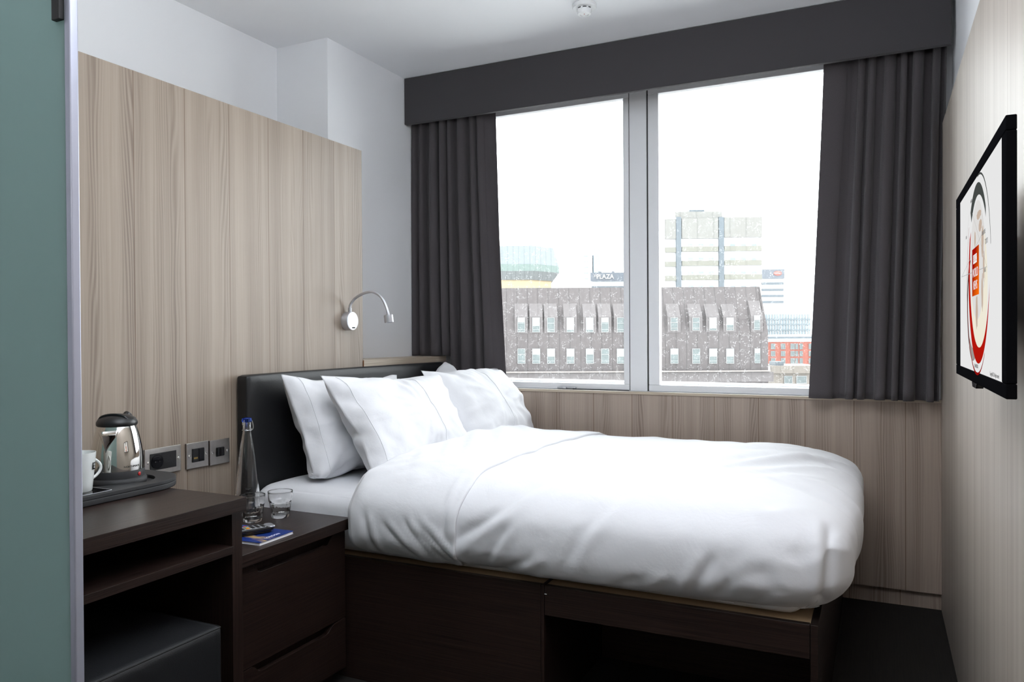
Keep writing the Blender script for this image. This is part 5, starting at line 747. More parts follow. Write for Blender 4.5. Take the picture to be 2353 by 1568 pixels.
1,-3,-7,-4,2,-1,-1,1,0,1,0,-2,1,1,0,0,0,-1,0,0,0,1,-1,-1,1,1,-8,-2,0,1,1,-1,0,0,0,1,1,1,2,-1,0,-1,-2,-1,1,-1,0,0,0,5,-8,6,-3,-2,-3,1,0,1,0,1,3,1,0,2,-2,-1,-2,-1,0,2,-4,
-1,0,1,-9,-1,1,0,2,-1,1,0,1,1,0,1,0,-1,1,0,1,-2,-1,-1,-1,-1,-1,-1,-9,-1,0,2,1,1,-1,0,0,2,-1,-1,0,1,2,-2,2,1,-3,-1,2,6,-8,-2,-9,2,0,0,1,0,0,0,1,-1,0,0,0,0,-1,7,-5,2,-2,1,
0,2,-2,-6,-8,-2,2,3,0,0,-1,0,0,-1,0,1,1,0,1,-5,8,-3,0,-6,8,0,-5,11,-9,-1,2,3,1,-2,1,1,-2,0,-1,-1,0,1,0,2,-6,6,3,-3,1,0,4,-8,-8,0,4,0,0,3,-1,-2,1,0,0,-2,-1,-1,-1,2,5,-4,4,
0,-5,-1,2,-6,-8,3,2,3,1,-1,4,0,3,-3,-1,0,0,1,2,-1,-2,3,1,-1,-7,-5,2,-8,-9,10,3,1,2,2,0,2,-2,3,2,1,0,0,-2,-3,0,-2,-3,8,-2,-10,-8,3,1031,17,16,16,16,15,16,16,16,17,16,16,
16,17,16,16,11,15,15,16,17,15,2,12,4,-5,0,0,0,1,0,0,0,0,0,0,0,-1,-2,0,3,1,1,0,-3,-5,13,1,3,-2,-2,0,0,1,0,0,0,0,0,0,0,-1,1,-1,2,0,1,0,0,5,-7,2,3,0,-2,-1,0,-1,1,0,0,-1,1,0,
0,0,0,1,1,0,-1,0,2,-1,-3,-1,3,0,-2,-1,0,1,-1,0,0,1,-1,0,0,1,1,0,-1,0,1,0,-1,-1,-2,-2,3,1,-1,-2,0,-1,0,0,1,-1,0,0,1,0,0,0,0,1,-1,0,0,0,0,-3,4,-5,2,0,-1,1,0,0,-1,0,1,0,-1,
1,0,0,0,0,0,-1,1,0,0,-1,6,-5,0,1,-1,-1,0,1,0,0,-1,1,0,-1,0,1,0,-1,0,1,0,0,-3,2,-3,10,-3,-3,0,0,0,-1,1,0,0,-1,1,0,0,-1,1,0,0,-1,0,1,2,0,-2,-2,3,0,2,0,0,0,0,0,0,0,-1,1,0,0,
-1,0,1,-1,0,0,5,-6,-4,1,0,4,-1,1,0,0,0,0,0,0,0,-1,1,-1,1,0,-1,0,0,-6,-3,7,0,2,-1,-1,1,0,0,0,-1,1,0,0,0,0,0,0,-1,0,0,0,-2,-3,10,-8,-2,-1,2,2,0,0,0,0,0,0,0,0,0,0,-1,1,0,0,
-2,1,-2,1,1,5,-1,-1,2,1,0,0,0,0,0,0,0,0,0,1,0,0,0,-1,1,0,-1,0,-1,5,0,0,1,0,1,-1,0,0,0,0,0,0,1,-1,0,0,0,0,0,-1,5,-1,-5,3,-2,2,2,0,-1,0,0,0,0,-1,1,0,-1,0,0,0,0,1,-1,0,1,8,
-5,-5,-2,4,-1,0,0,0,0,0,0,0,-1,0,-1,0,0,0,0,1,2,-2,-1,3,-4,3,306,1,2,2,2,6,-5,-1,0,-1,0,0,0,1,1,2,6,-5,-5,-3,-2,2,-2,0,13,-8,-4,-3,1,-4,2,0,1,1,-1,1,1,4,1,1,-14,1,4,5,-3,
9,3,-4,14,-2,-3,-2,-5,-3,2,1,-1,0,2,0,3,1,-9,-7,6,4,2,0,0,-12,8,10,14,0,-3,-1,0,-1,-1,-1,0,-1,-1,-1,1,-3,2,0,2,0,-1,-1,2,6,-1,2,13,1,-1,-2,0,0,0,0,-1,0,-2,0,-4,1,2,1,0,
-1,0,-1,6,1,1,0,14,0,0,-1,-1,0,0,0,-1,0,1,-2,-2,-5,3,3,1,1,0,2,0,-1,1,-4,14,-2,1,0,0,0,1,-1,0,0,-1,1,0,0,0,0,-1,1,0,0,0,0,0,0,13,0,0,1,0,0,-1,1,0,0,1,0,1,0,0,-1,-1,-1,1,
-1,0,0,0,3,9,5,1,-1,-1,0,1,0,0,1,1,0,0,0,0,0,0,-1,0,1,-3,0,0,0,13,0,0,0,1,1,0,-1,1,0,0,1,0,0,-1,0,1,0,-1,0,0,-2,-1,0,13,-1,0,2,1,0,-1,1,0,0,0,0,-1,1,1,0,-1,1,-1,-1,1,0,
-3,2,14,1,0,0,0,0,0,0,1,-1,0,0,0,0,-1,2,0,-1,1,0,0,0,-4,1,13,-1,2,2,0,-1,0,0,0,0,0,0,1,-1,1,-3,3,0,0,-3,3,0,-2,-5,14,-1,1,1,1,0,0,0,0,0,-1,-1,0,1,-1,2,-4,3,0,0,-2,2,1,-3,
14,1,1,0,0,0,1,0,-1,0,0,0,-1,-1,1,-1,2,-2,-2,4,-2,0,0,-2,14,1,1,0,0,0,-1,0,-1,1,0,1,0,0,-1,1,0,-1,0,1,0,-4,1,-2,13,3,0,1,0,0,0,-2,1,-3,-1,-2,-5,5,4,0,0,1,-1,-4,3,2,-4,3,]),
}
# ------------------------------------------------------------------ duvet (draped sheet, stored as measured heights)
D = upsample(upsample(grid_from(DUVET, 57, 51, 1000.0)))
for _ in range(4):      # relax the sheet a little
    E = D.copy()
    E[1:-1, 1:-1] = .5*D[1:-1, 1:-1]+.125*(D[:-2, 1:-1]+D[2:, 1:-1]+D[1:-1, :-2]+D[1:-1, 2:])
    D = E
gz = np.clip((D[:, :, 2]-.42)/.10, 0, 1); gz = .945+.06*gz*(2-gz)
fr_ = ((np.clip(D[:, :, 0]-1.17, 0, 9)/(.885*gz))**7.5+(np.abs(D[:, :, 1]-2.742)/(.752*gz))**7.5)**(1/7.5)
k_ = np.where(fr_ > 1, 1/np.maximum(fr_, 1e-6), 1.0)
D[:, :, 0] = np.where(D[:, :, 0] > 1.6, 1.17+(D[:, :, 0]-1.17)*k_, D[:, :, 0]); D[:, :, 1] = np.where(D[:, :, 0] > 1.6, 2.742+(D[:, :, 1]-2.742)*k_, D[:, :, 1])
D[:, :, 2] = np.maximum(D[:, :, 2], .424)
D[:, :, 1] += np.where(D[:, :, 1] < 2.3, (.010+.020*np.clip(np.maximum(1.2-D[:, :, 0], D[:, :, 0]-1.45)/.12, 0, 1))*np.clip(1-(D[:, :, 2]-.424)/.075, 0, 1)**1.5, 0)
nn = normals(D)
if nn[112, 60, 2] < 0: nn = -nn
CREASES = [  # (points x,z on the near side), width, depth
 ([(1.172,.684),(1.022,.571),(.969,.542)], .016, -.009), ([(1.113,.626),(.987,.544)], .012, -.006),
 ([(1.19,.667),(1.045,.555),(.98,.50)], .016, .007),
 ([(1.435,.671),(1.359,.591),(1.32,.517)], .018, -.008), ([(1.46,.665),(1.385,.585),(1.35,.51)], .02, .007),
 ([(1.109,.561),(1.043,.465)], .012, -.009), ([(1.13,.555),(1.065,.46)], .012, .007),
 ([(.868,.531),(.941,.444)], .010, -.011), ([(.885,.535),(.955,.45)], .010, .008), ([(.85,.561),(.923,.47)], .010, .008),
 ([(.832,.52),(.89,.45)], .010, -.009),
 ([(.706,.538),(.783,.465)], .012, -.008), ([(.725,.54),(.80,.465)], .012, .007),
 ([(.621,.55),(.635,.468)], .012, -.009), ([(.645,.55),(.66,.468)], .012, .007),
 ([(.784,.554),(.84,.48)], .011, -.008), ([(.80,.555),(.855,.48)], .011, .006),
 ([(1.175,.481),(1.074,.43)], .012, -.008), ([(1.22,.49),(1.12,.44)], .014, .006),
 ([(1.705,.546),(1.66,.466)], .016, -.010), ([(1.675,.55),(1.63,.47)], .018, .008),
 ([(1.751,.497),(1.726,.457)], .014, -.007), ([(1.842,.47),(1.808,.443)], .012, -.006),
 ([(1.962,.484),(1.97,.461)], .010, -.008), ([(1.985,.66),(1.99,.598),(1.987,.515),(1.975,.47)], .012, -.016), ([(1.955,.63),(1.962,.56),(1.955,.49)], .016, .008), ([(1.50,.47),(1.44,.44)], .014, -.006), ([(1.58,.49),(1.53,.45)], .014, .006),
 ([(.93,.62),(.905,.53)], .012, -.006), ([(.915,.66),(.93,.60),(.94,.52)], .009, .006),
]
def seg_dist(px, pz, pts):
    best = np.full(px.shape, 9.0); tap = np.ones(px.shape); k = 0
    for (ax, az), (bx, bz) in zip(pts, pts[1:]):
        vx, vz = bx-ax, bz-az; L = vx*vx+vz*vz
        t = np.clip(((px-ax)*vx+(pz-az)*vz)/L, 0, 1)
        d = np.hypot(px-(ax+t*vx), pz-(az+t*vz)); g = (k+t)/(len(pts)-1)
        tap = np.where(d < best, np.sqrt(np.clip(np.sin(PI*np.clip(g, .02, .98)), 0, 1)), tap); best = np.minimum(best, d)
        k += 1
    return best, tap
near = np.clip((2.16-D[:, :, 1])/.06, 0, 1)
disp = np.zeros(D.shape[:2])
for pts, w, a in CREASES:
    (x1_, z1_), (x2_, z2_) = pts[0], pts[-1]      # let each crease run on a little past its ends
    q_ = [(x1_-.25*(x2_-x1_), z1_-.25*(z2_-z1_))]+pts+[(x2_+.3*(x2_-x1_), z2_+.3*(z2_-z1_))]
    d_, t_ = seg_dist(D[:, :, 0], D[:, :, 2], q_)
    disp += .72*a*t_*np.exp(-(d_/(w*1.05))**2)*near
# pinched corner fold, foot end near side
foot = np.clip((D[:, :, 0]-1.90)/.05, 0, 1)*np.clip((2.3-D[:, :, 1])/.1, 0, 1)
# broad folds on the top and the foot
nzf = np.array([[noise.noise(Vector((p[0]*2.2+p[1]*1.6, p[1]*2.4-p[0]*1.1, p[2]*3.0))) for p in row] for row in D[::4, ::4]])
nzf = np.kron(nzf, np.ones((4, 4)))[:D.shape[0], :D.shape[1]]
kern = np.ones(9)/9
for ax in (0, 1): nzf = np.apply_along_axis(lambda v: np.convolve(np.pad(v, 4, 'edge'), kern, 'valid'), ax, nzf)
disp += .007*nzf
fx = D[:, :, 0]; fy = D[:, :, 1]
for y_, a_ in ((2.36, -.010), (2.52, .006), (2.95, -.008)):   # folds that run over the foot end
    disp += a_*np.exp(-((fy-y_-.25*(2.0-fx))/.03)**2)*np.clip((fx-1.75)/.2, 0, 1)
D = D+nn*disp[:, :, None]
cf = np.clip((fx-1.86)/.12, 0, 1)
dv = thing('duvet', 'thick white duvet spread over the bed, top edge folded back', 'duvet', (1.25, 2.76, .42))
# rolled head-end edge: the sheet turns down and back under
nn = normals(D); nn = nn if nn[112, 60, 2] > 0 else -nn
e0 = D[:, 0]; nv = nn[:, 2].copy(); nv[:, 0] = 0; nv /= np.linalg.norm(nv, axis=1, keepdims=True)+1e-9
cols = []
T = .026
for k in range(1, 9):
    a = PI*k/8
    cols.append(e0+np.array([-1.0, 0, 0])*T*math.sin(a)-nv*T*(1-math.cos(a)))
cols = [c+np.array([.08, 0, 0]) for c in [cols[-1]]] + cols[::-1]
G = np.concatenate([np.stack(cols, 1), D], 1)
grid_obj('cover', G, M['linen'], dv)
# turned-back cuff lying on the cover
kc = 2*23
cu_ = D[:, :kc+1]; cn = nn[:, :kc+1]
wv = np.array([.006*math.sin(j*.09)+.004*math.sin(j*.23) for j in range(D.shape[0])])
X = cu_[:, :, 0:1]
cuff = cu_+cn*(.0065+.004*np.clip((X-.62)/.3, 0, 1))
cuff[:, :, 0] += wv[:, None]*np.clip((X[:, :, 0]-.8)/.15, 0, 1)
last = cuff[:, -1]; ln = cn[:, -1]
ext = [last+np.array([.005, 0, 0])-ln*.0016, last+np.array([.0065, 0, 0])-ln*.006, last+np.array([.004, 0, 0])-ln*.0125]
first = [cuff[:, 0]-cn[:, 0]*.008-np.array([.004, 0, 0])]
grid_obj('turned_back_cuff', np.concatenate([np.stack(first, 1), cuff, np.stack(ext, 1)], 1), M['linen'], dv)

# ------------------------------------------------------------------ pillows
NXP, NYP = 46, 32
def pillow(grids, label, shift=(0, 0, 0), seam_cols=(), crease=.014, seed=0, zs=1.0):
    A = grid_from(grids[0], 17, 24, 1000.0); B = grid_from(grids[1], 17, 24, 500.0)
    B[0], B[-1], B[:, 0], B[:, -1] = A[0], A[-1], A[:, 0], A[:, -1]
    A = upsample(upsample(A)); B = upsample(upsample(B))
    B[0], B[-1], B[:, 0], B[:, -1] = A[0], A[-1], A[:, 0], A[:, -1]
    sh = np.array(shift); A = A+sh; B = B+sh
    for Q in (A, B): Q[:, :, 2] = .612+(Q[:, :, 2]-.612)*zs
    ny, nx, _ = A.shape
    # soft creases running in from the seams
    nA = normals(A)
    if nA[ny//2, nx//2, 0] < 0: nA = -nA
    W = np.zeros((ny, nx))
    for j in range(ny):
        for i in range(nx):
            u, v = i/(nx-1)-.5, j/(ny-1)-.5
            e = min(1, 6*min(.5-abs(u), .5-abs(v)))
            r = math.hypot(u*1.5, v); a = math.atan2(v, u*1.5)
            n1 = noise.noise(Vector((a*2.6, r*2.2, seed))); n2 = noise.noise(Vector((u*5+v*3+seed, v*9-u*4, seed*2)))
            W[j, i] = e*(crease*(1-abs(n1)*3.2)*.35*min(1, r*2.4) + crease*.55*n2)
    A = A+nA*W[:, :, None]
    c = A.reshape(-1, 3).mean(0); z0 = min(A[:, :, 2].min(), B[:, :, 2].min())
    root = thing('pillow', label, 'pillow', (c[0], c[1], z0), 'white pillows at the headboard')
    V = []; idA = {}; idB = {}; F = []
    for j in range(ny):
        for i in range(nx): idA[i, j] = len(V); V.append(tuple(A[j, i]))
    for j in range(ny):
        for i in range(nx):
            if i in (0, nx-1) or j in (0, ny-1): idB[i, j] = idA[i, j]
            else: idB[i, j] = len(V); V.append(tuple(B[j, i]))
    for j in range(ny-1):
        for i in range(nx-1):
            F.append([idA[i, j], idA[i+1, j], idA[i+1, j+1], idA[i, j+1]]); F.append([idB[i, j], idB[i, j+1], idB[i+1, j+1], idB[i+1, j]])
    me = bpy.data.meshes.new('pillowcase'); me.from_pydata(V, [], F); me.materials.append(M['linen'])
    for p in me.polygons: p.use_smooth = True
    o = bpy.data.objects.new('pillowcase', me); C.objects.link(o); o.parent = root; o.matrix_parent_inverse = Matrix.Translation(-root.location)
    nA = normals(A)
    if nA[ny//2, nx//2, 0] < 0: nA = -nA
    for cidx in seam_cols:     # stitched hem line across the open end
        i = cidx*2
        MB().tube([tuple(A[j, i]+nA[j, i]*.0008) for j in range(2, ny-2)], .0013, 8).build('stitched_hem', M['linen'], root, smooth=True)
    return root
pillow(PIL['back_left'], 'white pillow against the headboard nearest the bottle, behind another', seam_cols=(4,), seed=1, zs=.945)
pillow(PIL['back_right'], 'white pillow against the headboard at the curtain end, mostly hidden', seed=2)
pillow(PIL['front_right'], 'white pillow in front at the window end, glowing in daylight', seam_cols=(25,), seed=3)
pillow(PIL['front_left'], 'large white front pillow nearest the desk, leaning on the back one', (.0, .105, .0), seam_cols=(4, 26), seed=4, zs=.91)
# ------------------------------------------------------------------ desk
dk = thing('desk', 'dark wenge desk with open shelf, kettle tray on top', 'desk', (.3, 1.15, 0))
box('desktop', M['dark_y'], (.002, .606, .78, 1.498, .684, .720), dk, .0012)
box('side_panel', M['dark_v'], (.002, .590, 1.4625, 1.497, 0, .683), dk, .0008)
box('side_panel', M['dark_v'], (.002, .590, .785, .815, 0, .683), dk, .0008)
box('shelf', M['dark_y'], (.02, .596, .816, 1.4615, .578, .598), dk, .0008)
box('back_panel', M['dark_y'], (.003, .019, .816, 1.4615, .05, .683), dk)

# stool
st = thing('stool', 'black leather cube stool pushed under the desk', 'stool', (.44, 1.18, 0))
soft_box('seat_block', M['leather'], (.235, .640, .975, 1.380, .015, .427), .010, st, .004)
r_ = []
for (x, y) in [(.636, .98), (.636, 1.376)]: r_.append((x, y, .4225))
MB().tube([(.6375, .984+i*(.392/20), .4245) for i in range(21)], .0022, 8).build('piping', M['piping'], st, smooth=True)
MB().tube([(.24+i*(.392/20), 1.3775, .4245) for i in range(21)], .0022, 8).build('piping', M['piping'], st, smooth=True)
for x, y in [(.26, 1.0), (.615, 1.0), (.26, 1.355), (.615, 1.355)]:
    MB().lathe([(.014, 0), (.014, .016)], x, y, 16).build('foot', M['black'], st)

# ------------------------------------------------------------------ bedside cabinet
bs = thing('bedside_cabinet', 'dark wenge bedside cabinet with notched drawers between desk and bed', 'cabinet', (.27, 1.77, 0))
box('top', M['dark_y'], (.002, .531, 1.499, 2.034, .505, .5405), bs, .0012)
cb = MB().box(.002, .486, 1.503, 1.521, .04, .504).box(.002, .486, 2.008, 2.026, .04, .504).box(.002, .486, 1.522, 2.007, .04, .058).box(.002, .014, 1.522, 2.007, .059, .504).box(.47, .486, 1.522, 2.007, .445, .504).box(.47, .486, 1.522, 2.007, .150, .225)
cb.build('carcass', M['dark_v'], bs)
box('plinth', M['dark_y'], (.01, .46, 1.51, 2.02, 0, .038), bs)
def drawer(z0, z1, d, name='drawer'):
    o = [(1.503, z0), (2.027, z0), (2.027, z1), (1.971, z1), (1.958, z1-.006), (1.940, z1-d+.004), (1.928, z1-d), (1.648, z1-d), (1.636, z1-d+.004), (1.622, z1-.006), (1.612, z1), (1.503, z1)]
    MB().prism([(.492, y, z) for y, z in o], (.018, 0, 0)).build(name, M['dark_y'], bs, bevel=.0012)
drawer(.2115, .4985, .030); drawer(.045, .2085, .024)

# ------------------------------------------------------------------ tray, kettle, mug
TZ = .7205
tr = thing('kettle_tray', 'black tray holding the kettle and mug on the desk', 'tray', (.2, 1.3, TZ))
def rrect(x0, x1, y0, y1, r, n=10, rx=None):
    P = []
    for cx, cy, a0 in ((x1-r, y1-r, 0), (x0+r, y1-r, 90), (x0+r, y0+r, 180), (x1-r, y0+r, 270)):
        for k in range(n+1):
            a = math.radians(a0+90*k/n); P.append((cx+r*math.cos(a), cy+r*math.sin(a)))
    return P
KX, KY = .205, 1.424
out = rrect(.035, .335, .86, 1.575, .125, 14)
b = MB()
b.prism([(x, y, TZ) for x, y in out], (0, 0, .0155))
b.build('tray_body', M['blackm'], tr, bevel=.003)
# raised rim / step with a round recess for the kettle base
inn = []
top = MB()
O = [Vector((x, y, TZ+.0160)) for x, y in out]
cen = Vector((KX, KY, 0)); R = .094
ring_o = []
N = len(O)
vo = [top.b.verts.new(p) for p in O]; vo2 = [top.b.verts.new(p+Vector((0, 0, .009))) for p in O]
vi = []; vi2 = []
for p in O:
    d = Vector((p.x-KX, p.y-KY, 0)); a = math.atan2(d.y, d.x)
    q = Vector((KX+R*math.cos(a), KY+R*math.sin(a), TZ+.0160))
    vi.append(top.b.verts.new(q)); vi2.append(top.b.verts.new(q+Vector((0, 0, .009))))
for i in range(N):
    j = (i+1) % N
    top.b.faces.new([vo[i], vo[j], vo2[j], vo2[i]]); top.b.faces.new([vo2[i], vo2[j], vi2[j], vi2[i]])
    top.b.faces.new([vi2[i], vi2[j], vi[j], vi[i]]); top.b.faces.new([vi[i], vi[j], vo[j], vo[i]])
top.build('tray_rim', M['blackm'], tr, bevel=.002)

KZ = TZ+.0165
kt = thing('kettle', 'polished steel electric kettle with black lid on the tray', 'kettle', (KX, KY, KZ))
MB().lathe([(.072, KZ), (.074, KZ+.004), (.074, KZ+.014), (.070, KZ+.019), (.068, KZ+.020), (.0685, KZ+.036), (.0672, KZ+.040)], KX, KY, 64).build('base', M['blackm'], kt, smooth=True)
prof = [(.0665, .0405), (.0668, .055), (.0665, .07), (.0650, .09), (.0615, .11), (.0572, .13), (.0525, .148), (.0492, .158), (.0487, .1595)]
MB().lathe([(r, KZ+z) for r, z in prof], KX, KY, 96).build('body', M['chrome'], kt, smooth=True)
# spout towards the desk front
sa = math.radians(-62); sd = Vector((math.cos(sa), math.sin(sa), 0)); sp = Vector((-sd.y, sd.x, 0)); kc_ = Vector((KX, KY, KZ))
spm = MB()
rows = []
for z, out_, w in ((.092, .0655, .001), (.105, .070, .010), (.122, .076, .018), (.138, .082, .024), (.152, .086, .027)):
    row = []
    for k in range(-6, 7):
        u = k/6; ww = w*u
        back = (1-abs(u)**1.3)
        rr = .0495+(out_-.0495)*back
        row.append(tuple(kc_+sd*rr+sp*ww+Vector((0, 0, z))))
    rows.append(row)
spm.grid(rows)
so = spm.build('spout', M['chrome'], kt, smooth=True); so.modifiers.new('S', 'SOLIDIFY').thickness = .0015
MB().lathe([(.0497, KZ+.160), (.0517, KZ+.163), (.0517, KZ+.170), (.0495, KZ+.174), (.046, KZ+.180), (.034, KZ+.187), (.018, KZ+.191), (.002, KZ+.192)], KX, KY, 64).build('lid', M['black'], kt, smooth=True)
lg = MB(); lg.tube([tuple(kc_+sp*(.036*math.cos(PI*i/16))+sd*.022+Vector((0, 0, .178+.013*math.sin(PI*i/16)))) for i in range(17)], .0042, 10)
lg.build('lid_grip', M['gloss_black'], kt, smooth=True)
ha = math.radians(120); hd = Vector((math.cos(ha), math.sin(ha), 0))
hp = [(.050, .176), (.062, .184), (.076, .178), (.088, .160), (.096, .135), (.099, .108), (.097, .080), (.090, .055), (.080, .040), (.066, .034)]
hs = []
for i in range(len(hp)-1):
    for k in range(4):
        t = k/4; a, b2 = hp[i], hp[i+1]; hs.append((a[0]+(b2[0]-a[0])*t, a[1]+(b2[1]-a[1])*t))
MB().tube([tuple(kc_+hd*r+Vector((0, 0, z))) for r, z in hs], .0095, 14).build('handle', M['black'], kt, smooth=True)
lt = math.radians(14)
MB().lathe([(.0050, 0), (.0056, .0015), (.004, .0025)], 0, 0, 20, mat=frame(kc_+Vector((math.cos(lt), math.sin(lt), 0))*.0675+Vector((0, 0, .029)), (-math.sin(lt), math.cos(lt), 0), (0, 0, 1))).build('power_light', M['red'], kt, smooth=True)
def curved_text(name, body, size, mat, c, R, ang, z, parent, bold=0):
    o = text_mesh(name, body, size, mat, Matrix.Identity(4), None, .0001, bold=bold)
    for v in o.data.vertices:
        a = ang+v.co.x/R; rr = R+v.co.z
        v.co = Vector((c[0]+rr*math.cos(a), c[1]+rr*math.sin(a), z+v.co.y))
    o.parent = parent; o.matrix_parent_inverse = Matrix.Translation(-parent.location)
    return o
curved_text('wordmark', 'NORTHMACE', .0075, M['ink'], (KX, KY), .0672, math.radians(-4), KZ+.052, kt)

MX, MY, MZ = .257, 1.274, TZ+.0262
mg = thing('mug', 'white mug with a small black logo beside the kettle', 'mug', (MX, MY, MZ))
MB().lathe([(.001, MZ), (.029, MZ), (.031, MZ+.003), (.034, MZ+.03), (.0375, MZ+.065), (.0405, MZ+.098), (.0405, MZ+.0995), (.0385, MZ+.0995), (.0375, MZ+.097), (.0345, MZ+.06), (.031, MZ+.03), (.028, MZ+.006), (.001, MZ+.005)], MX, MY, 56, cap=False).build('cup', M['ceramic'], mg, smooth=True)
ma = math.radians(84); md_ = Vector((math.cos(ma), math.sin(ma), 0)); mc = Vector((MX, MY, MZ))
MB().tube([tuple(mc+md_*(.0355+.023*math.sin(PI*t/14)**.8)+Vector((0, 0, .080-.052*t/14))) for t in range(15)], .0035, 12).build('handle', M['ceramic'], mg, smooth=True)
la = math.radians(30)
lg = MB()
for i in range(8):
    pass
rows = [[(MX+(.0392-.0005*(1-j))*math.cos(la+(i-4)*.044), MY+(.0392-.0005*(1-j))*math.sin(la+(i-4)*.044), MZ+.056+.018*j) for i in range(9)] for j in (0, 1)]
lo = MB().grid(rows).build('logo_square', M['ink'], mg, smooth=True); lo.modifiers.new('S', 'SOLIDIFY').thickness = .0006
curved_text('logo_letter', 'Z', .014, M['whiteink'], (MX, MY), .0398, la, MZ+.0645, mg)
cd = MB().prism([(x, y, TZ+.0253) for x, y in rrect(.195, .318, 1.20, 1.325, .006, 4)], (0, 0, .0008)); cd_ = tag(cd.build('coaster', M['gloss_black']), 'thin black coaster with pale edge under the mug', 'coaster')
MB().tube([(x, y, TZ+.0262) for x, y in rrect(.195, .318, 1.20, 1.325, .006, 4)+[(.318, 1.319)]], .0007, 6, cap=False).build('pale_edge', M['silver'], cd_, smooth=True)

# ------------------------------------------------------------------ wall plates
def plate(y0, y1, z0, z1, label):
    root = thing('wall_plate', label, 'switch plate', (.001, (y0+y1)/2, z0), 'steel wall plates above the desk')
    box('back_box', M['black'], (.001, .004, y0+.001, y1-.001, z0+.001, z1-.001), root)
    box('face_plate', M['brushed'], (.0042, .0092, y0, y1, z0, z1), root, .0015)
    for y in (y0+.011, y1-.011):
        m = frame(Vector((.0092, y, (z0+z1)/2)), (0, 1, 0), (0, 0, 1))
        MB().lathe([(.0042, 0), (.0042, .001), (.003, .0016)], 0, 0, 16, mat=m).build('screw', M['chrome'], root, smooth=True)
    return root
zc = .7397
p1 = plate(1.667, 1.806, zc-.0435, zc+.0435, 'wide steel double socket plate beside the kettle')
box('insert', M['black'], (.0094, .0115, 1.686, 1.786, zc-.027, zc+.027), p1, .001)
m = frame(Vector((.0116, 1.711, zc)), (0, 1, 0), (0, 0, 1))
MB().lathe([(.0225, .002), (.0225, 0), (.020, -.0015), (.019, -.001)], 0, 0, 40, cap=True, mat=m).build('round_socket', M['gloss_black'], p1, smooth=True)
for dy, dz in ((-.008, 0), (.008, 0)): MB().lathe([(.0025, 0), (.0025, .001)], dy, dz, 14, mat=frame(Vector((.0136, 1.711, zc)), (0, 1, 0), (0, 0, 1))).build('pin_hole', M['ink'], p1)
for y, z, w, h in ((1.761, .012, .003, .008), (1.750, -.010, .006, .004), (1.773, -.010, .006, .004)):
    box('slot', M['ink'], (.0116, .0119, y-w/2, y+w/2, zc+z-h/2, zc+z+h/2), p1)
zc = .7378
p2 = plate(1.829, 1.922, zc-.0435, zc+.0435, 'square steel plate with a lit card switch, middle of the three')
box('insert', M['black'], (.0094, .0125, 1.852, 1.900, zc-.023, zc+.023), p2, .001)
box('rocker', M['gloss_black'], (.0127, .0150, 1.877, 1.899, zc-.022, zc+.022), p2, .001)
box('indicator', M['gold'], (.0127, .0133, 1.856, 1.872, zc-.012, zc-.006), p2)
zc = .7352
p3 = plate(1.928, 2.017, zc-.0435, zc+.0435, 'square steel double switch plate nearest the headboard')
box('insert', M['black'], (.0094, .0108, 1.9555, 1.9895, zc-.016, zc+.016), p3, .0008)
box('rocker', M['gloss_black'], (.0109, .0150, 1.957, 1.9720, zc-.0145, zc+.0145), p3, .0012)
box('rocker', M['gloss_black'], (.0109, .0150, 1.9730, 1.988, zc-.0145, zc+.0145), p3, .0012)

# ------------------------------------------------------------------ reading lamp
lp_ = thing('reading_lamp', 'silver gooseneck reading lamp on the pale panelling above the headboard', 'lamp', (0, 2.70, 1.205))
m = frame(Vector((.0005, 2.700, 1.205)), (0, 1, 0), (0, 0, 1))
MB().lathe([(.0405, 0), (.0405, .030), (.0392, .0322), (.037, .0328)], 0, 0, 64, mat=m).build('base', M['silver'], lp_, smooth=True)
m2 = frame(Vector((.0335, 2.704, 1.176)), (0, 1, 0), (0, 0, 1))
sw = MB(); sw.box(-.008, .008, -.003, .003, 0, .002, mat=m2).box(0, .006, -.002, .002, .002, .006, mat=m2); sw.build('switch', M['black'], lp_, bevel=.0006)
AP = [(.018, 1.244), (.018, 1.262), (.023, 1.280), (.044, 1.302), (.068, 1.315), (.091, 1.3235), (.112, 1.328), (.132, 1.329), (.152, 1.325), (.170, 1.316), (.186, 1.302), (.199, 1.283), (.209, 1.262), (.216, 1.242), (.220, 1.226)]
def smooth_path(pts, k=6):
    P = [Vector(p) for p in pts]; out = []
    for i in range(len(P)-1):
        a, b, c, d = P[max(i-1, 0)], P[i], P[i+1], P[min(i+2, len(P)-1)]
        for j in range(k):
            t = j/k; out.append(.5*((2*b)+(c-a)*t+(2*a-5*b+4*c-d)*t*t+(3*b-a-3*c+d)*t**3))
    return out+[P[-1]]
MB().tube(smooth_path([(x, 2.70, z) for x, z in AP]), .0058, 14).build('gooseneck', M['silver'], lp_, smooth=True)
MB().tube([(.018, 2.70, 1.240), (.018, 2.70, 1.262)], .0075, 16).build('collar', M['silver'], lp_, smooth=True)
hd_ = Vector((.14, 0, -1)).normalized(); hx = Vector((0, 1, 0)); hm = frame(Vector((.2195, 2.70, 1.228)), hx, hd_.cross(hx)) 
hm = Matrix((hx, hd_.cross(hx), hd_)).transposed().to_4x4(); hm.translation = Vector((.2195, 2.70, 1.230))
MB().lathe([(.004, 0), (.0175, .001), (.0195, .003), (.0195, .032), (.0185, .0345), (.015, .0345), (.014, .030)], 0, 0, 40, mat=hm).build('lamp_head', M['silver'], lp_, smooth=True)
MB().lathe([(.0135, .0305), (.010, .0335), (.003, .0345)], 0, 0, 30, mat=hm).build('lens', plain('lamp_lens', (.55, .6, .8), .1), lp_, smooth=True)

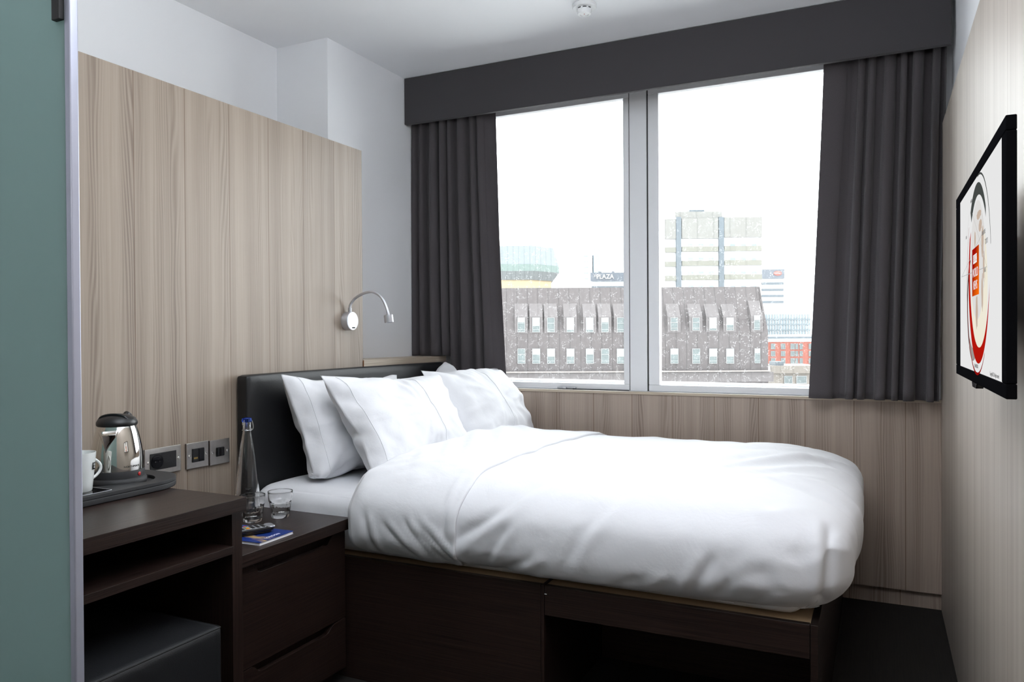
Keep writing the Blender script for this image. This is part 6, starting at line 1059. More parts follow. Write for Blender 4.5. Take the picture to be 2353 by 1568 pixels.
# ------------------------------------------------------------------ bottle, glasses, remote, magazine
BZ = .5410
bx_, by_ = .182, 1.927
bt = thing('bottle', 'tall clear swing-top water bottle with blue cap by the headboard', 'bottle', (bx_, by_, BZ))
op = [(.0005, 0), (.038, 0), (.0415, .004), (.0420, .012), (.0418, .03), (.0385, .075), (.0335, .13), (.0275, .19), (.0205, .24), (.0150, .27), (.0135, .285), (.0135, .300), (.0150, .302), (.0150, .309), (.0135, .311)]
ip = [(.0105, .311), (.0105, .285), (.0120, .27), (.0175, .24), (.0245, .19), (.0305, .13), (.0355, .075), (.0388, .03), (.0388, .012), (.036, .008), (.0005, .007)]
MB().lathe([(r, BZ+z) for r, z in op+ip], bx_, by_, 64, cap=False).build('glass_body', M['glass'], bt, smooth=True)
wt = MB().lathe([(.0005, BZ+.0075)]+[(r-.0004, BZ+z) for r, z in ip[::-1][1:7]]+[(.0005, BZ+.2405)], bx_, by_, 64, cap=False)
MB().lathe([(.0115, BZ+.3115), (.0165, BZ+.3125), (.0172, BZ+.318), (.0150, BZ+.324), (.006, BZ+.327), (.0005, BZ+.3275)], bx_, by_, 40).build('stopper', M['blue_glass'], bt, smooth=True)
wt.b.free()
wr = MB()
for s in (-1, 1):
    wr.tube(smooth_path([(bx_+.004, by_+s*.0165, BZ+.319), (bx_+.006, by_+s*.0195, BZ+.308), (bx_+.008, by_+s*.0205, BZ+.293), (bx_+.006, by_+s*.0180, BZ+.283), (bx_+.002, by_+s*.0155, BZ+.290)]), .0011, 8)
wr.tube([(bx_+.0155*math.cos(2*PI*i/32), by_+.0155*math.sin(2*PI*i/32), BZ+.284) for i in range(33)], .0011, 8, cap=False)
wr.build('wire_clip', M['wire'], bt, smooth=True)
curved_text('logo_letter', 'Z', .034, M['ink'], (bx_, by_), .0380, math.radians(-38), BZ+.082, bt, .0012)

def tumbler(x, y, label):
    root = thing('tumbler', label, 'glass', (x, y, BZ), 'clear tumblers on the bedside cabinet')
    def fac(r, z, a, k):
        h = (z-BZ)
        if k < 6 and h < .056: return r*(1-.035*abs(math.sin(a*5))**.7*(1 if h > .004 else .5))
        return r
    pr = [(.0275, 0), (.0295, .003), (.0312, .015), (.0330, .032), (.0352, .048), (.0362, .0545), (.0378, .057), (.0388, .068), (.0400, .083), (.0404, .0895), (.0398, .0905), (.0388, .0895), (.0376, .070), (.0355, .055), (.0330, .040), (.0300, .020), (.0265, .011), (.001, .009)]
    MB().lathe([(r, BZ+z*.955) for r, z in [(.0005, 0)]+pr], x, y, 80, cap=False, fn=fac).build('glass_bowl', M['glass'], root, smooth=True)
    return root
tumbler(.310, 1.944, 'clear faceted tumbler standing alone nearest the pillow')
tumbler(.270, 1.860, 'clear faceted tumbler in front of the bottle, behind the remote')

mgz = thing('magazine', 'blue covered booklet under the remote control on the cabinet', 'magazine', (.40, 1.72, BZ))
mr = Matrix.Translation((.505, 1.648, BZ)) @ Matrix.Rotation(math.radians(2.0), 4, 'Z')
MB().box(-.2065, -.0015, .001, .1435, .0006, .0074, mat=mr).build('pages', M['paper'], mgz)
MB().box(-.208, 0, 0, .145, .0076, .0086, mat=mr).build('cover', None or (lambda: (
    (lambda t: (lambda x, y, z, n1: t.end(t.pbr(t.mix(t.ramp(t.noise(t.comb(t.math('MULTIPLY', x, 5.0), t.math('MULTIPLY', y, 14.0), 0.0), 1.0, 3.0), .50, .60), c4(.012, .035, .20), t.mix(n1, c4(.75, .55, .18), c4(.30, .16, .05))), .25)))(
        *t.sep(t.obj()), t.noise(t.obj(), 40.0, 2.0)))(NT('booklet_cover'))))(), mgz)
MB().box(-.208, 0, 0, .145, 0, .0005, mat=mr).build('back_cover', M['paper'], mgz)
MB().box(-.208, -.2068, 0, .145, .0005, .0075, mat=mr).build('spine', M['key_blue'], mgz)
text_mesh('cover_lettering', 'LONDON', .014, M['whiteink'], mr @ frame(Vector((-.02, .075, .0088)), (0, 1, 0), (-1, 0, 0)), mgz, .0001)

rc = thing('remote_control', 'black and silver television remote lying on the booklet', 'remote control', (.43, 1.71, BZ+.009))
ra = math.radians(64)
rm = Matrix.Translation((.405, 1.700, BZ+.0095)) @ Matrix.Rotation(ra, 4, 'Z')
# the remote runs along its local x (length .165) and y (width .048)
rr_ = rrect(-.105, .078, -.024, .024, .015, 8)
MB().prism([(x, y, 0) for x, y in rrect(-.100, .072, -.019, .019, .012, 8)], (0, 0, .006), mat=rm).build('underside', M['gloss_black'], rc, bevel=.002)
MB().prism([(x, y, .0062) for x, y in rr_], (0, 0, .0115), mat=rm).build('body', M['gloss_black'], rc, bevel=.003)
MB().prism([(x, y, .0179) for x, y in rrect(-.098, .054, -.021, .021, .010, 8)], (0, 0, .0015), mat=rm).build('key_plate', M['rsilver'], rc, bevel=.0006)
MB().prism([(x, y, .0150) for x, y in rrect(.056, .0795, -.0235, .0235, .010, 8)], (0, 0, .0045), mat=rm).build('silver_tip', M['silver'], rc, bevel=.0015)
kb = 0
for i in range(9):
    for j in range(4):
        x = .045-i*.0155; y = -.0150+j*.0100
        mt_ = M['ink']
        if i == 3: mt_ = [M['key_orange'], M['key_orange'], M['key_green'], M['key_red']][j]
        if i > 3 and (i+j) % 5 == 1: mt_ = M['key_blue']
        MB().prism([(x+px, y+py, .0195) for px, py in rrect(-.0045, .0045, -.0034, .0034, .0025, 4)], (0, 0, .0016), mat=rm).build('key', mt_, rc)

# ------------------------------------------------------------------ smoke detector
sdx, sdy = 1.010, 2.975
sk = thing('smoke_detector', 'white round smoke detector on the ceiling', 'smoke detector', (sdx, sdy, ZC))
MB().lathe([(.050, ZC-.001), (.050, ZC-.012), (.046, ZC-.016), (.030, ZC-.017)], sdx, sdy, 48).build('base', M['white'], sk, smooth=True)
MB().lathe([(.0295, ZC-.0175), (.0295, ZC-.021)], sdx, sdy, 40).build('slot_ring', M['gasket'], sk)
for k in range(8):
    a = 2*PI*k/8
    mk = Matrix.Translation((sdx, sdy, 0)) @ Matrix.Rotation(a, 4, 'Z')
    MB().box(.0275, .0315, -.004, .004, ZC-.024, ZC-.017, mat=mk).build('rib', M['white'], sk)
MB().lathe([(.0305, ZC-.0215), (.0310, ZC-.030), (.0265, ZC-.040), (.018, ZC-.0415), (.017, ZC-.038), (.004, ZC-.038)], sdx, sdy, 40).build('sensor_head', M['white'], sk, smooth=True)
MB().lathe([(.002, ZC-.0400), (.0015, ZC-.0382)], sdx, sdy, 10).build('indicator', M['red'], sk)

# ------------------------------------------------------------------ frosted glass partition at the left
gp = thing('glass_partition', 'frosted green glass screen at the left edge, floor to ceiling', 'glass partition', (.3, .75, 0))
box('glass_sheet', M['frost'], (-.455, 1.0030, .744, .754, .004, ZC-.004), gp)
box('edge_profile', M['edge'], (1.0032, 1.0170, .742, .756, .004, ZC-.004), gp, .0025, seg=3)
box('clamp', M['gasket'], (.9850, 1.0030, .735, .7435, 1.615, 2.1), gp, .001)

# ------------------------------------------------------------------ television
tv = thing('television', 'flat wall-mounted television with black bezel showing a news logo', 'television', (2.29, 1.53, 1.24))
TY0, TY1, TZ0, TZ1 = 1.180, 1.885, 1.052, 1.424
SX = 2.2495
def screen_frame():
    o = rrect(TY0, TY1, TZ0, TZ1, .006, 4)
    b = MB()
    b.box(2.250, 2.263, TY0, TY1, TZ0, 1.072); b.box(2.250, 2.263, TY0, TY1, 1.404, TZ1)
    b.box(2.250, 2.263, TY0, 1.216, 1.0721, 1.4039); b.box(2.250, 2.263, 1.800, TY1, 1.0721, 1.4039)
    return b.build('bezel', (lambda t: t.end(t.n('BsdfDiffuse', ins={0: c4(.006, .006, .007)}).outputs[0]))(NT('tv_bezel_black')), tv, bevel=.0015)
screen_frame()
box('rear_housing', M['black'], (2.2635, 2.280, 1.36, 1.80, 1.10, 1.38), tv, .008)
box('wall_bracket', M['black'], (2.2805, 2.3305, 1.70, 1.79, 1.16, 1.32), tv, .002)
MB().prism([(2.252, 1.535, 1.0515), (2.252, 1.605, 1.0515), (2.252, 1.595, 1.042), (2.252, 1.545, 1.042)], (.012, 0, 0)).build('sensor_bump', M['gloss_black'], tv, bevel=.001)
scr = box('screen', emit('screen_white', c4(.80, .80, .80), 1.0), (2.2508, 2.2545, 1.2162, 1.7998, 1.0722, 1.4038), tv)
def spt(y, z, lay): return (2.2506-.0002*lay, y, z)
def disc_ring(name, mat, co1, r1, co2, r2, a0, a1, lay, parent=scr, n=64):
    """crescent between two circles seen from the room, angles in degrees from the viewer's right"""
    A, B = [], []
    for k in range(n+1):
        a = math.radians(a0+(a1-a0)*k/n)
        A.append(spt(co1[0]-r1*math.cos(a), co1[1]+r1*math.sin(a), lay)); B.append(spt(co2[0]-r2*math.cos(a), co2[1]+r2*math.sin(a), lay))
    b = MB(); b.grid([A, B]); o = b.build(name, mat, parent); return o
RED, DRED, GREY, BEIGE, CREAM, LG = (emit('screen_red', srgb(178, 22, 12)), emit('screen_dark_red', srgb(140, 14, 12)), emit('screen_charcoal', srgb(70, 74, 72)),
    emit('screen_brown', srgb(196, 176, 160)), emit('screen_cream', srgb(238, 232, 214)), emit('screen_pale', srgb(222, 220, 218)))
disc_ring('globe', CREAM, (1.478, 1.215), .112, (1.478, 1.215), .001, 0, 360, 1)
disc_ring('globe_upper', LG, (1.500, 1.262), .100, (1.500, 1.262), .001, 0, 360, 2)
for (y, z, ry, rz) in ((1.455, 1.315, .020, .010), (1.425, 1.285, .014, .026), (1.41, 1.245, .010, .024), (1.43, 1.205, .012, .030), (1.53, 1.30, .010, .014), (1.505, 1.175, .016, .030), (1.475, 1.335, .030, .007)):
    b = MB(); pts = []
    for k in range(40):
        a = 2*PI*k/40; w_ = 1+.35*noise.noise(Vector((math.cos(a)*2+y*9, math.sin(a)*2, z*9)))
        pts.append(spt(y+ry*w_*math.cos(a), z+rz*w_*math.sin(a), 3))
    b.b.faces.new([b.b.verts.new(p) for p in pts]); b.build('continent', BEIGE, scr)
disc_ring('grey_ring', GREY, (1.500, 1.238), .153, (1.490, 1.226), .143, 40, 130, 4)
disc_ring('grey_ring', GREY, (1.478, 1.245), .158, (1.480, 1.243), .157, 10, 95, 4)
disc_ring('silver_ring', GREY, (1.56, 1.190), .098, (1.553, 1.190), .090, 120, 250, 4)
disc_ring('silver_ring', emit('screen_taupe', srgb(160, 150, 146)), (1.56, 1.188), .098, (1.555, 1.200), .088, 230, 300, 5)
disc_ring('red_ring', RED, (1.480, 1.235), .147, (1.467, 1.252), .137, 150, 345, 6)
disc_ring('red_ring', DRED, (1.497, 1.228), .160, (1.495, 1.2305), .158, 140, 310, 6)
bxm = NT('screen_box_gradient'); x_, y_, z_ = bxm.sep(bxm.obj())
g_ = bxm.ramp(bxm.math('ADD', bxm.math('MULTIPLY', y_, -1.0), bxm.math('MULTIPLY', z_, -1.0)), -2.79, -2.67)
bm_ = bxm.end(bxm.n('Emission', ins={0: bxm.mix(g_, srgb(160, 16, 10), srgb(250, 110, 10)), 1: 1.0}).outputs[0])
BY0, BY1, BZ0, BZ1 = 1.462, 1.560, 1.203, 1.2845
MB().box(2.2486, 2.2489, BY0, BY1, BZ0, BZ1).build('red_square', bm_, scr)
WI = emit('screen_white_ink', c4(.9, .9, .9)); RI = emit('screen_red_ink', srgb(170, 18, 12))
fy_ = lambda y, z, lay=0: frame(Vector((2.2484-.0002*lay, y, z)), (0, -1, 0), (0, 0, 1))
for k in range(3):
    yc_ = 1.5315-k*.0175
    MB().box(2.2482, 2.2485, yc_-.0078, yc_+.0078, 1.258, 1.273).build('letter_block', WI, scr)
    text_mesh('letter', 'BBC'[k], .015, RI, fy_(yc_, 1.2655, 1), scr, .00005)
text_mesh('lettering', 'WORLD', .0215, WI, fy_(1.511, 1.2415), scr, .00005, sx=1.0)
text_mesh('lettering', 'NEWS', .0215, WI, fy_(1.511, 1.2200), scr, .00005, sx=1.0)
LN = emit('screen_line_grey', srgb(170, 170, 170)); TX = emit('screen_text_grey', srgb(120, 120, 120))
def sline(p, q, w=.0005):
    p = Vector((0,)+p); q = Vector((0,)+q); d = (q-p).normalized(); nrm = Vector((0, -d.z, d.y))*w
    b = MB(); b.b.faces.new([b.b.verts.new(Vector((2.2488, 0, 0))+v) for v in (p-nrm, q-nrm, q+nrm, p+nrm)]); b.build('thin_line', LN, scr)
for p, q in (((1.75, 1.250), (1.36, 1.240)), ((1.75, 1.250), (1.40, 1.300)), ((1.66, 1.315), (1.60, 1.360)), ((1.36, 1.240), (1.56, 1.350)), ((1.37, 1.283), (1.42, 1.33)), ((1.36, 1.240), (1.40, 1.21)), ((1.37, 1.283), (1.40, 1.24))): sline(p, q)
for w_, y, z, s_ in (('SINGAPORE', 1.395, 1.296, .010), ('TOKYO', 1.362, 1.279, .012), ('DELHI', 1.655, 1.317, .008), ('CAIRO', 1.38, 1.236, .009), ('NAIROBI', 1.57, 1.372, .008), ('JOHANNESBURG', 1.497, 1.083, .009)):
    text_mesh('place_name', w_, s_, TX, fy_(y, z), scr, .00005, sx=.8)
text_mesh('caption', 'Copyright BBC. All rights reserved', .0085, TX, fy_(1.275, 1.079), scr, .00005, sx=.8)
# ------------------------------------------------------------------ the city outside
CITY = Matrix.Translation((CAM.x, CAM.y, CAM.z)) @ Matrix.Rotation(yaw, 4, 'Z')      # x right, y away, z up, level with the eye
GROUND = -30.0
def U(px, d): return (px-1176.5)/FPX*d
def Hh(px, py, d): return (770.3-.0057*(px-1176.5)-py)/FPX*d
class CB(MB):
    """city blocks: measured by bearing and elevation at a given distance"""
    def blk(s, x0, x1, y0, y1, d, dep=1.0, off=0.0):
        xm = (x0+x1)/2
        z0 = Hh(xm, y1, d) if y1 is not None else GROUND-CAM.z
        return s.box(U(x0, d), U(x1, d), d+off, d+off+dep, z0, Hh(xm, y0, d), mat=CITY)
def croot(name, label, cat, px, d, group=None):
    p = CITY @ Vector((U(px, d), d, 0)); return thing(name, label, cat, (p.x, p.y, GROUND), group)

def facade_mat(name, a, b, sx=1.6, rough=.8, ridge=0.0):
    """ribbed or panelled cladding; vertical joints follow the facade direction"""
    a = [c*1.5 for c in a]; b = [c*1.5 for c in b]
    t = NT(name); x, y, z = t.sep(t.obj())
    h = t.math('ADD', t.math('MULTIPLY', x, math.cos(yaw)), t.math('MULTIPLY', y, math.sin(yaw)))
    f = t.noise(t.comb(t.math('MULTIPLY', h, 2.2), t.math('MULTIPLY', z, .25), 0.0), 1.0, 4.0)
    g = t.math('FRACT', t.math('DIVIDE', h, sx))
    e = t.ramp(t.math('MINIMUM', g, t.math('SUBTRACT', 1.0, g)), .02, .07, 1.0, 0.0)
    k = t.noise(t.comb(t.math('MULTIPLY', h, 3.0), t.math('MULTIPLY', y, 3.0), t.math('MULTIPLY', z, 3.0)), 1.0, 3.0)
    col = t.mix(t.math('MULTIPLY', t.math('ADD', f, k), .5), c4(*a), c4(*b))
    if ridge: col = t.mix(t.math('MULTIPLY', e, ridge), col, c4(a[0]*.5, a[1]*.5, a[2]*.5))
    return t.end(t.pbr(col, rough))
K = {}
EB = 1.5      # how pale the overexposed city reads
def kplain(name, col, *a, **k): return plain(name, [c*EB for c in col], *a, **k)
K['brown'] = facade_mat('brown_ribbed_cladding', (.028, .0235, .0235), (.042, .036, .036), 1.25, ridge=.6)
K['brown2'] = facade_mat('brown_smooth_cladding', (.042, .037, .037), (.054, .048, .048), 1.25, ridge=.35)
K['stone'] = kplain('pale_stone_ledge', (.09, .08, .075), .7)
K['fw'] = kplain('white_sash', (.105, .11, .11), .5)
K['blind'] = kplain('window_blind', (.098, .112, .110), .3, var=.15, scale=.6)
K['wglass'] = kplain('office_glass', (.035, .045, .045), .25, var=.4, scale=.9)
K['conc'] = facade_mat('pale_concrete', (.078, .076, .070), (.098, .095, .089), 3.6, ridge=.35)
K['conc2'] = facade_mat('pale_concrete_band', (.075, .074, .062), (.09, .088, .075), 3.6, ridge=.25)
K['whitec'] = kplain('white_render', (.30, .31, .32), .6, var=.03, scale=.2)
K['slate'] = kplain('slate_grey_strip', (.036, .045, .053), .5, var=.2, scale=2)
K['copper'] = facade_mat('pale_copper_roof', (.070, .080, .085), (.092, .102, .108), 1.1, ridge=.5)
K['copper2'] = facade_mat('green_copper_band', (.055, .074, .068), (.070, .090, .083), 1.1, ridge=.4)
K['grey'] = facade_mat('grey_cladding', (.055, .060, .062), (.08, .085, .087), .9, ridge=.6)
K['cream'] = kplain('cream_wall', (.17, .135, .082), .8, var=.03, scale=.2)
K['sign'] = kplain('dark_sign_board', (.042, .048, .058), .5, var=.1, scale=1)
K['bluetower'] = kplain('blue_glass_tower', (.085, .115, .14), .3, var=.12, scale=.5)
K['teal'] = kplain('teal_curtain_wall', (.085, .105, .115), .25, var=.25, scale=.6)
K['teald'] = kplain('teal_spandrel', (.048, .062, .070), .4, var=.1, scale=.8)
K['brick'] = kplain('red_brick', (.115, .033, .022), .8, var=.15, scale=3)
K['sand'] = facade_mat('sandstone', (.070, .060, .052), (.095, .084, .072), 2.0, ridge=.3)
K['street'] = kplain('street_ground', (.42, .42, .41), .9, var=.1, scale=.05)
K['redsign'] = kplain('red_oval_sign', (.16, .03, .022), .5)

def add_windows(root, specs, d, mat_pane, frame_mat, off=-.05, name='window', tf=.0, rails=True):
    for (x0, x1, y0, y1, blind) in specs:
        f = CB(); w = U(x1, d)-U(x0, d); t = w*.06
        xm = (x0+x1)/2; X0, X1, Z0, Z1 = U(x0, d), U(x1, d), Hh(xm, y1, d), Hh(xm, y0, d)
        Y0, Y1 = d+off-.10, d+off
        f.box(X0, X0+t, Y0, Y1, Z0, Z1, mat=CITY).box(X1-t, X1, Y0, Y1, Z0, Z1, mat=CITY)
        f.box(X0+t, X1-t, Y0, Y1, Z0, Z0+t, mat=CITY).box(X0+t, X1-t, Y0, Y1, Z1-t, Z1, mat=CITY)
        if rails:
            zm = Z0+(Z1-Z0)*.60; f.box(X0+t, X1-t, Y0, Y1, zm, zm+t, mat=CITY)
            zm = Z0+(Z1-Z0)*.16; f.box(X0+t, X1-t, Y0, Y1, zm, zm+t, mat=CITY)
        o = f.build(name, frame_mat, root)
        p = CB(); p.box(X0+t, X1-t, Y1-.05, Y1-.02, Z0+t, Z1-t, mat=CITY); p.build('pane', mat_pane, o)
        if blind:
            zb = Z1-t-(Z1-Z0)*blind
            b = CB(); b.box(X0+t, X1-t, Y1-.075, Y1-.052, zb, Z1-t, mat=CITY); b.build('blind', K['blind'], o)

# brown mansard office block across the street
DB = 90.0
ob = croot('office_block', 'brown ribbed office block with mansard roof, filling the lower window view', 'building', 1450, DB)
b = CB(); b.blk(1080, 1765, 765, None, DB, 18.0); b.build('lower_wall', K['brown'], ob)
# mansard: leans back from the 765 line to the roof line
Xl, Xr = U(1080, DB), U(1765, DB); za, zb_, zt = Hh(1450, 765, DB), Hh(1450, 700, DB), Hh(1450, 658.5, DB)
Xr2 = U(1756, DB)
def quadm(pts, name, mat, root, sol=0):
    q = MB(); q.b.faces.new([q.b.verts.new(CITY @ Vector(p)) for p in pts]); return q.build(name, mat, root)
man = MB(); man.prism([(Xl, DB, za), (Xl, DB+1.2, zb_), (Xl, DB+1.9, zt), (Xl, DB+17, zt), (Xl, DB+17, za)], (Xr2-Xl, 0, 0), mat=CITY)
man.build('mansard_roof', K['brown'], ob)
man = MB(); man.prism([(Xr2, DB, za), (Xr, DB, za), (Xr2, DB+1.6, zt)], (0, 14, 0), mat=CITY); man.build('roof_end', K['brown'], ob)
WX = [1198, 1232, 1266, 1310.5, 1355, 1390, 1426, 1549, 1599, 1638, 1677]
for xc in WX:
    x0, x1 = U(xc-15, DB), U(xc+15, DB)
    zw = Hh(xc, 728, DB); zc_ = Hh(xc, 697, DB)
    bb = MB(); bb.prism([(x0, DB-.05, za), (x0, DB-.05, zw), (x0, DB+1.25, zc_), (x0, DB+1.6, za)], (x1-x0, 0, 0), mat=CITY)
    bb.build('dormer', K['brown2'], ob)
bb = MB(); bb.prism([(U(1726, DB), DB-.05, za), (U(1726, DB), DB-.05, Hh(1739, 728, DB)), (U(1726, DB), DB+1.25, Hh(1739, 690, DB)), (U(1726, DB), DB+1.6, za)], (U(1753, DB)-U(1726, DB), 0, 0), mat=CITY)
bb.build('dormer', K['brown2'], ob)
b = CB(); b.blk(1080, 1766, 853.5, 856.5, DB, .7, -.5); b.blk(1080, 1775, 857, 879, DB, .5, -.35); b.build('ledge', K['brown2'], ob)
b = CB(); b.blk(1080, 1766, 852.5, 855.5, DB, .3, -.75); b.build('ledge_capping', K['stone'], ob)
sp_ = []
rnd = random.Random(4)
for xc in WX: sp_.append((xc-8.5, xc+8.5, 730, 764 if xc < 1500 else 760, rnd.choice([0, .3, .55, .8])))
sp_.append((1732, 1746, 725, 759, .3))
for xc in WX: sp_.append((xc-9, xc+9, 801.5, 836, rnd.choice([0, .35, .5, .75])))
sp_.append((1733, 1746, 801, 835, .3))
add_windows(ob, sp_, DB, K['wglass'], K['fw'])

# tall concrete tower behind
DT = 170.0
tw = croot('concrete_tower', 'pale concrete tower with two dark vertical strips behind the brown block', 'building', 1640, DT)
b = CB(); b.blk(1528, 1750, 504, None, DT, 20); b.build('white_bands', K['whitec'], tw)
b = CB(); b.blk(1528, 1553, 505, 550, DT, .5, -.5); b.blk(1567, 1650, 503, 549, DT, .5, -.5); b.blk(1664, 1750, 500, 546, DT, .5, -.5); b.build('upper_panels', K['conc'], tw)
for k in range(3):
    y = 567.5+32.5*k
    b = CB()
    for (x0, x1, dy) in ((1528, 1553, 2), (1567, 1650, 0), (1664, 1750, -1.5)): b.blk(x0, x1, y+dy, y+11.5+dy, DT, .5, -.5)
    b.build('floor_band', K['conc2'], tw)
for x in (1553.5, 1651.5):
    b = CB(); b.blk(x, x+11.5, 500, None, DT, .8, -.6); b.build('stair_strip', K['slate'], tw)
b = CB(); b.blk(1554, 1662, 486, 505, DT, 10, .5); b.build('roof_storey', K['conc'], tw)
b = CB(); b.blk(1589, 1624, 480, 486, DT, 4, 1.5); b.build('plant_room', K['slate'], tw)
sp_ = []
for k in range(4):
    y = 551+32*k
    for x0, x1, n in ((1580, 1650, 3), (1676, 1750, 3)):
        for j in range(n):
            xa = x0+(x1-x0)*(j+.05)/n; sp_.append((xa, xa+13, y+9, y+16, 0))
add_windows(tw, sp_, DT, K['bluetower'], K['whitec'], rails=False)

# octagonal copper-roofed building at the left
DO = 150.0
oc = croot('octagonal_building', 'octagonal building with pale green copper roof and cream wall', 'building', 1187, DO)
cx_ = U(1187.5, DO); cR = U(1187.5+111, DO)-cx_
def octa(rings, name, mat):
    m = MB(); R_ = []
    for r, py in rings:
        z = Hh(1187, py, DO) if py is not None else GROUND-CAM.z
        R_.append([m.b.verts.new(CITY @ Vector((cx_+r*cR*math.sin(math.radians(22.5+45*k)), DO+9-r*cR*math.cos(math.radians(22.5+45*k)), z))) for k in range(8)])
    for A, B_ in zip(R_, R_[1:]):
        for i in range(8): m.b.faces.new([A[i], A[(i+1) % 8], B_[(i+1) % 8], B_[i]])
    m.b.faces.new(R_[0]); m.b.faces.new(R_[-1]); return m.build(name, mat, oc)
octa([(.82, None), (.82, 642)], 'cream_wall', K['cream']); octa([(.86, 642), (1.0, 623)], 'flared_eaves', K['grey'])
octa([(1.0, 622.9), (.99, 607)], 'green_band', K['copper2']); octa([(.985, 606.9), (.86, 563)], 'ribbed_roof', K['copper'])

# sign building
DP = 210.0
pz = croot('plaza_building', 'white building with a dark rooftop sign board left of the window post', 'building', 1400, DP)
b = CB(); b.blk(1360, 1490, 645, None, DP, 12); b.build('white_wall', K['whitec'], pz)
b = CB(); b.blk(1357, 1492, 627, 647, DP, .6, -.8); b.blk(1376, 1384, 624, 628, DP, 2, 1); b.blk(1408, 1414, 623, 628, DP, 2, 1); b.build('sign_board', K['sign'], pz)
b = CB(); b.blk(1360, 1490, 658, 662, DP, .4, -.4); b.build('window_band', K['slate'], pz)
sm_ = CITY @ Matrix.Translation((U(1390, DP), DP-.95, Hh(1390, 637, DP))) @ Matrix.Rotation(PI/2, 4, 'X')
text_mesh('sign_lettering', 'PLAZA', 1.75, plain('sign_letter_white', (.25, .25, .25), .5), sm_, pz, .06, sx=.92, bold=.04)
sm_ = CITY @ Matrix.Translation((U(1369.5, DP), DP-.95, Hh(1370, 635.5, DP))) @ Matrix.Rotation(PI/2, 4, 'X')
text_mesh('sign_lettering', 'THE', .8, bpy.data.materials['sign_letter_white'], sm_, pz, .06, sx=.8, bold=.03)
DBT = 420.0
bt2 = croot('slim_tower', 'slim hazy blue tower rising behind the rooftop sign board', 'building', 1370, DBT)
b = CB(); b.blk(1341, 1362, 584, None, DBT, 20); b.blk(1363, 1379, 580, None, DBT, 20, 8); b.build('pale_wall', K['whitec'], bt2)
b = CB(); b.blk(1364, 1378, 575, None, DBT, 10, -4); b.build('blue_wall', K['bluetower'], bt2)
for k in range(5):
    b = CB(); b.blk(1342, 1352, 588+13*k, 590+13*k, DBT, .5, -.6); b.build('window_band', K['bluetower'], bt2)

# billboard building right
DR = 230.0
bbd = croot('banded_office', 'white office with dark window bands and red oval rooftop sign', 'building', 1775, DR)
b = CB(); b.blk(1740, 1801, 641, None, DR, 14); b.build('white_wall', K['whitec'], bbd)
b = CB(); b.blk(1750, 1801, 619.5, 641, DR, 1.0, -.8); b.build('sign_board', K['sign'], bbd)
for k, y in enumerate((649.5, 664, 678, 692)):
    b = CB(); b.blk(1750, 1800.5, y, y+5, DR, .4, -.4); b.build('window_band', K['slate'], bbd)
om = CITY @ Matrix.Translation((U(1785, DR), DR-.85, Hh(1785, 629, DR))) @ Matrix.Rotation(PI/2, 4, 'X')
MB().lathe([(1.25, 0), (1.25, .12), (1.05, .14)], 0, 0, 32, sx=1.0, mat=om @ Matrix.Diagonal((1.0, .56, 1, 1))).build('oval_sign', K['redsign'], bbd)
MB().box(-.85, .85, -.13, .13, .14, .2, mat=om).build('oval_stripe', K['fw'], bbd)

# glass office
DG = 190.0
gb = croot('glass_office', 'teal glass office building right of the brown block', 'building', 1815, DG)
b = CB(); b.blk(1745, 1862, 722, None, DG, 14); b.build('curtain_wall', K['teal'], gb)
for y in (733, 744.5, 757.5):
    b = CB(); b.blk(1745, 1862, y, y+3, DG, .3, -.25); b.build('spandrel', K['teald'], gb)
b = CB()
for k in range(18): b.blk(1750+6.3*k, 1750.7+6.3*k, 722, 770, DG, .25, -.2)
b.build('mullions', K['whitec'], gb)
b = CB(); b.blk(1745, 1870, 769, 774, DG-8, 5); b.build('roof_ledge', K['whitec'], gb)

# red brick flats
DK = 150.0
rb = croot('brick_flats', 'red brick apartment block with white trimmed windows', 'building', 1810, DK)
b = CB(); b.blk(1745, 1875, 786, None, DK, 10); b.build('brick_wall', K['brick'], rb)
b = CB(); b.blk(1745, 1875, 774, 778, DK, 8, -.6); b.build('roof_edge', K['slate'], rb)
b = CB(); b.blk(1745, 1875, 778, 786.5, DK, 8, .3); b.build('top_floor', K['whitec'], rb)
sp_ = []
for y0, y1 in ((790, 803), (807, 819), (823.5, 836)):
    for xa, wd in ((1771, 10), (1794, 10), (1816, 10), (1827.5, 6), (1837, 7), (1858, 8)): sp_.append((xa, xa+wd, y0, y1, 0))
add_windows(rb, sp_, DK, K['wglass'], K['fw'], rails=False)

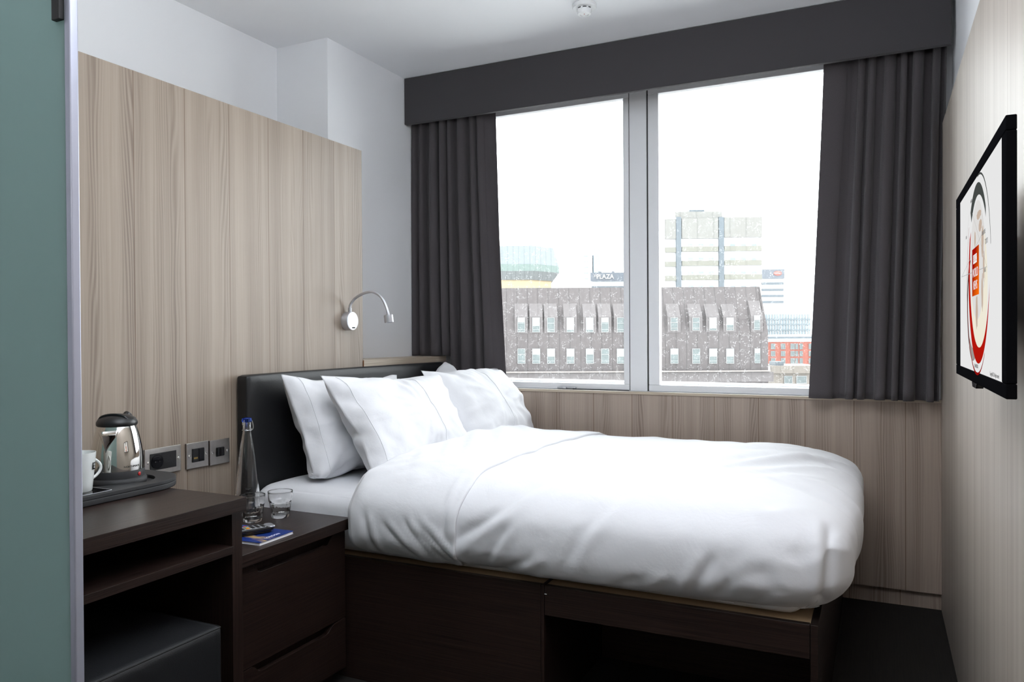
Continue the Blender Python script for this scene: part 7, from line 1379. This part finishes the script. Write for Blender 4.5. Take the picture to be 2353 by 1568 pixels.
# sandstone building
DS = 120.0
sb = croot('sandstone_building', 'low sandstone building below the red brick flats', 'building', 1820, DS)
b = CB(); b.blk(1779, 1890, 858, None, DS, 10); b.build('stone_wall', K['sand'], sb)
b = CB(); b.blk(1775, 1890, 841, 858, DS, 9, -.4); b.build('parapet', K['sand'], sb)
b = CB(); b.blk(1787, 1806, 832, 841, DS, 3, 1); b.build('roof_hut', K['slate'], sb)
b = CB(); b.blk(1769, 1775, 843, 858, DS, 2, 1); b.build('vent_box', K['whitec'], sb)
add_windows(sb, [(1801, 1820, 864, 882, 0), (1829, 1853, 864, 882, 0), (1861, 1880, 864, 882, 0)], DS, K['wglass'], K['fw'], rails=False)

g = MB(); g.box(-500, 500, 12, 900, GROUND-1, GROUND, mat=Matrix.Rotation(yaw, 4, 'Z'))
struct(g.build('ground', K['street']), 'street level outside')

# ------------------------------------------------------------------ light
w = bpy.data.worlds.new('overcast_sky'); bpy.context.scene.world = w; w.use_nodes = True
bg = w.node_tree.nodes['Background']; bg.inputs[0].default_value = (.94, .97, 1.0, 1); bg.inputs[1].default_value = 7.7
def area(name, loc, rot, sx, sy, power, col=(1, 1, 1), portal=False):
    l = bpy.data.lights.new(name, 'AREA'); l.shape = 'RECTANGLE'; l.size = sx; l.size_y = sy; l.energy = power; l.color = col
    o = bpy.data.objects.new(name, l); C.objects.link(o); o.location = loc; o.rotation_euler = rot
    if portal: l.cycles.is_portal = True
    return o
area('window_portal', (1.16, 3.70, 1.62), (math.radians(-90), 0, 0), 2.0, 1.5, 1, portal=True)

# added fill lights without fittings, out of frame: one upward, one behind the camera
area('ceiling_fill', (1.50, .95, 2.02), (math.radians(180), 0, 0), 1.4, 1.4, 60, (.93, .955, 1.0))
area('rear_fill', (1.35, -1.5, 1.75), (math.radians(100), 0, 0), 1.4, .9, 7, (1.0, .98, .97))

sc = bpy.context.scene
sc.view_settings.view_transform = 'Standard'; sc.view_settings.look = 'None'; sc.view_settings.gamma = 1.0; sc.view_settings.exposure = 0.0
sc.view_settings.use_curve_mapping = False
cy = sc.cycles
cy.use_denoising = True; cy.max_bounces = 10; cy.diffuse_bounces = 6; cy.glossy_bounces = 5; cy.transmission_bounces = 8; cy.transparent_max_bounces = 12
cy.caustics_reflective = False; cy.caustics_refractive = False; cy.sample_clamp_indirect = 8.0; cy.blur_glossy = .5
